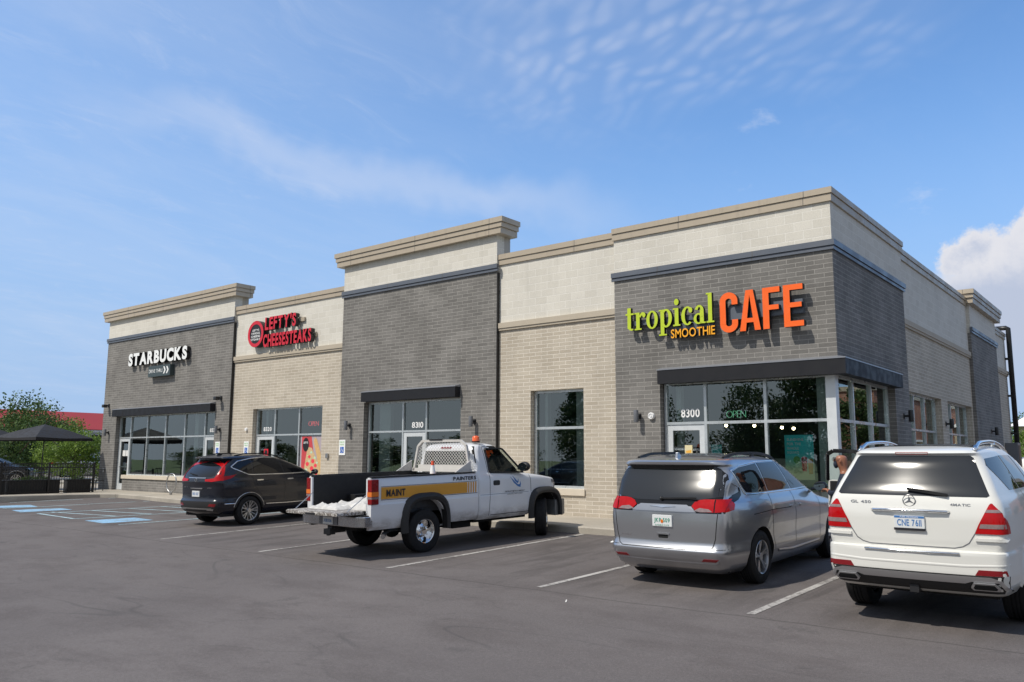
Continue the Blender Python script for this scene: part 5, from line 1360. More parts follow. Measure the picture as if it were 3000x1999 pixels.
c.text('badge', 'B', 'GL 450', (-.62, -.40, 1.305, 1.335), MT['badge'], .005); c.text('badge', 'B', '4MATIC', (.40, .59, 1.305, 1.33), MT['badge'], .005)
o, y_ = plate(c, -.152, .152, 1.04, 1.19, 'CNE 7611', MT['ink_blue'])
mb = MB(); mb.box(-.15, .15, y_-.002, y_-.0005, 1.165, 1.188); mb.build('plate_band', MT['ink_blue'], o); lettering('lettering', 'PURE MICHIGAN', (-.09, .09, 1.168, 1.184), ((0, y_-.003, 0), (1, 0, 0), (0, 0, 1)), [MT['white_vinyl']], 0, o, per_char=False)
mb = MB(); mb.box(-.157, .157, y_-.006, y_+.01, 1.033, 1.058); mb.build('plate_frame', MT['ink_black'], o)
mb = MB(); mb.box(-.045, .045, -1.12, -.9, .38, .46); mb.build('tow_hitch', MT['camdark'], root)
mb = MB(); p = c.hit('B', .2, 1.43)[0]; mb.bar((-.02, p.y-.02, 1.475), (.38, p.y-.03, 1.415), .02, .03); mb.build('wiper', MT['black'], root)
W_ = {'quarter_window': [(-.72, 1.72), (-.64, 1.79), (-.10, 1.81), (.10, 1.44), (-.45, 1.45)], 'side_window': [(-.05, 1.812), (.72, 1.80), (.92, 1.43), (.16, 1.44)], 'front_window': [(.80, 1.795), (1.25, 1.75), (1.70, 1.62), (2.25, 1.42), (1.0, 1.43)]}
for sd in 'RL':
    for k, v in W_.items():
        if sd == 'L' and k == 'front_window': continue
        c.patch(k, sd, v, MT['tint'], .004, .012, .045)
    c.gap('panel_gap', sd, [[(.12, 1.42), (.50, .9), (.52, .55)], [(.96, 1.42), (.98, .5)]] + ([[(2.30, 1.38), (2.3, .5)]] if sd == 'R' else []), w=.011)
    c.patch('rocker_trim', sd, [(.55, .40), (.55, .52), (2.5, .52), (2.5, .40)], MT['blackp'], .01)
    for y in (0, 3.075):
        pl = [(y+.50*math.cos(t), .40+.50*math.sin(t)) for t in [math.radians(a) for a in range(5, 176, 10)]]
        c.gap('arch_lip', sd, [pl], wp, w=.05, off=.0, h=.02)
    s_ = 1 if sd == 'R' else -1
    if sd == 'R':
        c.patch('door_handle', sd, rrect(.62, .80, 1.16, 1.20, .015), MT['chrome'], .03, .04, .04); mirror_pod(root, s_*.90, 2.30, 1.42, s_, wp, 1.1)
    rl = MB(); pts = []
    for i in range(17):
        y = -.70+2.35*i/16; e = min(i, 16-i)/2.0; p = c.hit('T', s_*.60, y)[0]; pts.append((s_*(.60), y, p.z+.0+.055*min(1, e)))
    rl.tube(pts, .022, 10)
    for q in (pts[0], pts[8], pts[-1]): rl.tube([(q[0], q[1], q[2]-.07), (q[0], q[1]+(.10 if q == pts[0] else -.10 if q == pts[-1] else 0), q[2]+(.05 if q != pts[8] else 0))], .022, 8)
    rl.build('roof_rail', MT['chrome'], root, smooth=True)
c.patch('sunroof', 'T', rrect(-.55, .55, -.40, 1.25, .06), MT['black_gloss'], .004)
for x, y in ((.83, 0), (-.83, 0), (.83, 3.075), (-.83, 3.075)): wheel(root, x, y, .395, .275, .25, 'spoke7')
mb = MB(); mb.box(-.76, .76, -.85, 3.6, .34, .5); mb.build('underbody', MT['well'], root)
c.patch('windscreen', 'F', [(-.74, 1.30), (-.60, 1.78), (.60, 1.78), (.74, 1.30)], MT['tint'], .004)
# open driver door: hinge at the front edge, swung about 58 degrees
dr = bpy.data.objects.new('door', None); COL.objects.link(dr); dr.parent = root; dr.location = (-.945, 2.58, 0); dr.rotation_euler = (0, 0, -math.radians(66))
dL = 1.06
dp = MB(); lower = [(0, .50), (0, 1.36), (-dL, 1.39), (-dL-.02, .95), (-dL+.05, .55), (-dL+.12, .48)]
dp.prism([(p[0], p[1]) for p in lower], 0, -.03, .03); dp.build('door_panel', wp, dr, fix=True, bevel=.012)
dp = MB(); dp.prism([(p[0]*.97-.012, .52+(p[1]-.5)*.96) for p in lower], 0, .031, .075); dp.build('door_card', MT['blackp'], dr, fix=True, bevel=.01)
fr_ = MB(); top = [(-.02, 1.37), (-.45, 1.70), (-.68, 1.82), (-.98, 1.83), (-dL, 1.78), (-dL-.01, 1.38)]
top3 = [(.0+.10*max(0, (z-1.38))/.45*1.0, y, z) for y, z in top]
for a, b_ in zip(top3[:-1], top3[1:]): fr_.bar(a, b_, .045, .06)
fr_.build('window_frame', MT['black_gloss'], dr, bevel=.006)
gl_ = MB(); gl_.add([(.0+.10*max(0, z-1.38)/.45, y, z) for y, z in top], [(0, 1, 2, 3, 4, 5)]); gl_.build('window_glass', MT['cglass'], dr)
MB().box(.0-.04, .05, -dL-.026, -dL+.02, .88, .98).build('latch', MT['lens_dred'], dr)
mirror_pod(dr, -.03, -.16, 1.42, -1, wp, 1.0)
# seat and steering wheel inside
mb = MB(); mb.box(-.60, -.10, 1.35, 1.85, .55, .85); mb.box(-.60, -.10, 1.25, 1.42, .8, 1.45); mb.build('seat', MT['blackp'], root, bevel=.03)
# ================================================================ black crossover
bp_ = paintmat('dark blue-black paint', (.006, .008, .016), rough=.25, metal=0, coat=.45)
root = slope_root('crossover', 'dark blue-black crossover with tall red tail lamps, behind the white pickup', 'car', -19.52, -5.37, 4)
c = Car(root, bp_)
c.body(dict(yr=[(.30, -.80), (.40, -.93), (.50, -.97), (.62, -.98), (.68, -.94), (.80, -.93), (.98, -.93), (1.10, -.955), (1.18, -.93), (1.30, -.86), (1.45, -.73), (1.60, -.58), (1.66, -.53), (1.675, -.57), (1.69, -.70), (1.72, -.71), (1.735, -.66), (1.745, -.5)],
            yf=[(.30, 3.3), (.5, 3.58), (.8, 3.58), (.98, 3.4), (1.05, 3.0), (1.14, 2.7), (1.24, 2.45), (1.4, 2.12), (1.6, 1.60), (1.70, 1.25), (1.745, 1.0)],
            w=[(.30, .84), (.4, .90), (.55, .925), (.72, .915), (.95, .93), (1.1, .915), (1.2, .885), (1.27, .87), (1.45, .83), (1.62, .775), (1.70, .73), (1.745, .66)],
            bow_r=[(.30, .10), (.6, .10), (1.1, .10), (1.5, .08), (1.75, .12)], rc=[(.30, .18), (.6, .20), (1.15, .18), (1.3, .14), (1.75, .14)],
            taper=[(.3, .09), (1.2, .09), (1.75, .06)], tlen=.9, sag=[(0, 0), (1.2, 0), (1.745, .045)], ym=.75, crown=.045), arches=[(0, .36, .42), (2.66, .36, .42)])
c.patch('rear_glass', 'B', [(-.60, 1.27), (-.50, 1.60), (.50, 1.60), (.60, 1.27), (.50, 1.235), (-.50, 1.235)], MT['tint'], .004)
for sg in (1, -1):
    f_ = (lambda p: p) if sg > 0 else mirx; sd = 'R' if sg > 0 else 'L'
    o = c.patch('tail_lamp', 'B', f_([(.36, 1.12), (.34, 1.165), (.63, 1.195), (.665, 1.30), (.615, 1.60), (.645, 1.62), (.71, 1.30), (.79, 1.21), (.80, 1.14), (.60, 1.11)]), MT['lens_red'], .013, .03, .028)
    c.patch('side_lens', sd, [(-.76, 1.13), (-.78, 1.24), (-.55, 1.25), (-.36, 1.28), (-.50, 1.19)], MT['lens_red'], .009, .02, .03, parent=o)
    c.patch('side_lens', sd, [(-.80, 1.20), (-.68, 1.42), (-.575, 1.60), (-.54, 1.60), (-.63, 1.42), (-.71, 1.22)], MT['lens_red'], .008, .015, .03, parent=o)
    c.patch('reflector', 'B', f_([(.50, .51), (.55, .57), (.74, .57), (.70, .50)]), MT['lens_dred'], .006)
    c.patch('exhaust_trim', 'B', f_([(.42, .41), (.47, .445), (.66, .445), (.62, .40)]), MT['steel'], .01)
c.patch('bumper_lower', 'B', [(-.78, .62), (.78, .62), (.72, .36), (-.72, .36)], MT['blackp'], .004)
c.patch('chrome_bar', 'B', [(-.36, 1.205), (.36, 1.205), (.34, 1.19), (-.34, 1.19)], MT['chrome'], .014)
c.patch('skid_trim', 'B', [(-.60, .455), (.60, .455), (.56, .43), (-.56, .43)], MT['steel'], .014)
o, y_ = plate(c, -.152, .152, .735, .88, 'DWT 4180' if 0 else 'EKR 027', MT['ink_blue'])
c.patch('chrome_bar', 'B', [(-.26, .955), (.26, .955), (.24, .93), (-.24, .93)], MT['chrome'], .02)
p = c.hit('B', 0, 1.15)[0]; em = MB(); em.tube([(.0+.045*math.cos(t), p.y-.012, 1.15+.037*math.sin(t)) for t in [2*math.pi*i/20 for i in range(20)]], .006, 6, closed=True); em.bar((-.02, p.y-.012, 1.125), (-.024, p.y-.012, 1.175), .008, .008); em.bar((.02, p.y-.012, 1.125), (.024, p.y-.012, 1.175), .008, .008); em.bar((-.02, p.y-.012, 1.15), (.02, p.y-.012, 1.15), .008, .008); em.build('emblem', MT['chrome'], root)
c.text('badge', 'B', 'CR-V', (-.58, -.40, .955, .985), MT['chrome'], .005); c.text('badge', 'B', 'AWD', (.42, .55, .945, .97), MT['chrome'], .005)
mb = MB(); p = c.hit('B', -.2, 1.27)[0]; mb.bar((-.05, p.y-.02, 1.265), (-.35, p.y-.01, 1.315), .018, .02); mb.build('wiper', MT['black'], root)
W_ = {'quarter_window': [(-.42, 1.475), (-.25, 1.585), (.10, 1.645), (.10, 1.285), (-.02, 1.29)], 'side_window': [(.14, 1.65), (.55, 1.665), (.98, 1.64), (1.10, 1.27), (.14, 1.28)], 'front_window': [(1.03, 1.635), (1.30, 1.585), (1.62, 1.47), (2.05, 1.28), (1.15, 1.27)]}
for sd in 'RL':
    for k, v in W_.items(): c.patch(k, sd, v, MT['tint'], .004, .012, .04)
    c.gap('chrome_strip', sd, [[(-.48, 1.47), (-.42, 1.43), (-.02, 1.265), (.14, 1.255), (1.1, 1.245), (2.12, 1.25)], [(-.48, 1.47), (-.27, 1.605), (.1, 1.668), (.55, 1.688), (1.0, 1.665), (1.32, 1.61), (1.66, 1.49), (2.12, 1.27)]], MT['chrome'], w=.022, off=.004, h=.007)
    c.gap('panel_gap', sd, [[(.10, 1.25), (.12, 1.0), (.35, .75), (.46, .60)], [(1.10, 1.245), (1.12, .5)], [(2.10, 1.2), (2.08, .5)]])
    c.patch('door_handle', sd, rrect(.20, .40, 1.10, 1.125, .01), MT['chrome'], .022, .03, .04); c.patch('door_handle', sd, rrect(1.18, 1.38, 1.09, 1.115, .01), MT['chrome'], .022, .03, .04)
    c.gap('chrome_strip', sd, [[(.50, .50), (1.2, .485), (2.15, .49)], [(-.42, .56), (-.70, .56)]], MT['chrome'], w=.025, off=.006, h=.008)
    for y in (0, 2.66):
        pl = [(y+.425*math.cos(t), .36+.425*math.sin(t)) for t in [math.radians(a) for a in range(8, 173, 8)]]
        c.gap('arch_trim', sd, [pl], MT['blackp'], w=.07, off=.0, h=.016); pl = [(y+.455*math.cos(t), .36+.455*math.sin(t)) for t in [math.radians(a) for a in range(14, 167, 8)]]
        c.gap('chrome_strip', sd, [pl], MT['chrome'], w=.012, off=.006, h=.006)
    s_ = 1 if sd == 'R' else -1; mirror_pod(root, s_*.86, 2.10, 1.26, s_, bp_, .95)
mb = MB(); p = c.hit('T', 0, -.3)[0]; mb.prism([(-.36, p.z-.01), (-.16, p.z-.01), (-.30, p.z+.06), (-.35, p.z+.06)], 0, -.02, .02); mb.build('roof_antenna', bp_, root, fix=True, bevel=.006)
for s_ in (1, -1):
    rl = MB(); pts = []
    for i in range(13):
        y = -.25+1.6*i/12; e = min(i, 12-i)/2.0; p = c.hit('T', s_*.56, y)[0]; pts.append((s_*.56, y, p.z+.04*min(1, e)))
    for a, b_ in zip(pts[:-1], pts[1:]): rl.bar(a, b_, .03, .03)
    rl.build('roof_rail', MT['black'], root)
for x, y in ((.81, 0), (-.81, 0), (.81, 2.66), (-.81, 2.66)): wheel(root, x, y, .36, .235, .25, 'y5')
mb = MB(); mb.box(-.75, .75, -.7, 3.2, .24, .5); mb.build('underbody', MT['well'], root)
c.patch('windscreen', 'F', [(-.70, 1.24), (-.55, 1.62), (.55, 1.62), (.70, 1.24)], MT['tint'], .004)

# ================================================================ white pickup
tp = paintmat('fleet white paint', (.70, .71, .73), rough=.35, dirt=.75, dirt_h=.80, coat=.6)
root = slope_root('pickup_truck', 'white maintenance pickup with yellow stripe, lowered tailgate and orange roof beacon', 'pickup truck', -12.07, -6.51, -4)
c = Car(root, tp)
# cab and bonnet: lower body, then a hollow greenhouse with cut windows
win = MB(); side_poly = [(1.80, 1.40), (2.80, 1.375), (2.34, 1.86), (2.28, 1.885), (1.83, 1.885), (1.80, 1.85)]
win.prism(side_poly, 0, -1.3, 1.3)
rw = MB(); rw.prism([(-.73, 1.40), (.73, 1.40), (.68, 1.845), (-.68, 1.845)], 1, 1.2, 1.75)
fw2 = MB(); fw2.prism([(-.76, 1.43), (.76, 1.43), (.64, 1.86), (-.64, 1.86)], 1, 2.05, 3.4)
cav = MB()
cav.add([(-.84, 1.50, .75), (.84, 1.50, .75), (.84, 2.95, .75), (-.84, 2.95, .75), (-.84, 1.50, 1.38), (.84, 1.50, 1.38), (.84, 2.74, 1.38), (-.84, 2.74, 1.38), (-.71, 1.56, 1.93), (.71, 1.56, 1.93), (.71, 2.18, 1.93), (-.71, 2.18, 1.93)],
        [(0, 3, 2, 1), (0, 1, 5, 4), (1, 2, 6, 5), (2, 3, 7, 6), (3, 0, 4, 7), (4, 5, 9, 8), (5, 6, 10, 9), (6, 7, 11, 10), (7, 4, 8, 11), (8, 9, 10, 11)])
for q, bb in ((win, (-1.3, 1.3, 1.79, 2.81, 1.37, 1.89)), (rw, (-.74, .74, 1.2, 1.75, 1.39, 1.85)), (fw2, (-.77, .77, 2.0, 3.4, 1.42, 1.87))):
    q.bb = bb; q.inner = lambda p: False
cav.bb = (-.85, .85, 1.49, 2.96, .74, 1.94); cav.inner = lambda p: abs(p.x) < float(np.interp(p.z, (1.36, 1.42, 1.6, 1.85, 1.95), (.955, .925, .88, .80, .75)))-.035 and p.y > float(np.interp(p.z, (1.35, 1.6, 1.85, 1.95), (1.42, 1.44, 1.47, 1.52)))+.035 and p.z < 1.935
c.body(dict(yr=[(.48, 1.42), (.60, 1.42), (1.35, 1.42), (1.6, 1.44), (1.85, 1.47), (1.95, 1.52), (1.985, 1.62)],
            yf=[(.48, 4.05), (.8, 4.14), (1.10, 4.14), (1.20, 4.08), (1.27, 3.75), (1.33, 3.35), (1.375, 3.06), (1.42, 2.92), (1.6, 2.72), (1.85, 2.46), (1.95, 2.30), (1.985, 2.15)],
            w=[(.48, .93), (.56, .985), (.7, 1.0), (.95, 1.0), (.98, .99), (1.0, .99), (1.25, .985), (1.36, .955), (1.42, .925), (1.6, .88), (1.85, .80), (1.95, .75), (1.985, .68)],
            bow_r=[(.48, .0), (1.99, .03)], rc=[(.48, .05), (1.3, .05), (1.5, .10), (1.99, .14)], bow_f=.10,
            taper=.0, tlen=.5, sag=[(0, 0), (1.2, 0), (1.985, .02)], ym=1.9, crown=.03), arches=[(3.44, .46, .50)], cuts=[cav, win, rw, fw2], smooth_angle=35)
def pane3(name, pts, view=None, mat=None, off=-.018):
    vs = []
    for a, b_ in pts: vs.append((a, b_))
    return vs
for s_ in (1, -1):
    def wx(z): return s_*(np.interp(z, (1.36, 1.42, 1.6, 1.85, 1.95), (.955, .925, .88, .80, .75))-.03)
    gl_ = MB(); gl_.add([(wx(z), y, z) for y, z in ((1.78, 1.38), (2.83, 1.36), (2.35, 1.88), (2.28, 1.90), (1.80, 1.90))], [(0, 1, 2, 3, 4)]); gl_.build('door_glass', MT['cglass'], root)
    fr_ = MB()
    for (a, b_) in zip(side_poly, side_poly[1:]+side_poly[:1]): fr_.bar((wx(a[1])+s_*.022, a[0], a[1]), (wx(b_[1])+s_*.022, b_[0], b_[1]), .035, .03)
    fr_.build('window_seal', MT['black'], root)
gl_ = MB(); gl_.add([(-.73, 1.462, 1.39), (.73, 1.462, 1.39), (.68, 1.50, 1.85), (-.68, 1.50, 1.85)], [(0, 1, 2, 3)]); gl_.build('rear_glass', MT['cglass'], root)
gl_ = MB(); gl_.add([(-.77, 2.80, 1.42), (.77, 2.80, 1.42), (.64, 2.36, 1.87), (-.64, 2.36, 1.87)], [(0, 3, 2, 1)]); gl_.build('windscreen', MT['cglass'], root)
mb = MB(); mb.box(-.80, .80, 1.55, 1.72, .8, 1.42); mb.box(-.80, .80, 1.72, 2.2, .76, 1.0)
for x in (-.42, .42): mb.box(x-.13, x+.13, 1.56, 1.66, 1.43, 1.60)
mb.build('bench_seat', plain('grey seat cloth', (.10, .10, .11), .9), root, bevel=.03)
mb = MB(); mb.box(-.82, .82, 2.5, 2.86, 1.1, 1.36); mb.build('dashboard', MT['blackp'], root, bevel=.03)
mb = MB(); mb.tube([(-.42+.19*math.cos(t), 2.42+.06*math.sin(t), 1.24+.18*math.sin(t)) for t in [2*math.pi*i/24 for i in range(24)]], .014, 8, closed=True); mb.build('steering_wheel', MT['black'], root, smooth=True)
mb = MB(); mb.box(-.45, -.36, 1.55, 1.62, 1.5, 1.54); mb.build('headrest', MT['blackp'], root)
c.patch('brake_lamp', 'B', rrect(-.19, .13, 1.885, 1.925, .015), MT['lens_dred'], .008, .02, .03)
MT['lens_truck'] = plain('deep red lamp lens', (.22, .006, .008), .2, spec=.4, var=.6, scale=9)
# ---- load bed
BY0, BY1 = -1.24, 1.395; bt = MB()
def side_panel(s_):
    mb = MB(); vs = []; prof = [(.50, .93), (.58, .975), (.70, 1.0), (.94, 1.005), (.955, .995), (.97, .992), (1.20, 1.0), (1.34, .992), (1.40, .965), (1.42, .93), (1.42, .88), (.80, .86), (.50, .86)]
    n = len(prof); ny = 30
    for i in range(ny+1):
        y = BY0+(BY1-BY0)*i/ny; t = 0.02*max(0, 1-i/3.); vs += [(s_*(x-t if x > .9 else x), y, z) for z, x in prof]
    fs = []
    for i in range(ny):
        for k in range(n): a = i*n+k; b2 = i*n+(k+1) % n; fs.append((a, b2, b2+n, a+n))
    fs += [tuple(range(n)), tuple(range(ny*n, ny*n+n))[::-1]]
    if s_ > 0: fs = [f[::-1] for f in fs]
    mb.add(vs, fs); o = mb.build('bed_side', [tp, MT['well']], root, fix=True)
    cy = MB(); cy.cyl((s_*1.0, .02, .46), 0, .545, .5, 48); o = boolean(o, [cy.build('cut', MT['well'])]); me = o.data; me.materials.clear(); me.materials.append(tp); me.materials.append(MT['well'])
    for p in me.polygons:
        inn = abs(p.center.x) < .885 or (math.hypot(p.center.y-.02, p.center.z-.44) < .535 and abs(p.normal.x) < .5)
        p.material_index = 1 if inn else 0; p.use_smooth = not inn
    me.set_sharp_from_angle(angle=math.radians(30)); return o
for s_ in (1, -1):
    side_panel(s_)
    mb = MB(); mb.box(s_*.885, s_*.985, BY0+.02, BY1-.02, 1.421, 1.437); mb.build('rail_cap', MT['black'], root, bevel=.005)
    # squared black fender flares, rear and front
    for yc, zc_, ra in ((.03, .46, .575), (3.44, .46, .52)):
        mb = MB(); vs = []; N = 30
        for i in range(N+1):
            t = math.radians(-6+192*i/N); ct, st = math.cos(t), math.sin(t); k = (abs(ct)**3.2+abs(st)**3.2)**(-1/3.2)
            for rad, xo in ((.83, .93), (.84, 1.065), (.93, 1.085), (1.02, 1.05), (1.06, .985)):
                vs.append((s_*xo, yc+ra*rad*k*ct*.985, zc_+ra*rad*k*st*1.06))
        fs = [(i*5+k, i*5+k+1, i*5+k+6, i*5+k+5) for i in range(N) for k in range(4)]
        if s_ < 0: fs = [f[::-1] for f in fs]
        mb.add(vs, fs); mb.build('fender_flare', MT['blackp'], root, smooth='auto', fix=True)
    # rear lamps, wrapped round the bed corner
    mb = MB(); mb.box(s_*.89, s_*1.012, BY0-.012, BY0+.15, .95, 1.385); o = mb.build('tail_lamp', MT['lens_truck'], root, bevel=.012)
    mb = MB(); mb.box(s_*.888, s_*1.014, BY0-.014, BY0+.148, 1.09, 1.17); mb.build('amber_lens', MT['lens_amber'], o); mb = MB(); mb.box(s_*.888, s_*1.014, BY0-.014, BY0+.148, 1.045, 1.08); mb.build('clear_lens', MT['lens_clear'], o)
    mb = MB(); mb.box(s_*.89, s_*.845, BY0-.002, BY0+.03, .80, 1.40); mb.build('bed_pillar', tp, root)
MT['liner'] = plain('black bed liner', (.014, .014, .015), .5, var=.4, scale=5)
mb = MB(); mb.box(-.86, .86, BY0, BY1, .74, .80); mb.box(-.86, .86, BY1-.05, BY1, .80, 1.40)
for s_ in (1, -1): mb.box(s_*.60, s_*.858, -.42, .48, .80, 1.03); mb.box(s_*.845, s_*.859, BY0+.02, BY1-.05, .80, 1.415)
mb.build('bed_liner', MT['liner'], root, bevel=.01)
def dirtymat():
    m, n, b = newmat('paint-spattered metal'); tc = n.n.new('ShaderNodeTexCoord').outputs['Object']
    a = n.noise(tc, 26, 6, .8); b2 = n.noise(tc, 9, 5, .7)
    cc = n.mix(n.maprange(a, .45, .56), (.10, .085, .07), (.55, .53, .50)); cc = n.mix(n.maprange(b2, .5, .62), cc, (.16, .13, .11)); n.l.new(cc, b.inputs['Base Color']); b.inputs['Roughness'].default_value = .6
    return m
MT['spatter'] = dirtymat()
tg = MB(); tg.box(-.80, .80, -1.83, BY0-.012, .775, .83); o = tg.build('tailgate', MT['spatter'], root, bevel=.012)
MB().box(-.78, .78, -1.81, BY0+.05, .831, .838).build('tailgate_top', MT['spatter'], o); MB().box(-.14, .14, -1.85, -1.828, .785, .815).build('handle', MT['black'], o)
for s_ in (1, -1): mb = MB(); mb.tube([(s_*.83, BY0+.02, 1.12), (s_*.80, -1.62, .84)], .008, 6); mb.build('tailgate_cable', MT['steel'], root)
bmp = MB(); bpts = [(-.98, -1.20), (-.96, -1.36), (-.80, -1.44), (.80, -1.44), (.96, -1.36), (.98, -1.20), (.86, -1.20), (-.86, -1.20)]
bmp.prism(bpts, 2, .56, .745); bo = bmp.build('rear_bumper', plain('dull chrome bumper', (.42, .42, .43), .24, metal=.95, var=.25, scale=4), root, fix=True, bevel=.015)
MB().prism([(-.93, -1.24), (-.90, -1.39), (.90, -1.39), (.93, -1.24)], 2, .746, .762).build('step_pad', MT['blackp'], bo, fix=True)
MB().box(-.28, .28, -1.452, -1.443, .58, .72).build('plate_recess', MT['lampgrey'], bo)
pl_ = MB().box(-.152, .152, -1.462, -1.453, .585, .715).build('number_plate', MT['plate_w'], root, bevel=.003)
lettering('lettering', 'X18X06', (-.12, .12, .62, .68), ((0, -1.464, 0), (1, 0, 0), (0, 0, 1)), [MT['ink_blue']], 0, pl_, per_char=False, bold=.02)
mb = MB(); mb.box(-.06, .06, -1.42, -1.1, .42, .53); mb.box(-.10, .10, -1.48, -1.36, .40, .50); mb.tube([(0, -1.44, .38), (0, -1.44, .46)], .04, 10); mb.build('tow_hitch', MT['camdark'], root, bevel=.006)
# markings on the near side
MT['tyellow'] = plain('amber stripe vinyl', (.66, .31, .03), .4, var=.05, scale=3)
def sidex(y, z): return 1.0+.0 if 0 else float(np.interp(z, (.955, .97, 1.20, 1.34), (.995, .992, 1.0, .992)))
for s_ in (1, -1):
    def sm(name, quads, mat, off=.004):
        mb = MB()
        for q in quads:
            for i in range(12):
                pass
            mb.add([(s_*(sidex(y, z)+off), y, z) for y, z in q], [tuple(range(len(q)))] if s_ > 0 else [tuple(range(len(q)))[::-1]])
        return mb.build(name, mat, root)
    def strip_q(y0, y1, z0, z1, nz_=6): return [[(y0, z0+(z1-z0)*i/nz_), (y1, z0+(z1-z0)*i/nz_), (y1, z0+(z1-z0)*(i+1)/nz_), (y0, z0+(z1-z0)*(i+1)/nz_)] for i in range(nz_)]
    sm('stripe', strip_q(BY0+.21, 1.10, 1.035, 1.245)+[q for k in range(4) for q in strip_q(1.12+k*.065, 1.155+k*.065, 1.035, 1.245)], MT['tyellow'])
    sm('pin_stripe', strip_q(BY0+.21, 1.38, 1.252, 1.259, 1)+strip_q(BY0+.21, 1.38, 1.018, 1.027, 1), MT['ink_black'])
def sidetext(text, y0, y1, z0, z1, xo, mat=MT['ink_black'], s_=1, bold=.02, name='lettering'):
    fr = ((xo, 0, 0), (0, 1, 0), (0, 0, 1)) if s_ > 0 else ((-xo, 0, 0), (0, -1, 0), (0, 0, 1))
    if s_ < 0: y0, y1 = -y1, -y0
    return lettering(name, text, (y0, y1, z0, z1), fr, [mat], 0, root, bold=bold, per_char=False)
for s_ in (1, -1):
    sidetext('MAINT', -.92 if s_ > 0 else -.5, -.48 if s_ > 0 else -.1, 1.075, 1.20, 1.012, s_=s_, bold=.03); sidetext('PAINTERS', .72, 1.34, 1.285, 1.36, 1.006, s_=s_, bold=.03)
    for tx, z0, h_, a, b_ in (('DETROIT METRO AIRPORT', .985, .028, 2.18, 2.78), ('WAYNE COUNTY AIRPORT AUTHORITY', .935, .018, 2.24, 2.72)):
        sidetext(tx, a, b_, z0, z0+h_, 1.006, s_=s_)
    sd = 'R' if s_ > 0 else 'L'
    c.patch('emblem', sd, [(2.36, 1.30), (2.46, 1.17), (2.58, 1.09), (2.66, 1.07), (2.68, 1.13), (2.66, 1.20), (2.645, 1.13), (2.58, 1.13), (2.48, 1.20)], MT['ink_blue'], .004, .004, .03)
    c.patch('emblem', sd, [(2.44, 1.31), (2.50, 1.20), (2.58, 1.15), (2.61, 1.19), (2.60, 1.25), (2.58, 1.19), (2.52, 1.24)], MT['ink_blue'], .004, .004, .03)
    c.text('lettering', sd, '863', (3.80, 3.96) if 0 else (3.74, 3.95, 1.11, 1.19) if s_ > 0 else (3.95, 3.74, 1.11, 1.19), MT['ink_black'], .004)
    c.gap('panel_gap', sd, [[(1.76, 1.37), (1.75, 1.0), (1.70, .55)], [(3.0, 1.34), (3.0, .9)], [(1.75, .56), (2.95, .56)], [(1.74, 1.92), (1.76, 1.38)], [(1.74, 1.92), (2.3, 1.925), (2.86, 1.37)]], w=.012)
    c.gap('body_crease', sd, [[(1.44, .965), (2.92, .965)]], MT['lampgrey'], w=.008)
    c.patch('door_handle', sd, rrect(1.85, 2.04, 1.14, 1.24, .03), MT['black'], .006, .012, .03)
    mirror_pod(root, s_*.97, 2.66, 1.50, s_, MT['black'], 1.25)
    c.patch('corner_lamp', sd, [(3.98, 1.0), (3.98, 1.20), (4.06, 1.18), (4.07, 1.0)], MT['lens_amber'], .008, .012, .03)
# front bumper, grille
fb = MB(); fb.prism([(-1.0, 3.78), (-1.0, 4.0), (-.9, 4.22), (.9, 4.22), (1.0, 4.0), (1.0, 3.78), (.88, 3.78), (-.88, 3.78)], 2, .40, .74); fb.build('front_bumper', plain('grey bumper', (.16, .165, .17), .45, metal=.4), root, fix=True, bevel=.02)
c.patch('grille', 'F', rrect(-.55, .55, .85, 1.12, .04), MT['black'], .004)
for s_ in (1, -1): c.patch('headlamp', 'F', (lambda p: p if s_ > 0 else mirx(p))(rrect(.60, .90, .92, 1.15, .03)), MT['lens_clear'], .006)
tyc = .395
for x, y, st in ((.86, 0.02, 0), (-.86, .02, 0), (.86, 3.46, 38), (-.86, 3.46, 38)): wheel(root, x, y, tyc, .255, .225, 'steel8', steer=math.radians(st), rim_mat=MT['chrome'])
mb = MB(); mb.box(-.45, .45, -1.15, 3.9, .46, .62); mb.tube([(-.85, 0.02, .38), (.85, .02, .38)], .06, 10); mb.sphere((0, .02, .38), .17, 12, 8); mb.box(-.80, .80, 1.45, 3.0, .42, .52); mb.box(.30, .72, .95, 1.45, .34, .5); mb.build('underbody', MT['well'], root)
mb = MB(); mb.tube([(.55, .9, .42), (.62, -.5, .44), (.74, -.72, .42), (.86, -.86, .39)], .035, 12); mb.tube([(.80, -.80, .40), (.93, -.93, .37)], .045, 14); mb.build('exhaust_pipe', MT['steel'], root, smooth='auto')
# ---- headache rack with diagonal mesh
hk = MB(); HY = 1.27
fpts = [(-.80, HY, 1.44), (-.66, HY, 1.95), (-.52, HY, 2.055), (.52+.12, HY, 2.055), (.80, HY, 1.95), (.90, HY, 1.44)]
for a, b_ in zip(fpts[:-1], fpts[1:]): hk.bar(a, b_, .05, .05)
hk.bar((-.86, HY, 1.46), (.94, HY, 1.46), .05, .07); hk.bar((-.66, HY, 1.53), (.84, HY, 1.53), .03, .07)
for s_ in (-.88, .92): hk.prism([(.85, 1.44), (HY, 1.44), (HY, 1.66)], 0, s_-.01, s_+.01)
MT['rackwhite'] = plain('powder-coated white metal', (.55, .53, .50), .45, var=.1, scale=5)
ho = hk.build('headache_rack', MT['rackwhite'], root, fix=True)
ms = MB(); z0, z1 = 1.56, 2.03
def xl(z): return -.77+.16*(z-1.46)/.49
def xr(z): return .87-.10*(z-1.46)/.49
n_ = 20
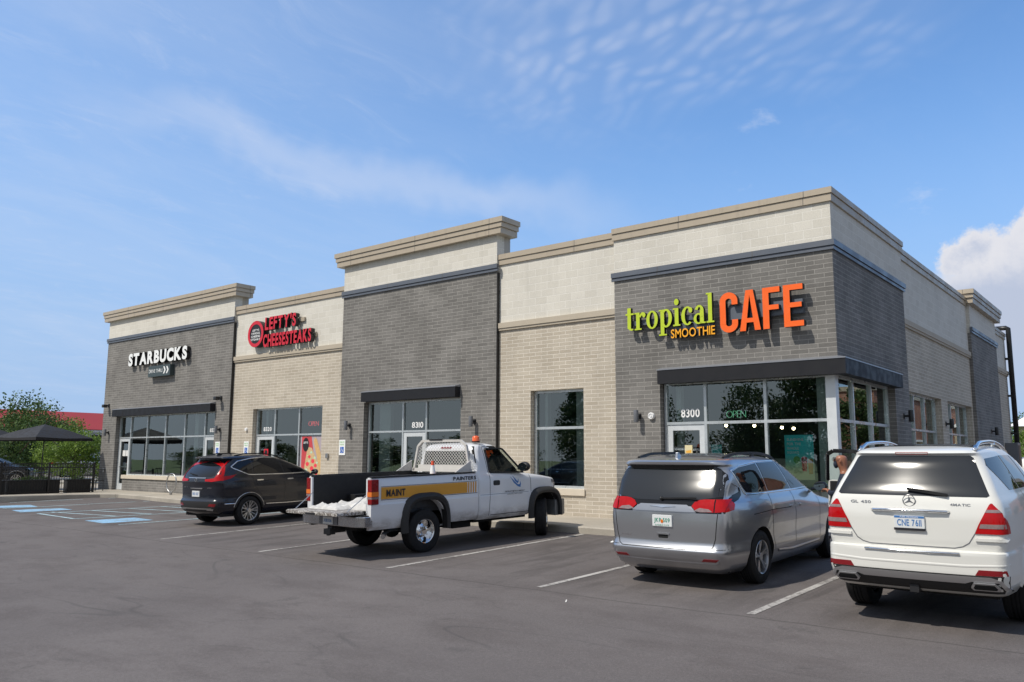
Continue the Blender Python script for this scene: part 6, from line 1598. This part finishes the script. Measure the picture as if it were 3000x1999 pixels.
for k in range(-8, n_+9):
    for sg in (1, -1):
        xs0 = -.78+1.66*k/n_; pts = []
        for i in range(31):
            z = z0+(z1-z0)*i/30; x = xs0+sg*(z-z0)*1.15
            if xl(z) < x < xr(z): pts.append((x, HY+.004*sg, z))
        if len(pts) > 1: ms.bar(pts[0], pts[-1], .006, .008)
ms.build('mesh_guard', MT['rackwhite'], ho)
MB().box(-.28, .12, HY-.04, HY+.03, 2.07, 2.095).build('rack_pad', MT['black'], ho)
bc = thing('beacon', 'orange beacon on the roof of the white pickup', 'beacon'); bc.matrix_world = root.matrix_basis @ Matrix.Translation((.62, 1.72, 2.012))
MB().lathe([(0, 0), (0, .085), (.03, .085), (.03, .075)], (0, 0, 0), 2, 20).build('base', MT['black'], bc, fix=True)
MB().lathe([(.03, .078), (.11, .072), (.135, .05), (.14, 0)], (0, 0, 0), 2, 20).build('dome', plain('orange beacon dome', (.85, .12, .01), .2, coat=1), bc, smooth=True, fix=True)
# ---- things lying in the bed
MT['coneo'] = plain('red-orange cone plastic', (.75, .09, .03), .5)
cn_ = thing('traffic_cone', 'small orange and white traffic cone standing on the pickup bed rail', 'cone'); cn_.matrix_world = root.matrix_basis @ Matrix.Translation((.52, .62, .80+.56))
MB().box(-.10, .10, -.10, .10, .0, .03).build('base', MT['coneo'], cn_, bevel=.006)
MB().lathe([(.03, .062), (.30, .022), (.30, 0)], (0, 0, 0), 2, 20).build('cone', MT['f_white'], cn_, smooth='auto', fix=True); MB().lathe([(.225, .037), (.305, .026), (.305, 0)], (0, 0, 0), 2, 20).build('tip', MT['coneo'], cn_, fix=True)
bx_ = thing('tool_box', 'long low dark box across the front of the pickup bed under the mesh rack', 'toolbox'); bx_.matrix_world = root.matrix_basis @ Matrix.Translation((0, .95, .80))
MB().box(-.80, .80, -.33, .20, 0, .52).build('case', MT['lampgrey'], bx_, bevel=.01); MB().box(-.82, .82, -.35, .22, .521, .555).build('lid', MT['steel'], bx_, bevel=.008)
rnd = random.Random(7)
def cloth(label, x, y, z, w_, d_, h_, seed, mat):
    t = thing('drop_cloth', label, 'cloth'); t.matrix_world = root.matrix_basis @ Matrix.Translation((x, y, z)); r_ = random.Random(seed); n = 18
    from mathutils import noise as mn_
    mb = MB(); vs = []
    for i in range(n+1):
        for j in range(n+1):
            a, b_ = i/n*2-1, j/n*2-1; e = max(0, 1-max(abs(a), abs(b_))**3)
            q = Vector((a*2.2+seed, b_*2.2, 0)); k = mn_.noise(q)+.5*mn_.noise(q*2.3)+.3*mn_.noise(q*5)
            vs.append((a*w_/2*(1+.08*mn_.noise(q*3)), b_*d_/2, .003+e**.5*h_*(.75+.45*k)))
    mb.add(vs, [(i*(n+1)+j, (i+1)*(n+1)+j, (i+1)*(n+1)+j+1, i*(n+1)+j+1) for i in range(n) for j in range(n)]); mb.build('cloth', mat, t, smooth=True)
MT['canvas'] = plain('stained white canvas', (.50, .49, .47), .9, var=.55, scale=7)
cloth('crumpled white drop cloth heaped in the pickup bed by the tail lamp', .25, -.70, .82, 1.0, .95, .22, 3, MT['canvas'])
cloth('flatter white drop cloth lying on the lowered tailgate', -.15, -1.25, .84, .9, .5, .10, 11, MT['canvas'])
tt = thing('spare_tyre', 'dark spare tyre standing in the pickup bed', 'tyre'); tt.matrix_world = root.matrix_basis @ Matrix.Translation((.30, -.1, .80+.31)) @ Matrix.Rotation(.5, 4, 'Z')
MB().tube([(0, .24*math.cos(t), .24*math.sin(t)) for t in [2*math.pi*i/28 for i in range(28)]], .075, 12, closed=True).build('tyre', MT['rubber'], tt, smooth=True)
# ================================================================ planting
def leafmat(name, dark, light, trans=.25):
    m, n, b = newmat(name); tc = n.n.new('ShaderNodeTexCoord').outputs['Object']
    f = n.noise(tc, .9, 3, .6); f2 = n.noise(tc, 7, 2)
    c_ = n.mix(n.maprange(n.math('ADD', n.math('MULTIPLY', f, .6), n.math('MULTIPLY', f2, .4)), .35, .65), dark, light)
    n.l.new(c_, b.inputs['Base Color']); b.inputs['Roughness'].default_value = .55; b.inputs['Specular IOR Level'].default_value = .3
    tr = n.n.new('ShaderNodeBsdfTranslucent'); n.l.new(c_, tr.inputs[0]); mx = n.n.new('ShaderNodeMixShader'); mx.inputs[0].default_value = trans
    out = [q for q in n.n if q.type == 'OUTPUT_MATERIAL'][0]; n.l.new(b.outputs[0], mx.inputs[1]); n.l.new(tr.outputs[0], mx.inputs[2]); n.l.new(mx.outputs[0], out.inputs[0]); return m
MT['leaf_d'] = leafmat('dark foliage', (.040, .080, .020), (.12, .19, .05)); MT['leaf_b'] = leafmat('bright foliage', (.07, .13, .02), (.20, .30, .05), .35)
MT['leaf_o'] = leafmat('olive foliage', (.07, .09, .025), (.16, .18, .06)); MT['bark'] = plain('bark', (.10, .075, .055), .9, var=.3, scale=8)
def crown_mesh(name, h, r, z0, seed, mat, n=5200, leaf=.16, spikes=0, clumps=46):
    rs = np.random.RandomState(seed); C_ = []
    for i in range(clumps):
        while True:
            q = rs.uniform(-1, 1, 3)
            if (q**2).sum() < 1: break
        C_.append((q[0]*r*.8, q[1]*r*.8, z0+(h-z0)*(.5+.46*q[2])*(1 if q[2] < .3 else rs.uniform(.86, 1.0)), rs.uniform(.16, .36)*r))
    for i in range(spikes):
        a = rs.uniform(0, 6.28); rr = rs.uniform(0, .75)*r; zt = h*rs.uniform(.95, 1.14)
        for k in range(5): C_.append((rr*math.cos(a), rr*math.sin(a), zt-k*.30, .10+.05*k))
    C_ = np.array(C_); w_ = C_[:, 3]**2; w_ /= w_.sum(); idx = rs.choice(len(C_), n, p=w_)
    d = rs.normal(size=(n, 3)); d /= np.linalg.norm(d, axis=1)[:, None]; rad = C_[idx, 3]*rs.uniform(.45, 1.12, n)
    P = C_[idx, :3]+d*rad[:, None]*np.array([1, 1, .85])
    a = d+rs.normal(size=(n, 3))*.6; a /= np.linalg.norm(a, axis=1)[:, None]
    u = np.cross(a, rs.normal(size=(n, 3))); u /= np.linalg.norm(u, axis=1)[:, None]; v = np.cross(a, u)
    s = leaf*rs.uniform(.6, 1.3, n)[:, None]
    V = np.stack([P-u*s*.5, P-v*s*.32, P+u*s*.5, P+v*s*.32], 1).reshape(-1, 3)
    me = bpy.data.meshes.new(name); me.from_pydata([tuple(q) for q in V], [], [(4*i, 4*i+1, 4*i+2, 4*i+3) for i in range(n)]); me.materials.append(mat); me.update()
    return me
def tree(name, label, x, y, h, r, seed, mat, z0=1.0, group=None, cat='tree', n=5200, leaf=.16, spikes=0, gz=0):
    t = thing(name, label, cat, (x, y, gz), 0, group)
    o = bpy.data.objects.new('crown', crown_mesh('crown', h, r, z0, seed, mat, n, leaf, spikes)); COL.objects.link(o); o.parent = t
    rs = random.Random(seed); mb = MB(); tr_ = .035*h
    mb.tube([(0, 0, -.1), (.05, 0, z0*.6), (0, .08, z0+.3*(h-z0)), (.1, 0, z0+.7*(h-z0))], [tr_, tr_*.75, tr_*.5, .02], 10)
    for k in range(7):
        a = k*2.4+rs.random(); zz_ = z0+(h-z0)*rs.uniform(.05, .45); L_ = r*rs.uniform(.5, .8)
        mb.tube([(0, 0, zz_), (L_*.5*math.cos(a), L_*.5*math.sin(a), zz_+L_*.35), (L_*math.cos(a), L_*math.sin(a), zz_+L_*.8)], [tr_*.4, tr_*.25, .012], 6)
    mb.build('trunk', MT['bark'], t, smooth=True); return t
tree('tree', 'dark spiky-topped tree at the far left beyond the patio umbrellas', -58, 3.4, 5.3, 4.0, 1, MT['leaf_d'], .4, n=13000, spikes=10, leaf=.17)
tree('tree', 'olive green tree between the dark tree and the red roof', -66, 8.4, 5.0, 3.3, 2, MT['leaf_b'], .5, n=10000, spikes=3, leaf=.17)
tree('tree', 'bright green bushy tree right of the umbrella pole', -48, 3.0, 3.4, 2.3, 3, MT['leaf_b'], .2, n=8000, leaf=.13)
tree('shrub', 'low bright shrub at the foot of the left building corner', -46, 4.2, 1.9, 1.1, 6, MT['leaf_b'], .1, cat='shrub', n=2200, leaf=.10)
tree('tree', 'dark low tree filling the gap behind the patio railing', -54, -.8, 4.2, 2.6, 8, MT['leaf_d'], .2, n=5500, leaf=.15)
# beyond the right-hand corner
tree('tree', 'green tree in front of the white-roofed building at the right edge', -11.3, 72, 4.9, 2.6, 11, MT['leaf_b'], .3, n=3200, leaf=.2)
tree('tree', 'dark treetop showing above the white roof at the right edge', -16.5, 118, 9.3, 4.0, 12, MT['leaf_d'], 2, n=3000, leaf=.3)
tree('shrub', 'green hedge bush above the white car at the right edge', -8.6, 52, 2.6, 2.1, 13, MT['leaf_b'], .1, cat='shrub', n=2600, leaf=.15)
# trees and hedges across the lot, mirrored in the shop glass
MT['leaf_r'] = leafmat('roadside foliage', (.035, .06, .02), (.10, .15, .045), .2)
GRP = 'trees mirrored in the shop windows'; LAB = 'large tree across the car park, seen as a reflection in the shop glass'
gm = zg(-40)
pt = tree('tree', LAB, -25, -44, 8.2, 4.0, 21, MT['leaf_r'], .4, group=GRP, n=8000, leaf=.26, gz=gm)
p2 = tree('tree', LAB, -33, -41, 6.8, 3.8, 22, MT['leaf_r'], .3, group=GRP, n=7000, leaf=.26, gz=gm, spikes=5)
p3 = tree('tree', LAB, -19.5, -40, 9.8, 3.2, 27, MT['leaf_r'], .8, group=GRP, n=7000, leaf=.28, gz=gm, spikes=3)
for i, (x, y, sx_2, sz_2) in enumerate(((-40, -43, 1.1, .62), (-29, -52, 1.3, .8), (-44.5, -47, .95, .95), (-53, -44, 1.3, .5), (-61, -49, 1.2, .66), (-70, -45, 1.4, .42), (-79, -50, 1.3, .55), (-90, -52, 1.5, .42), (-103, -54, 1.4, .5), (-117, -56, 1.6, .45), (-131, -60, 1.6, .5), (-13, -50, 1.2, .7), (-5, -47, 1.3, .6), (4, -46, .9, .9), (14, -38, 1, .8), (22, -28, 1.2, .7), (12, 38, .8, .55), (7, 46, .8, .75), (16, 30, 1, .6), (27, 20, 1.2, .8), (30, 2, 1.2, .9), (30, -12, 1.3, .7))):
    q = copy_tree((pt, p2, p3)[i % 3]); q.location = (x, y, gm if y < 0 else 0); q.scale = (sx_2, sx_2, sz_2); q.rotation_euler = (0, 0, i*1.7)
# ================================================================ far buildings
MT['redroof'] = plain('red metal roof', (.42, .055, .055), .5, var=.06, scale=.3); MT['paleblock'] = plain('pale render', (.50, .50, .48), .85, var=.06, scale=.4)
MT['redbrick'] = brickmat('red brick', (.28, .10, .06), (.34, .13, .08), (.42, .38, .33), .30, .10, .01, .2)
MT['whiteroof'] = plain('white ribbed roof', (.72, .72, .72), .6, var=.05, scale=.6)
hb = thing('building', 'pale distant building with a red metal roof beyond the trees on the left', 'building', (-100, 0, 0))
MB().box(-8, 5, 2, 46, 0, 4.55).build('wall', MT['paleblock'], hb)
mb = MB(); mb.add([(5.5, 1.5, 4.55), (5.5, 46.5, 4.55), (-8.5, 46.5, 4.55), (-8.5, 1.5, 4.55), (3.2, 5, 6.5), (3.2, 43, 6.5), (-6, 43, 6.5), (-6, 5, 6.5)], [(0, 1, 5, 4), (1, 2, 6, 5), (2, 3, 7, 6), (3, 0, 4, 7), (4, 5, 6, 7), (3, 2, 1, 0)]); mb.build('roof', MT['redroof'], hb)
MB().box(5.0, 5.25, 2.2, 45.8, 4.25, 4.5).build('fascia', MT['white'], hb)
for k in range(12):
    y = 4+k*3.5; w_ = MB().box(4.99, 5.06, y, y+1.9, 2.9, 3.95).build('window', MT['tint'], hb); MB().box(5.0, 5.09, y-.1, y+2.0, 2.78, 2.89).build('sill', MT['white'], w_)
MB().box(5.05, 6.2, 6, 42, 1.5, 1.95).build('canopy', MT['whiteroof'], hb)
hb = thing('building', 'low tan building with a white ribbed roof at the right edge', 'building', (-14.2, 88, 0))
MB().box(0, 26, 0, 14, 0, 5.4).build('wall', MT['tan_stone'], hb); mb = MB(); mb.add([(-.5, -.6, 5.35), (26.5, -.6, 5.35), (26.5, 14.5, 5.35), (-.5, 14.5, 5.35), (1.0, 5, 6.95), (25, 5, 6.95), (25, 9, 6.95), (1.0, 9, 6.95)], [(0, 1, 5, 4), (1, 2, 6, 5), (2, 3, 7, 6), (3, 0, 4, 7), (4, 5, 6, 7), (3, 2, 1, 0)]); mb.build('roof', MT['whiteroof'], hb)
hb = thing('building', 'red brick shops mirrored in the side windows', 'building', (8.5, 56, 0)); MB().box(0, 14, 0, 55, 0, 7.5).build('wall', MT['redbrick'], hb)
MB().box(-.15, 14.1, -.15, 55.1, 7.5, 7.9).build('coping', MT['coping'], hb)
for k in range(9): w_ = MB().box(-.05, .05, 2+k*6, 5.5+k*6, .6, 3.4).build('window', MT['tint'], hb); MB().box(-.09, .06, 1.9+k*6, 5.6+k*6, 3.41, 3.6).build('lintel', MT['white'], w_)
# parked cars in the distance: copies of the near ones
def find(nm): return bpy.data.objects[nm]
def far_car(src, label, x, y, deg):
    q = copy_tree(find(src)); q.location = (x, y, 0); q.rotation_euler = (0, 0, math.radians(deg)); q['label'] = label; q['group'] = 'parked cars in the distance'
far_car('crossover', 'dark car roof showing above the patio railing at the far left', -51, -1.6, -22)
far_car('minivan', 'grey van beyond the trees left of the building', -62, 8.5, -20); far_car('minivan', 'silver van half hidden right of the patio trees', -76, 18.6, -15)
q = find('suv'); far_car('suv', 'white car parked beyond the right corner of the building', -5.6, 38, 75)
far_car('crossover', 'dark car across the lot, mirrored in the tall window of the tan bay', -27.5, -22.5, 85); bpy.data.objects['crossover.002'].location.z = zg(-22)
far_car('minivan', 'silver van across the lot, mirrored in the leftmost shop window', -66, -13.5, 95)
# ================================================================ patio
ft = thing('railing', 'black metal patio railing with slim pickets on the left pavement', 'railing', (-35.2, -1.72, .15)); mb = MB()
for z in (1.16, 1.02, .06): mb.box(-.02, .02, -9, 0, z-.02, z+.02)
mb.build('rail', MT['black_metal'], ft); mb = MB()
for k in range(90): mb.box(-.008, .008, -.05-k*.1-.008, -.05-k*.1+.008, .04, 1.15)
mb.build('picket_panel', MT['black_metal'], ft)
for k in range(6): MB().box(-.035, .035, -k*1.75-.035, -k*1.75+.035, 0, 1.22).build('post', MT['black_metal'], ft)
def planter(y0, y1, x, label):
    t = thing('planter', label, 'planter', (x, y0, .15), group='black planters along the patio railing'); MB().box(-.35, 0, 0, y1-y0, 0, .50).box(-.38, .03, -.03, y1-y0+.03, .50, .54).build('box', MT['blackp'], t, bevel=.01)
    o = bpy.data.objects.new('plants', crown_mesh('plants', .42, .5, 0, int(abs(y0*7)), MT['leaf_d'], 500, .07)); COL.objects.link(o); o.parent = t; o.location = (-.18, (y1-y0)/2, .42); o.scale = (.28, (y1-y0)*.9, .6)
planter(-2.72, -1.78, -35.25, 'black planter box at the building end of the patio railing'); planter(-4.9, -3.0, -35.25, 'long black planter box behind the middle of the patio railing'); planter(-7.2, -5.0, -35.25, 'black planter box at the cropped left end of the patio railing')
MT['canopy'] = plain('black canvas', (.014, .014, .017), .75, var=.15, scale=3)
def umbrella(x, y, label, rz, s=1.38, zr=2.42, zt=3.02):
    t = thing('patio_umbrella', label, 'umbrella', (x, y, .15), rz, 'black umbrellas on the patio'); mb = MB(); n = 8; vs = [(0, 0, zt-.15)]; fs = []
    per = [(s, -s), (s, 0), (s, s), (0, s), (-s, s), (-s, 0), (-s, -s), (0, -s)]
    for k, (f, dz) in enumerate(((.5, .10), (1, 0))):
        for px, py in per:
            mid = 0 if abs(px) == abs(py) else .04
            vs.append((px*f, py*f, (zt-.15)+(zr-zt)*f+dz*.3-mid*f))
    for i in range(8): j = (i+1) % 8; fs += [(0, 1+i, 1+j), (1+i, 9+i, 9+j, 1+j)]
    b0 = len(vs)
    for px, py in per: vs.append((px, py, (zr-.15)-.13))
    for i in range(8): j = (i+1) % 8; fs.append((9+i, b0+i, b0+j, 9+j))
    mb.add(vs, fs); mb.build('canopy', MT['canopy'], t)
    mb = MB(); mb.cyl((0, 0, 1.4), 2, .022, 2.9, 12); mb.build('pole', MT['black_metal'], t); mb = MB(); mb.cyl((0, 0, .04), 2, .28, .08, 20); mb.build('base', MT['black_metal'], t)
    mb = MB()
    for px, py in per: mb.bar((0, 0, zt-.2), (px*.98, py*.98, zr-.2), .015, .02)
    mb.build('ribs', MT['black_metal'], t)
umbrella(-39.4, -2.1, 'black square patio umbrella nearer the building', .25); umbrella(-42.4, -3.7, 'black patio umbrella cropped by the left edge of the photo', .2)
def chair(x, y, rz, label):
    t = thing('patio_chair', label, 'chair', (x, y, .15), rz, 'dark metal chairs on the patio')
    MB().box(-.22, .22, -.22, .22, .43, .46).build('seat', MT['black_metal'], t); mb = MB()
    for k in range(6): mb.box(-.2+k*.08-.008, -.2+k*.08+.008, .205, .22, .46, .9)
    mb.box(-.22, .22, .2, .225, .88, .92); mb.build('backrest', MT['black_metal'], t)
    for a, b_ in ((-.2, -.2), (.2, -.2), (-.2, .2), (.2, .2)): MB().tube([(a, b_, 0), (a, b_, .43)], .012, 6).build('leg', MT['black_metal'], t)
def table(x, y, label):
    t = thing('patio_table', label, 'table', (x, y, .15), 0, 'round dark tables on the patio'); MB().cyl((0, 0, .73), 2, .45, .03, 24).build('top', MT['black_metal'], t); MB().cyl((0, 0, .36), 2, .03, .72, 10).build('pedestal', MT['black_metal'], t)
table(-39.4, -2.1, 'round table under the umbrella nearer the building'); table(-42.4, -3.7, 'round table under the cropped umbrella'); table(-37.2, -4.4, 'round table close behind the long planter')
for i, (x, y, rz, l) in enumerate(((-38.6, -2.4, -1.6, 'dark chair on the car-park side of the umbrella table'), (-40.2, -1.8, 1.6, 'dark chair on the far side of the umbrella table'), (-36.5, -4.8, -1.2, 'dark chair between the long planter and its table'), (-37.9, -4.1, 1.4, 'dark chair behind the table near the long planter'), (-36.2, -1.15, .3, 'dark chair standing at the building end of the railing'))): chair(x, y, rz, l)
t = thing('bicycle_rack', 'pale ring-shaped bicycle rack on the pavement before the leftmost shop', 'bicycle rack', (-30.75, -.75, .15), math.pi/2)
MB().tube([(0, .36*math.cos(a), .45+.36*math.sin(a)) for a in [2*math.pi*i/36 for i in range(36)]], .024, 10, closed=True).build('ring', MT['steel'], t, smooth=True); MB().box(-.03, .03, -.05, .05, 0, .10).build('foot', MT['steel'], t)
rnd = random.Random(3)
for i, (u, v_, s_, l) in enumerate(((-6.9, -14.4, .05, 'white paper scrap on the asphalt near the lower left corner'), (-6.25, -8.9, .012, 'pale pebble on the asphalt left of the minivan wheel'), (-9.0, -3.4, .035, 'pale stone chip at the kerb by the end of the white line'))):
    t = thing('litter', l, 'litter', (u, v_, zg(v_))); mb = MB(); mb.add([(-s_, -s_*.6, .004), (s_*.8, -s_*.8, .007), (s_, s_*.5, .03), (-s_*.5, s_*.8, .016), (0, 0, .036)], [(0, 1, 4), (1, 2, 4), (2, 3, 4), (3, 0, 4)]); mb.build('scrap', MT['paper'], t)
# ================================================================ the driver
MT['skin'] = plain('brown skin', (.30, .125, .07), .42, var=.12, scale=9, spec=.5); MT['navy'] = plain('navy cloth', (.012, .018, .035), .85, var=.2, scale=8); MT['denim'] = plain('dark trousers', (.02, .024, .035), .85)
def skinned(name, joints, bones, mat, parent, sub=2):
    me = bpy.data.meshes.new(name); me.from_pydata([j[0] for j in joints], bones, []); o = bpy.data.objects.new(name, me); COL.objects.link(o)
    md = o.modifiers.new('s', 'SKIN'); md.use_smooth_shade = True
    for v, j in zip(me.skin_vertices[0].data, joints): r = j[1]; v.radius = r if hasattr(r, '__len__') else (r, r)
    me.skin_vertices[0].data[0].use_root = True
    sb = o.modifiers.new('u', 'SUBSURF'); sb.levels = sub; sb.render_levels = sub
    dg = bpy.context.evaluated_depsgraph_get(); m2 = bpy.data.meshes.new_from_object(o.evaluated_get(dg)); o.modifiers.clear(); o.data = m2; bpy.data.meshes.remove(me)
    m2.materials.clear(); m2.materials.append(mat)
    for p in m2.polygons: p.use_smooth = True
    o.parent = parent; return o
pr_ = thing('person', 'bald person in dark clothes, mask and glasses behind the open door of the white SUV', 'person', (-3.90, -4.98, zg(-4.98)), 0)
# frame: looks towards -X/-Y, head bowed, left hand on the top edge of the door
J = [((0, 0, .98), (.15, .115)), ((0, 0, 1.12), (.145, .11)), ((-.01, -.01, 1.30), (.165, .12)), ((-.015, -.02, 1.43), (.13, .10)), ((-.025, -.03, 1.52), (.058, .058)), ((-.045, -.045, 1.60), (.062, .068)), ((-.06, -.05, 1.70), (.083, .098)), ((-.055, -.045, 1.775), (.068, .08)),
     ((.0, -.19, 1.42), .058), ((-.08, -.25, 1.22), .048), ((-.22, -.10, 1.20), .040), ((-.31, .05, 1.245), .030),
     ((-.01, .18, 1.42), .058), ((-.02, .25, 1.15), .048), ((-.10, .25, .95), .038), ((-.14, .22, .88), .03),
     ((0, -.10, .90), .10), ((-.02, -.11, .50), .062), ((.02, -.11, .09), .045), ((-.10, -.12, .04), (.045, .035)), ((0, .10, .90), .10), ((-.03, .11, .50), .062), ((.01, .11, .09), .045), ((-.11, .12, .04), (.045, .035))]
Bn = [(0, 1), (1, 2), (2, 3), (3, 4), (4, 5), (5, 6), (6, 7), (3, 8), (8, 9), (9, 10), (10, 11), (3, 12), (12, 13), (13, 14), (14, 15), (0, 16), (16, 17), (17, 18), (18, 19), (0, 20), (20, 21), (21, 22), (22, 23)]
body = skinned('body', J, Bn, MT['skin'], pr_)
body.data.materials.append(MT['navy']); body.data.materials.append(MT['denim']); body.data.materials.append(MT['black'])
for p in body.data.polygons:
    q = p.center
    if q.z < .10: p.material_index = 3
    elif q.z < .98 and math.hypot(q.x, 0) < .2 and abs(q.y) < .2: p.material_index = 2
    elif q.z < 1.50 and q.x > -.27 and not (q.y > .18 and q.z < .95): p.material_index = 1
def blob_(name, c_, r_, sc_, mat): 
    mb = MB(); mb.sphere(c_, r_, 14, 10, sc=sc_); return mb.build(name, mat, pr_, smooth=True)
blob_('mask', (-.135, -.065, 1.635), .058, (.62, .85, 1.05), MT['navy'])
mb = MB(); mb.sphere((-.155, -.06, 1.685), .018, 8, 6, sc=(1, .8, 1.3)); mb.sphere((-.05, -.135, 1.685), .026, 8, 6, sc=(.7, .35, 1.2)); mb.sphere((-.05, .045, 1.685), .026, 8, 6, sc=(.7, .35, 1.2)); mb.build('nose_and_ears', MT['skin'], pr_, smooth=True)
mb = MB()
for yy_ in (-.097, -.018): mb.tube([(-.158+.008*math.cos(a), yy_+.031*math.cos(a), 1.712+.024*math.sin(a)) for a in [2*math.pi*i/18 for i in range(18)]], .0035, 6, closed=True); mb.sphere((-.150, yy_, 1.712), .028, 10, 8, sc=(.25, 1, .8))
mb.tube([(-.158, -.066, 1.715), (-.158, -.049, 1.715)], .003); mb.tube([(-.152, -.128, 1.715), (-.05, -.142, 1.71)], .0035); mb.tube([(-.152, .012, 1.715), (-.05, .05, 1.71)], .0035); mb.build('glasses', MT['black'], pr_)
# hand: palm, four curled fingers over the door edge and a thumb
HJ = [((-.31, .05, 1.245), (.026, .022)), ((-.345, .085, 1.255), (.034, .020)), ((-.37, .115, 1.255), (.036, .017))]
hand = [HJ[0], HJ[1], HJ[2]]; hb_ = [(0, 1), (1, 2)]
for k, L_ in enumerate((.062, .072, .068, .052)):
    o_ = Vector((-.375, .118, 1.257))+Vector((.8, .6, 0)).normalized()*(k-1.5)*.020; dv = Vector((-.6, .8, 0)).normalized(); b0 = len(hand)
    hand += [((*(o_),), .0092), ((*(o_+dv*L_*.45+Vector((0, 0, -.006))),), .0088), ((*(o_+dv*L_*.75+Vector((0, 0, -.026))),), .0080), ((*(o_+dv*L_*.72+Vector((0, 0, -.048))),), .0070)]; hb_ += [(2, b0), (b0, b0+1), (b0+1, b0+2), (b0+2, b0+3)]
b0 = len(hand); hand += [((-.325, .11, 1.238), .011), ((-.322, .145, 1.222), .0095), ((-.33, .17, 1.214), .008)]; hb_ += [(1, b0), (b0, b0+1), (b0+1, b0+2)]
skinned('hand', hand, hb_, MT['skin'], pr_, 1)
bpy.context.view_layer.update()
print('objects', len(bpy.data.objects))
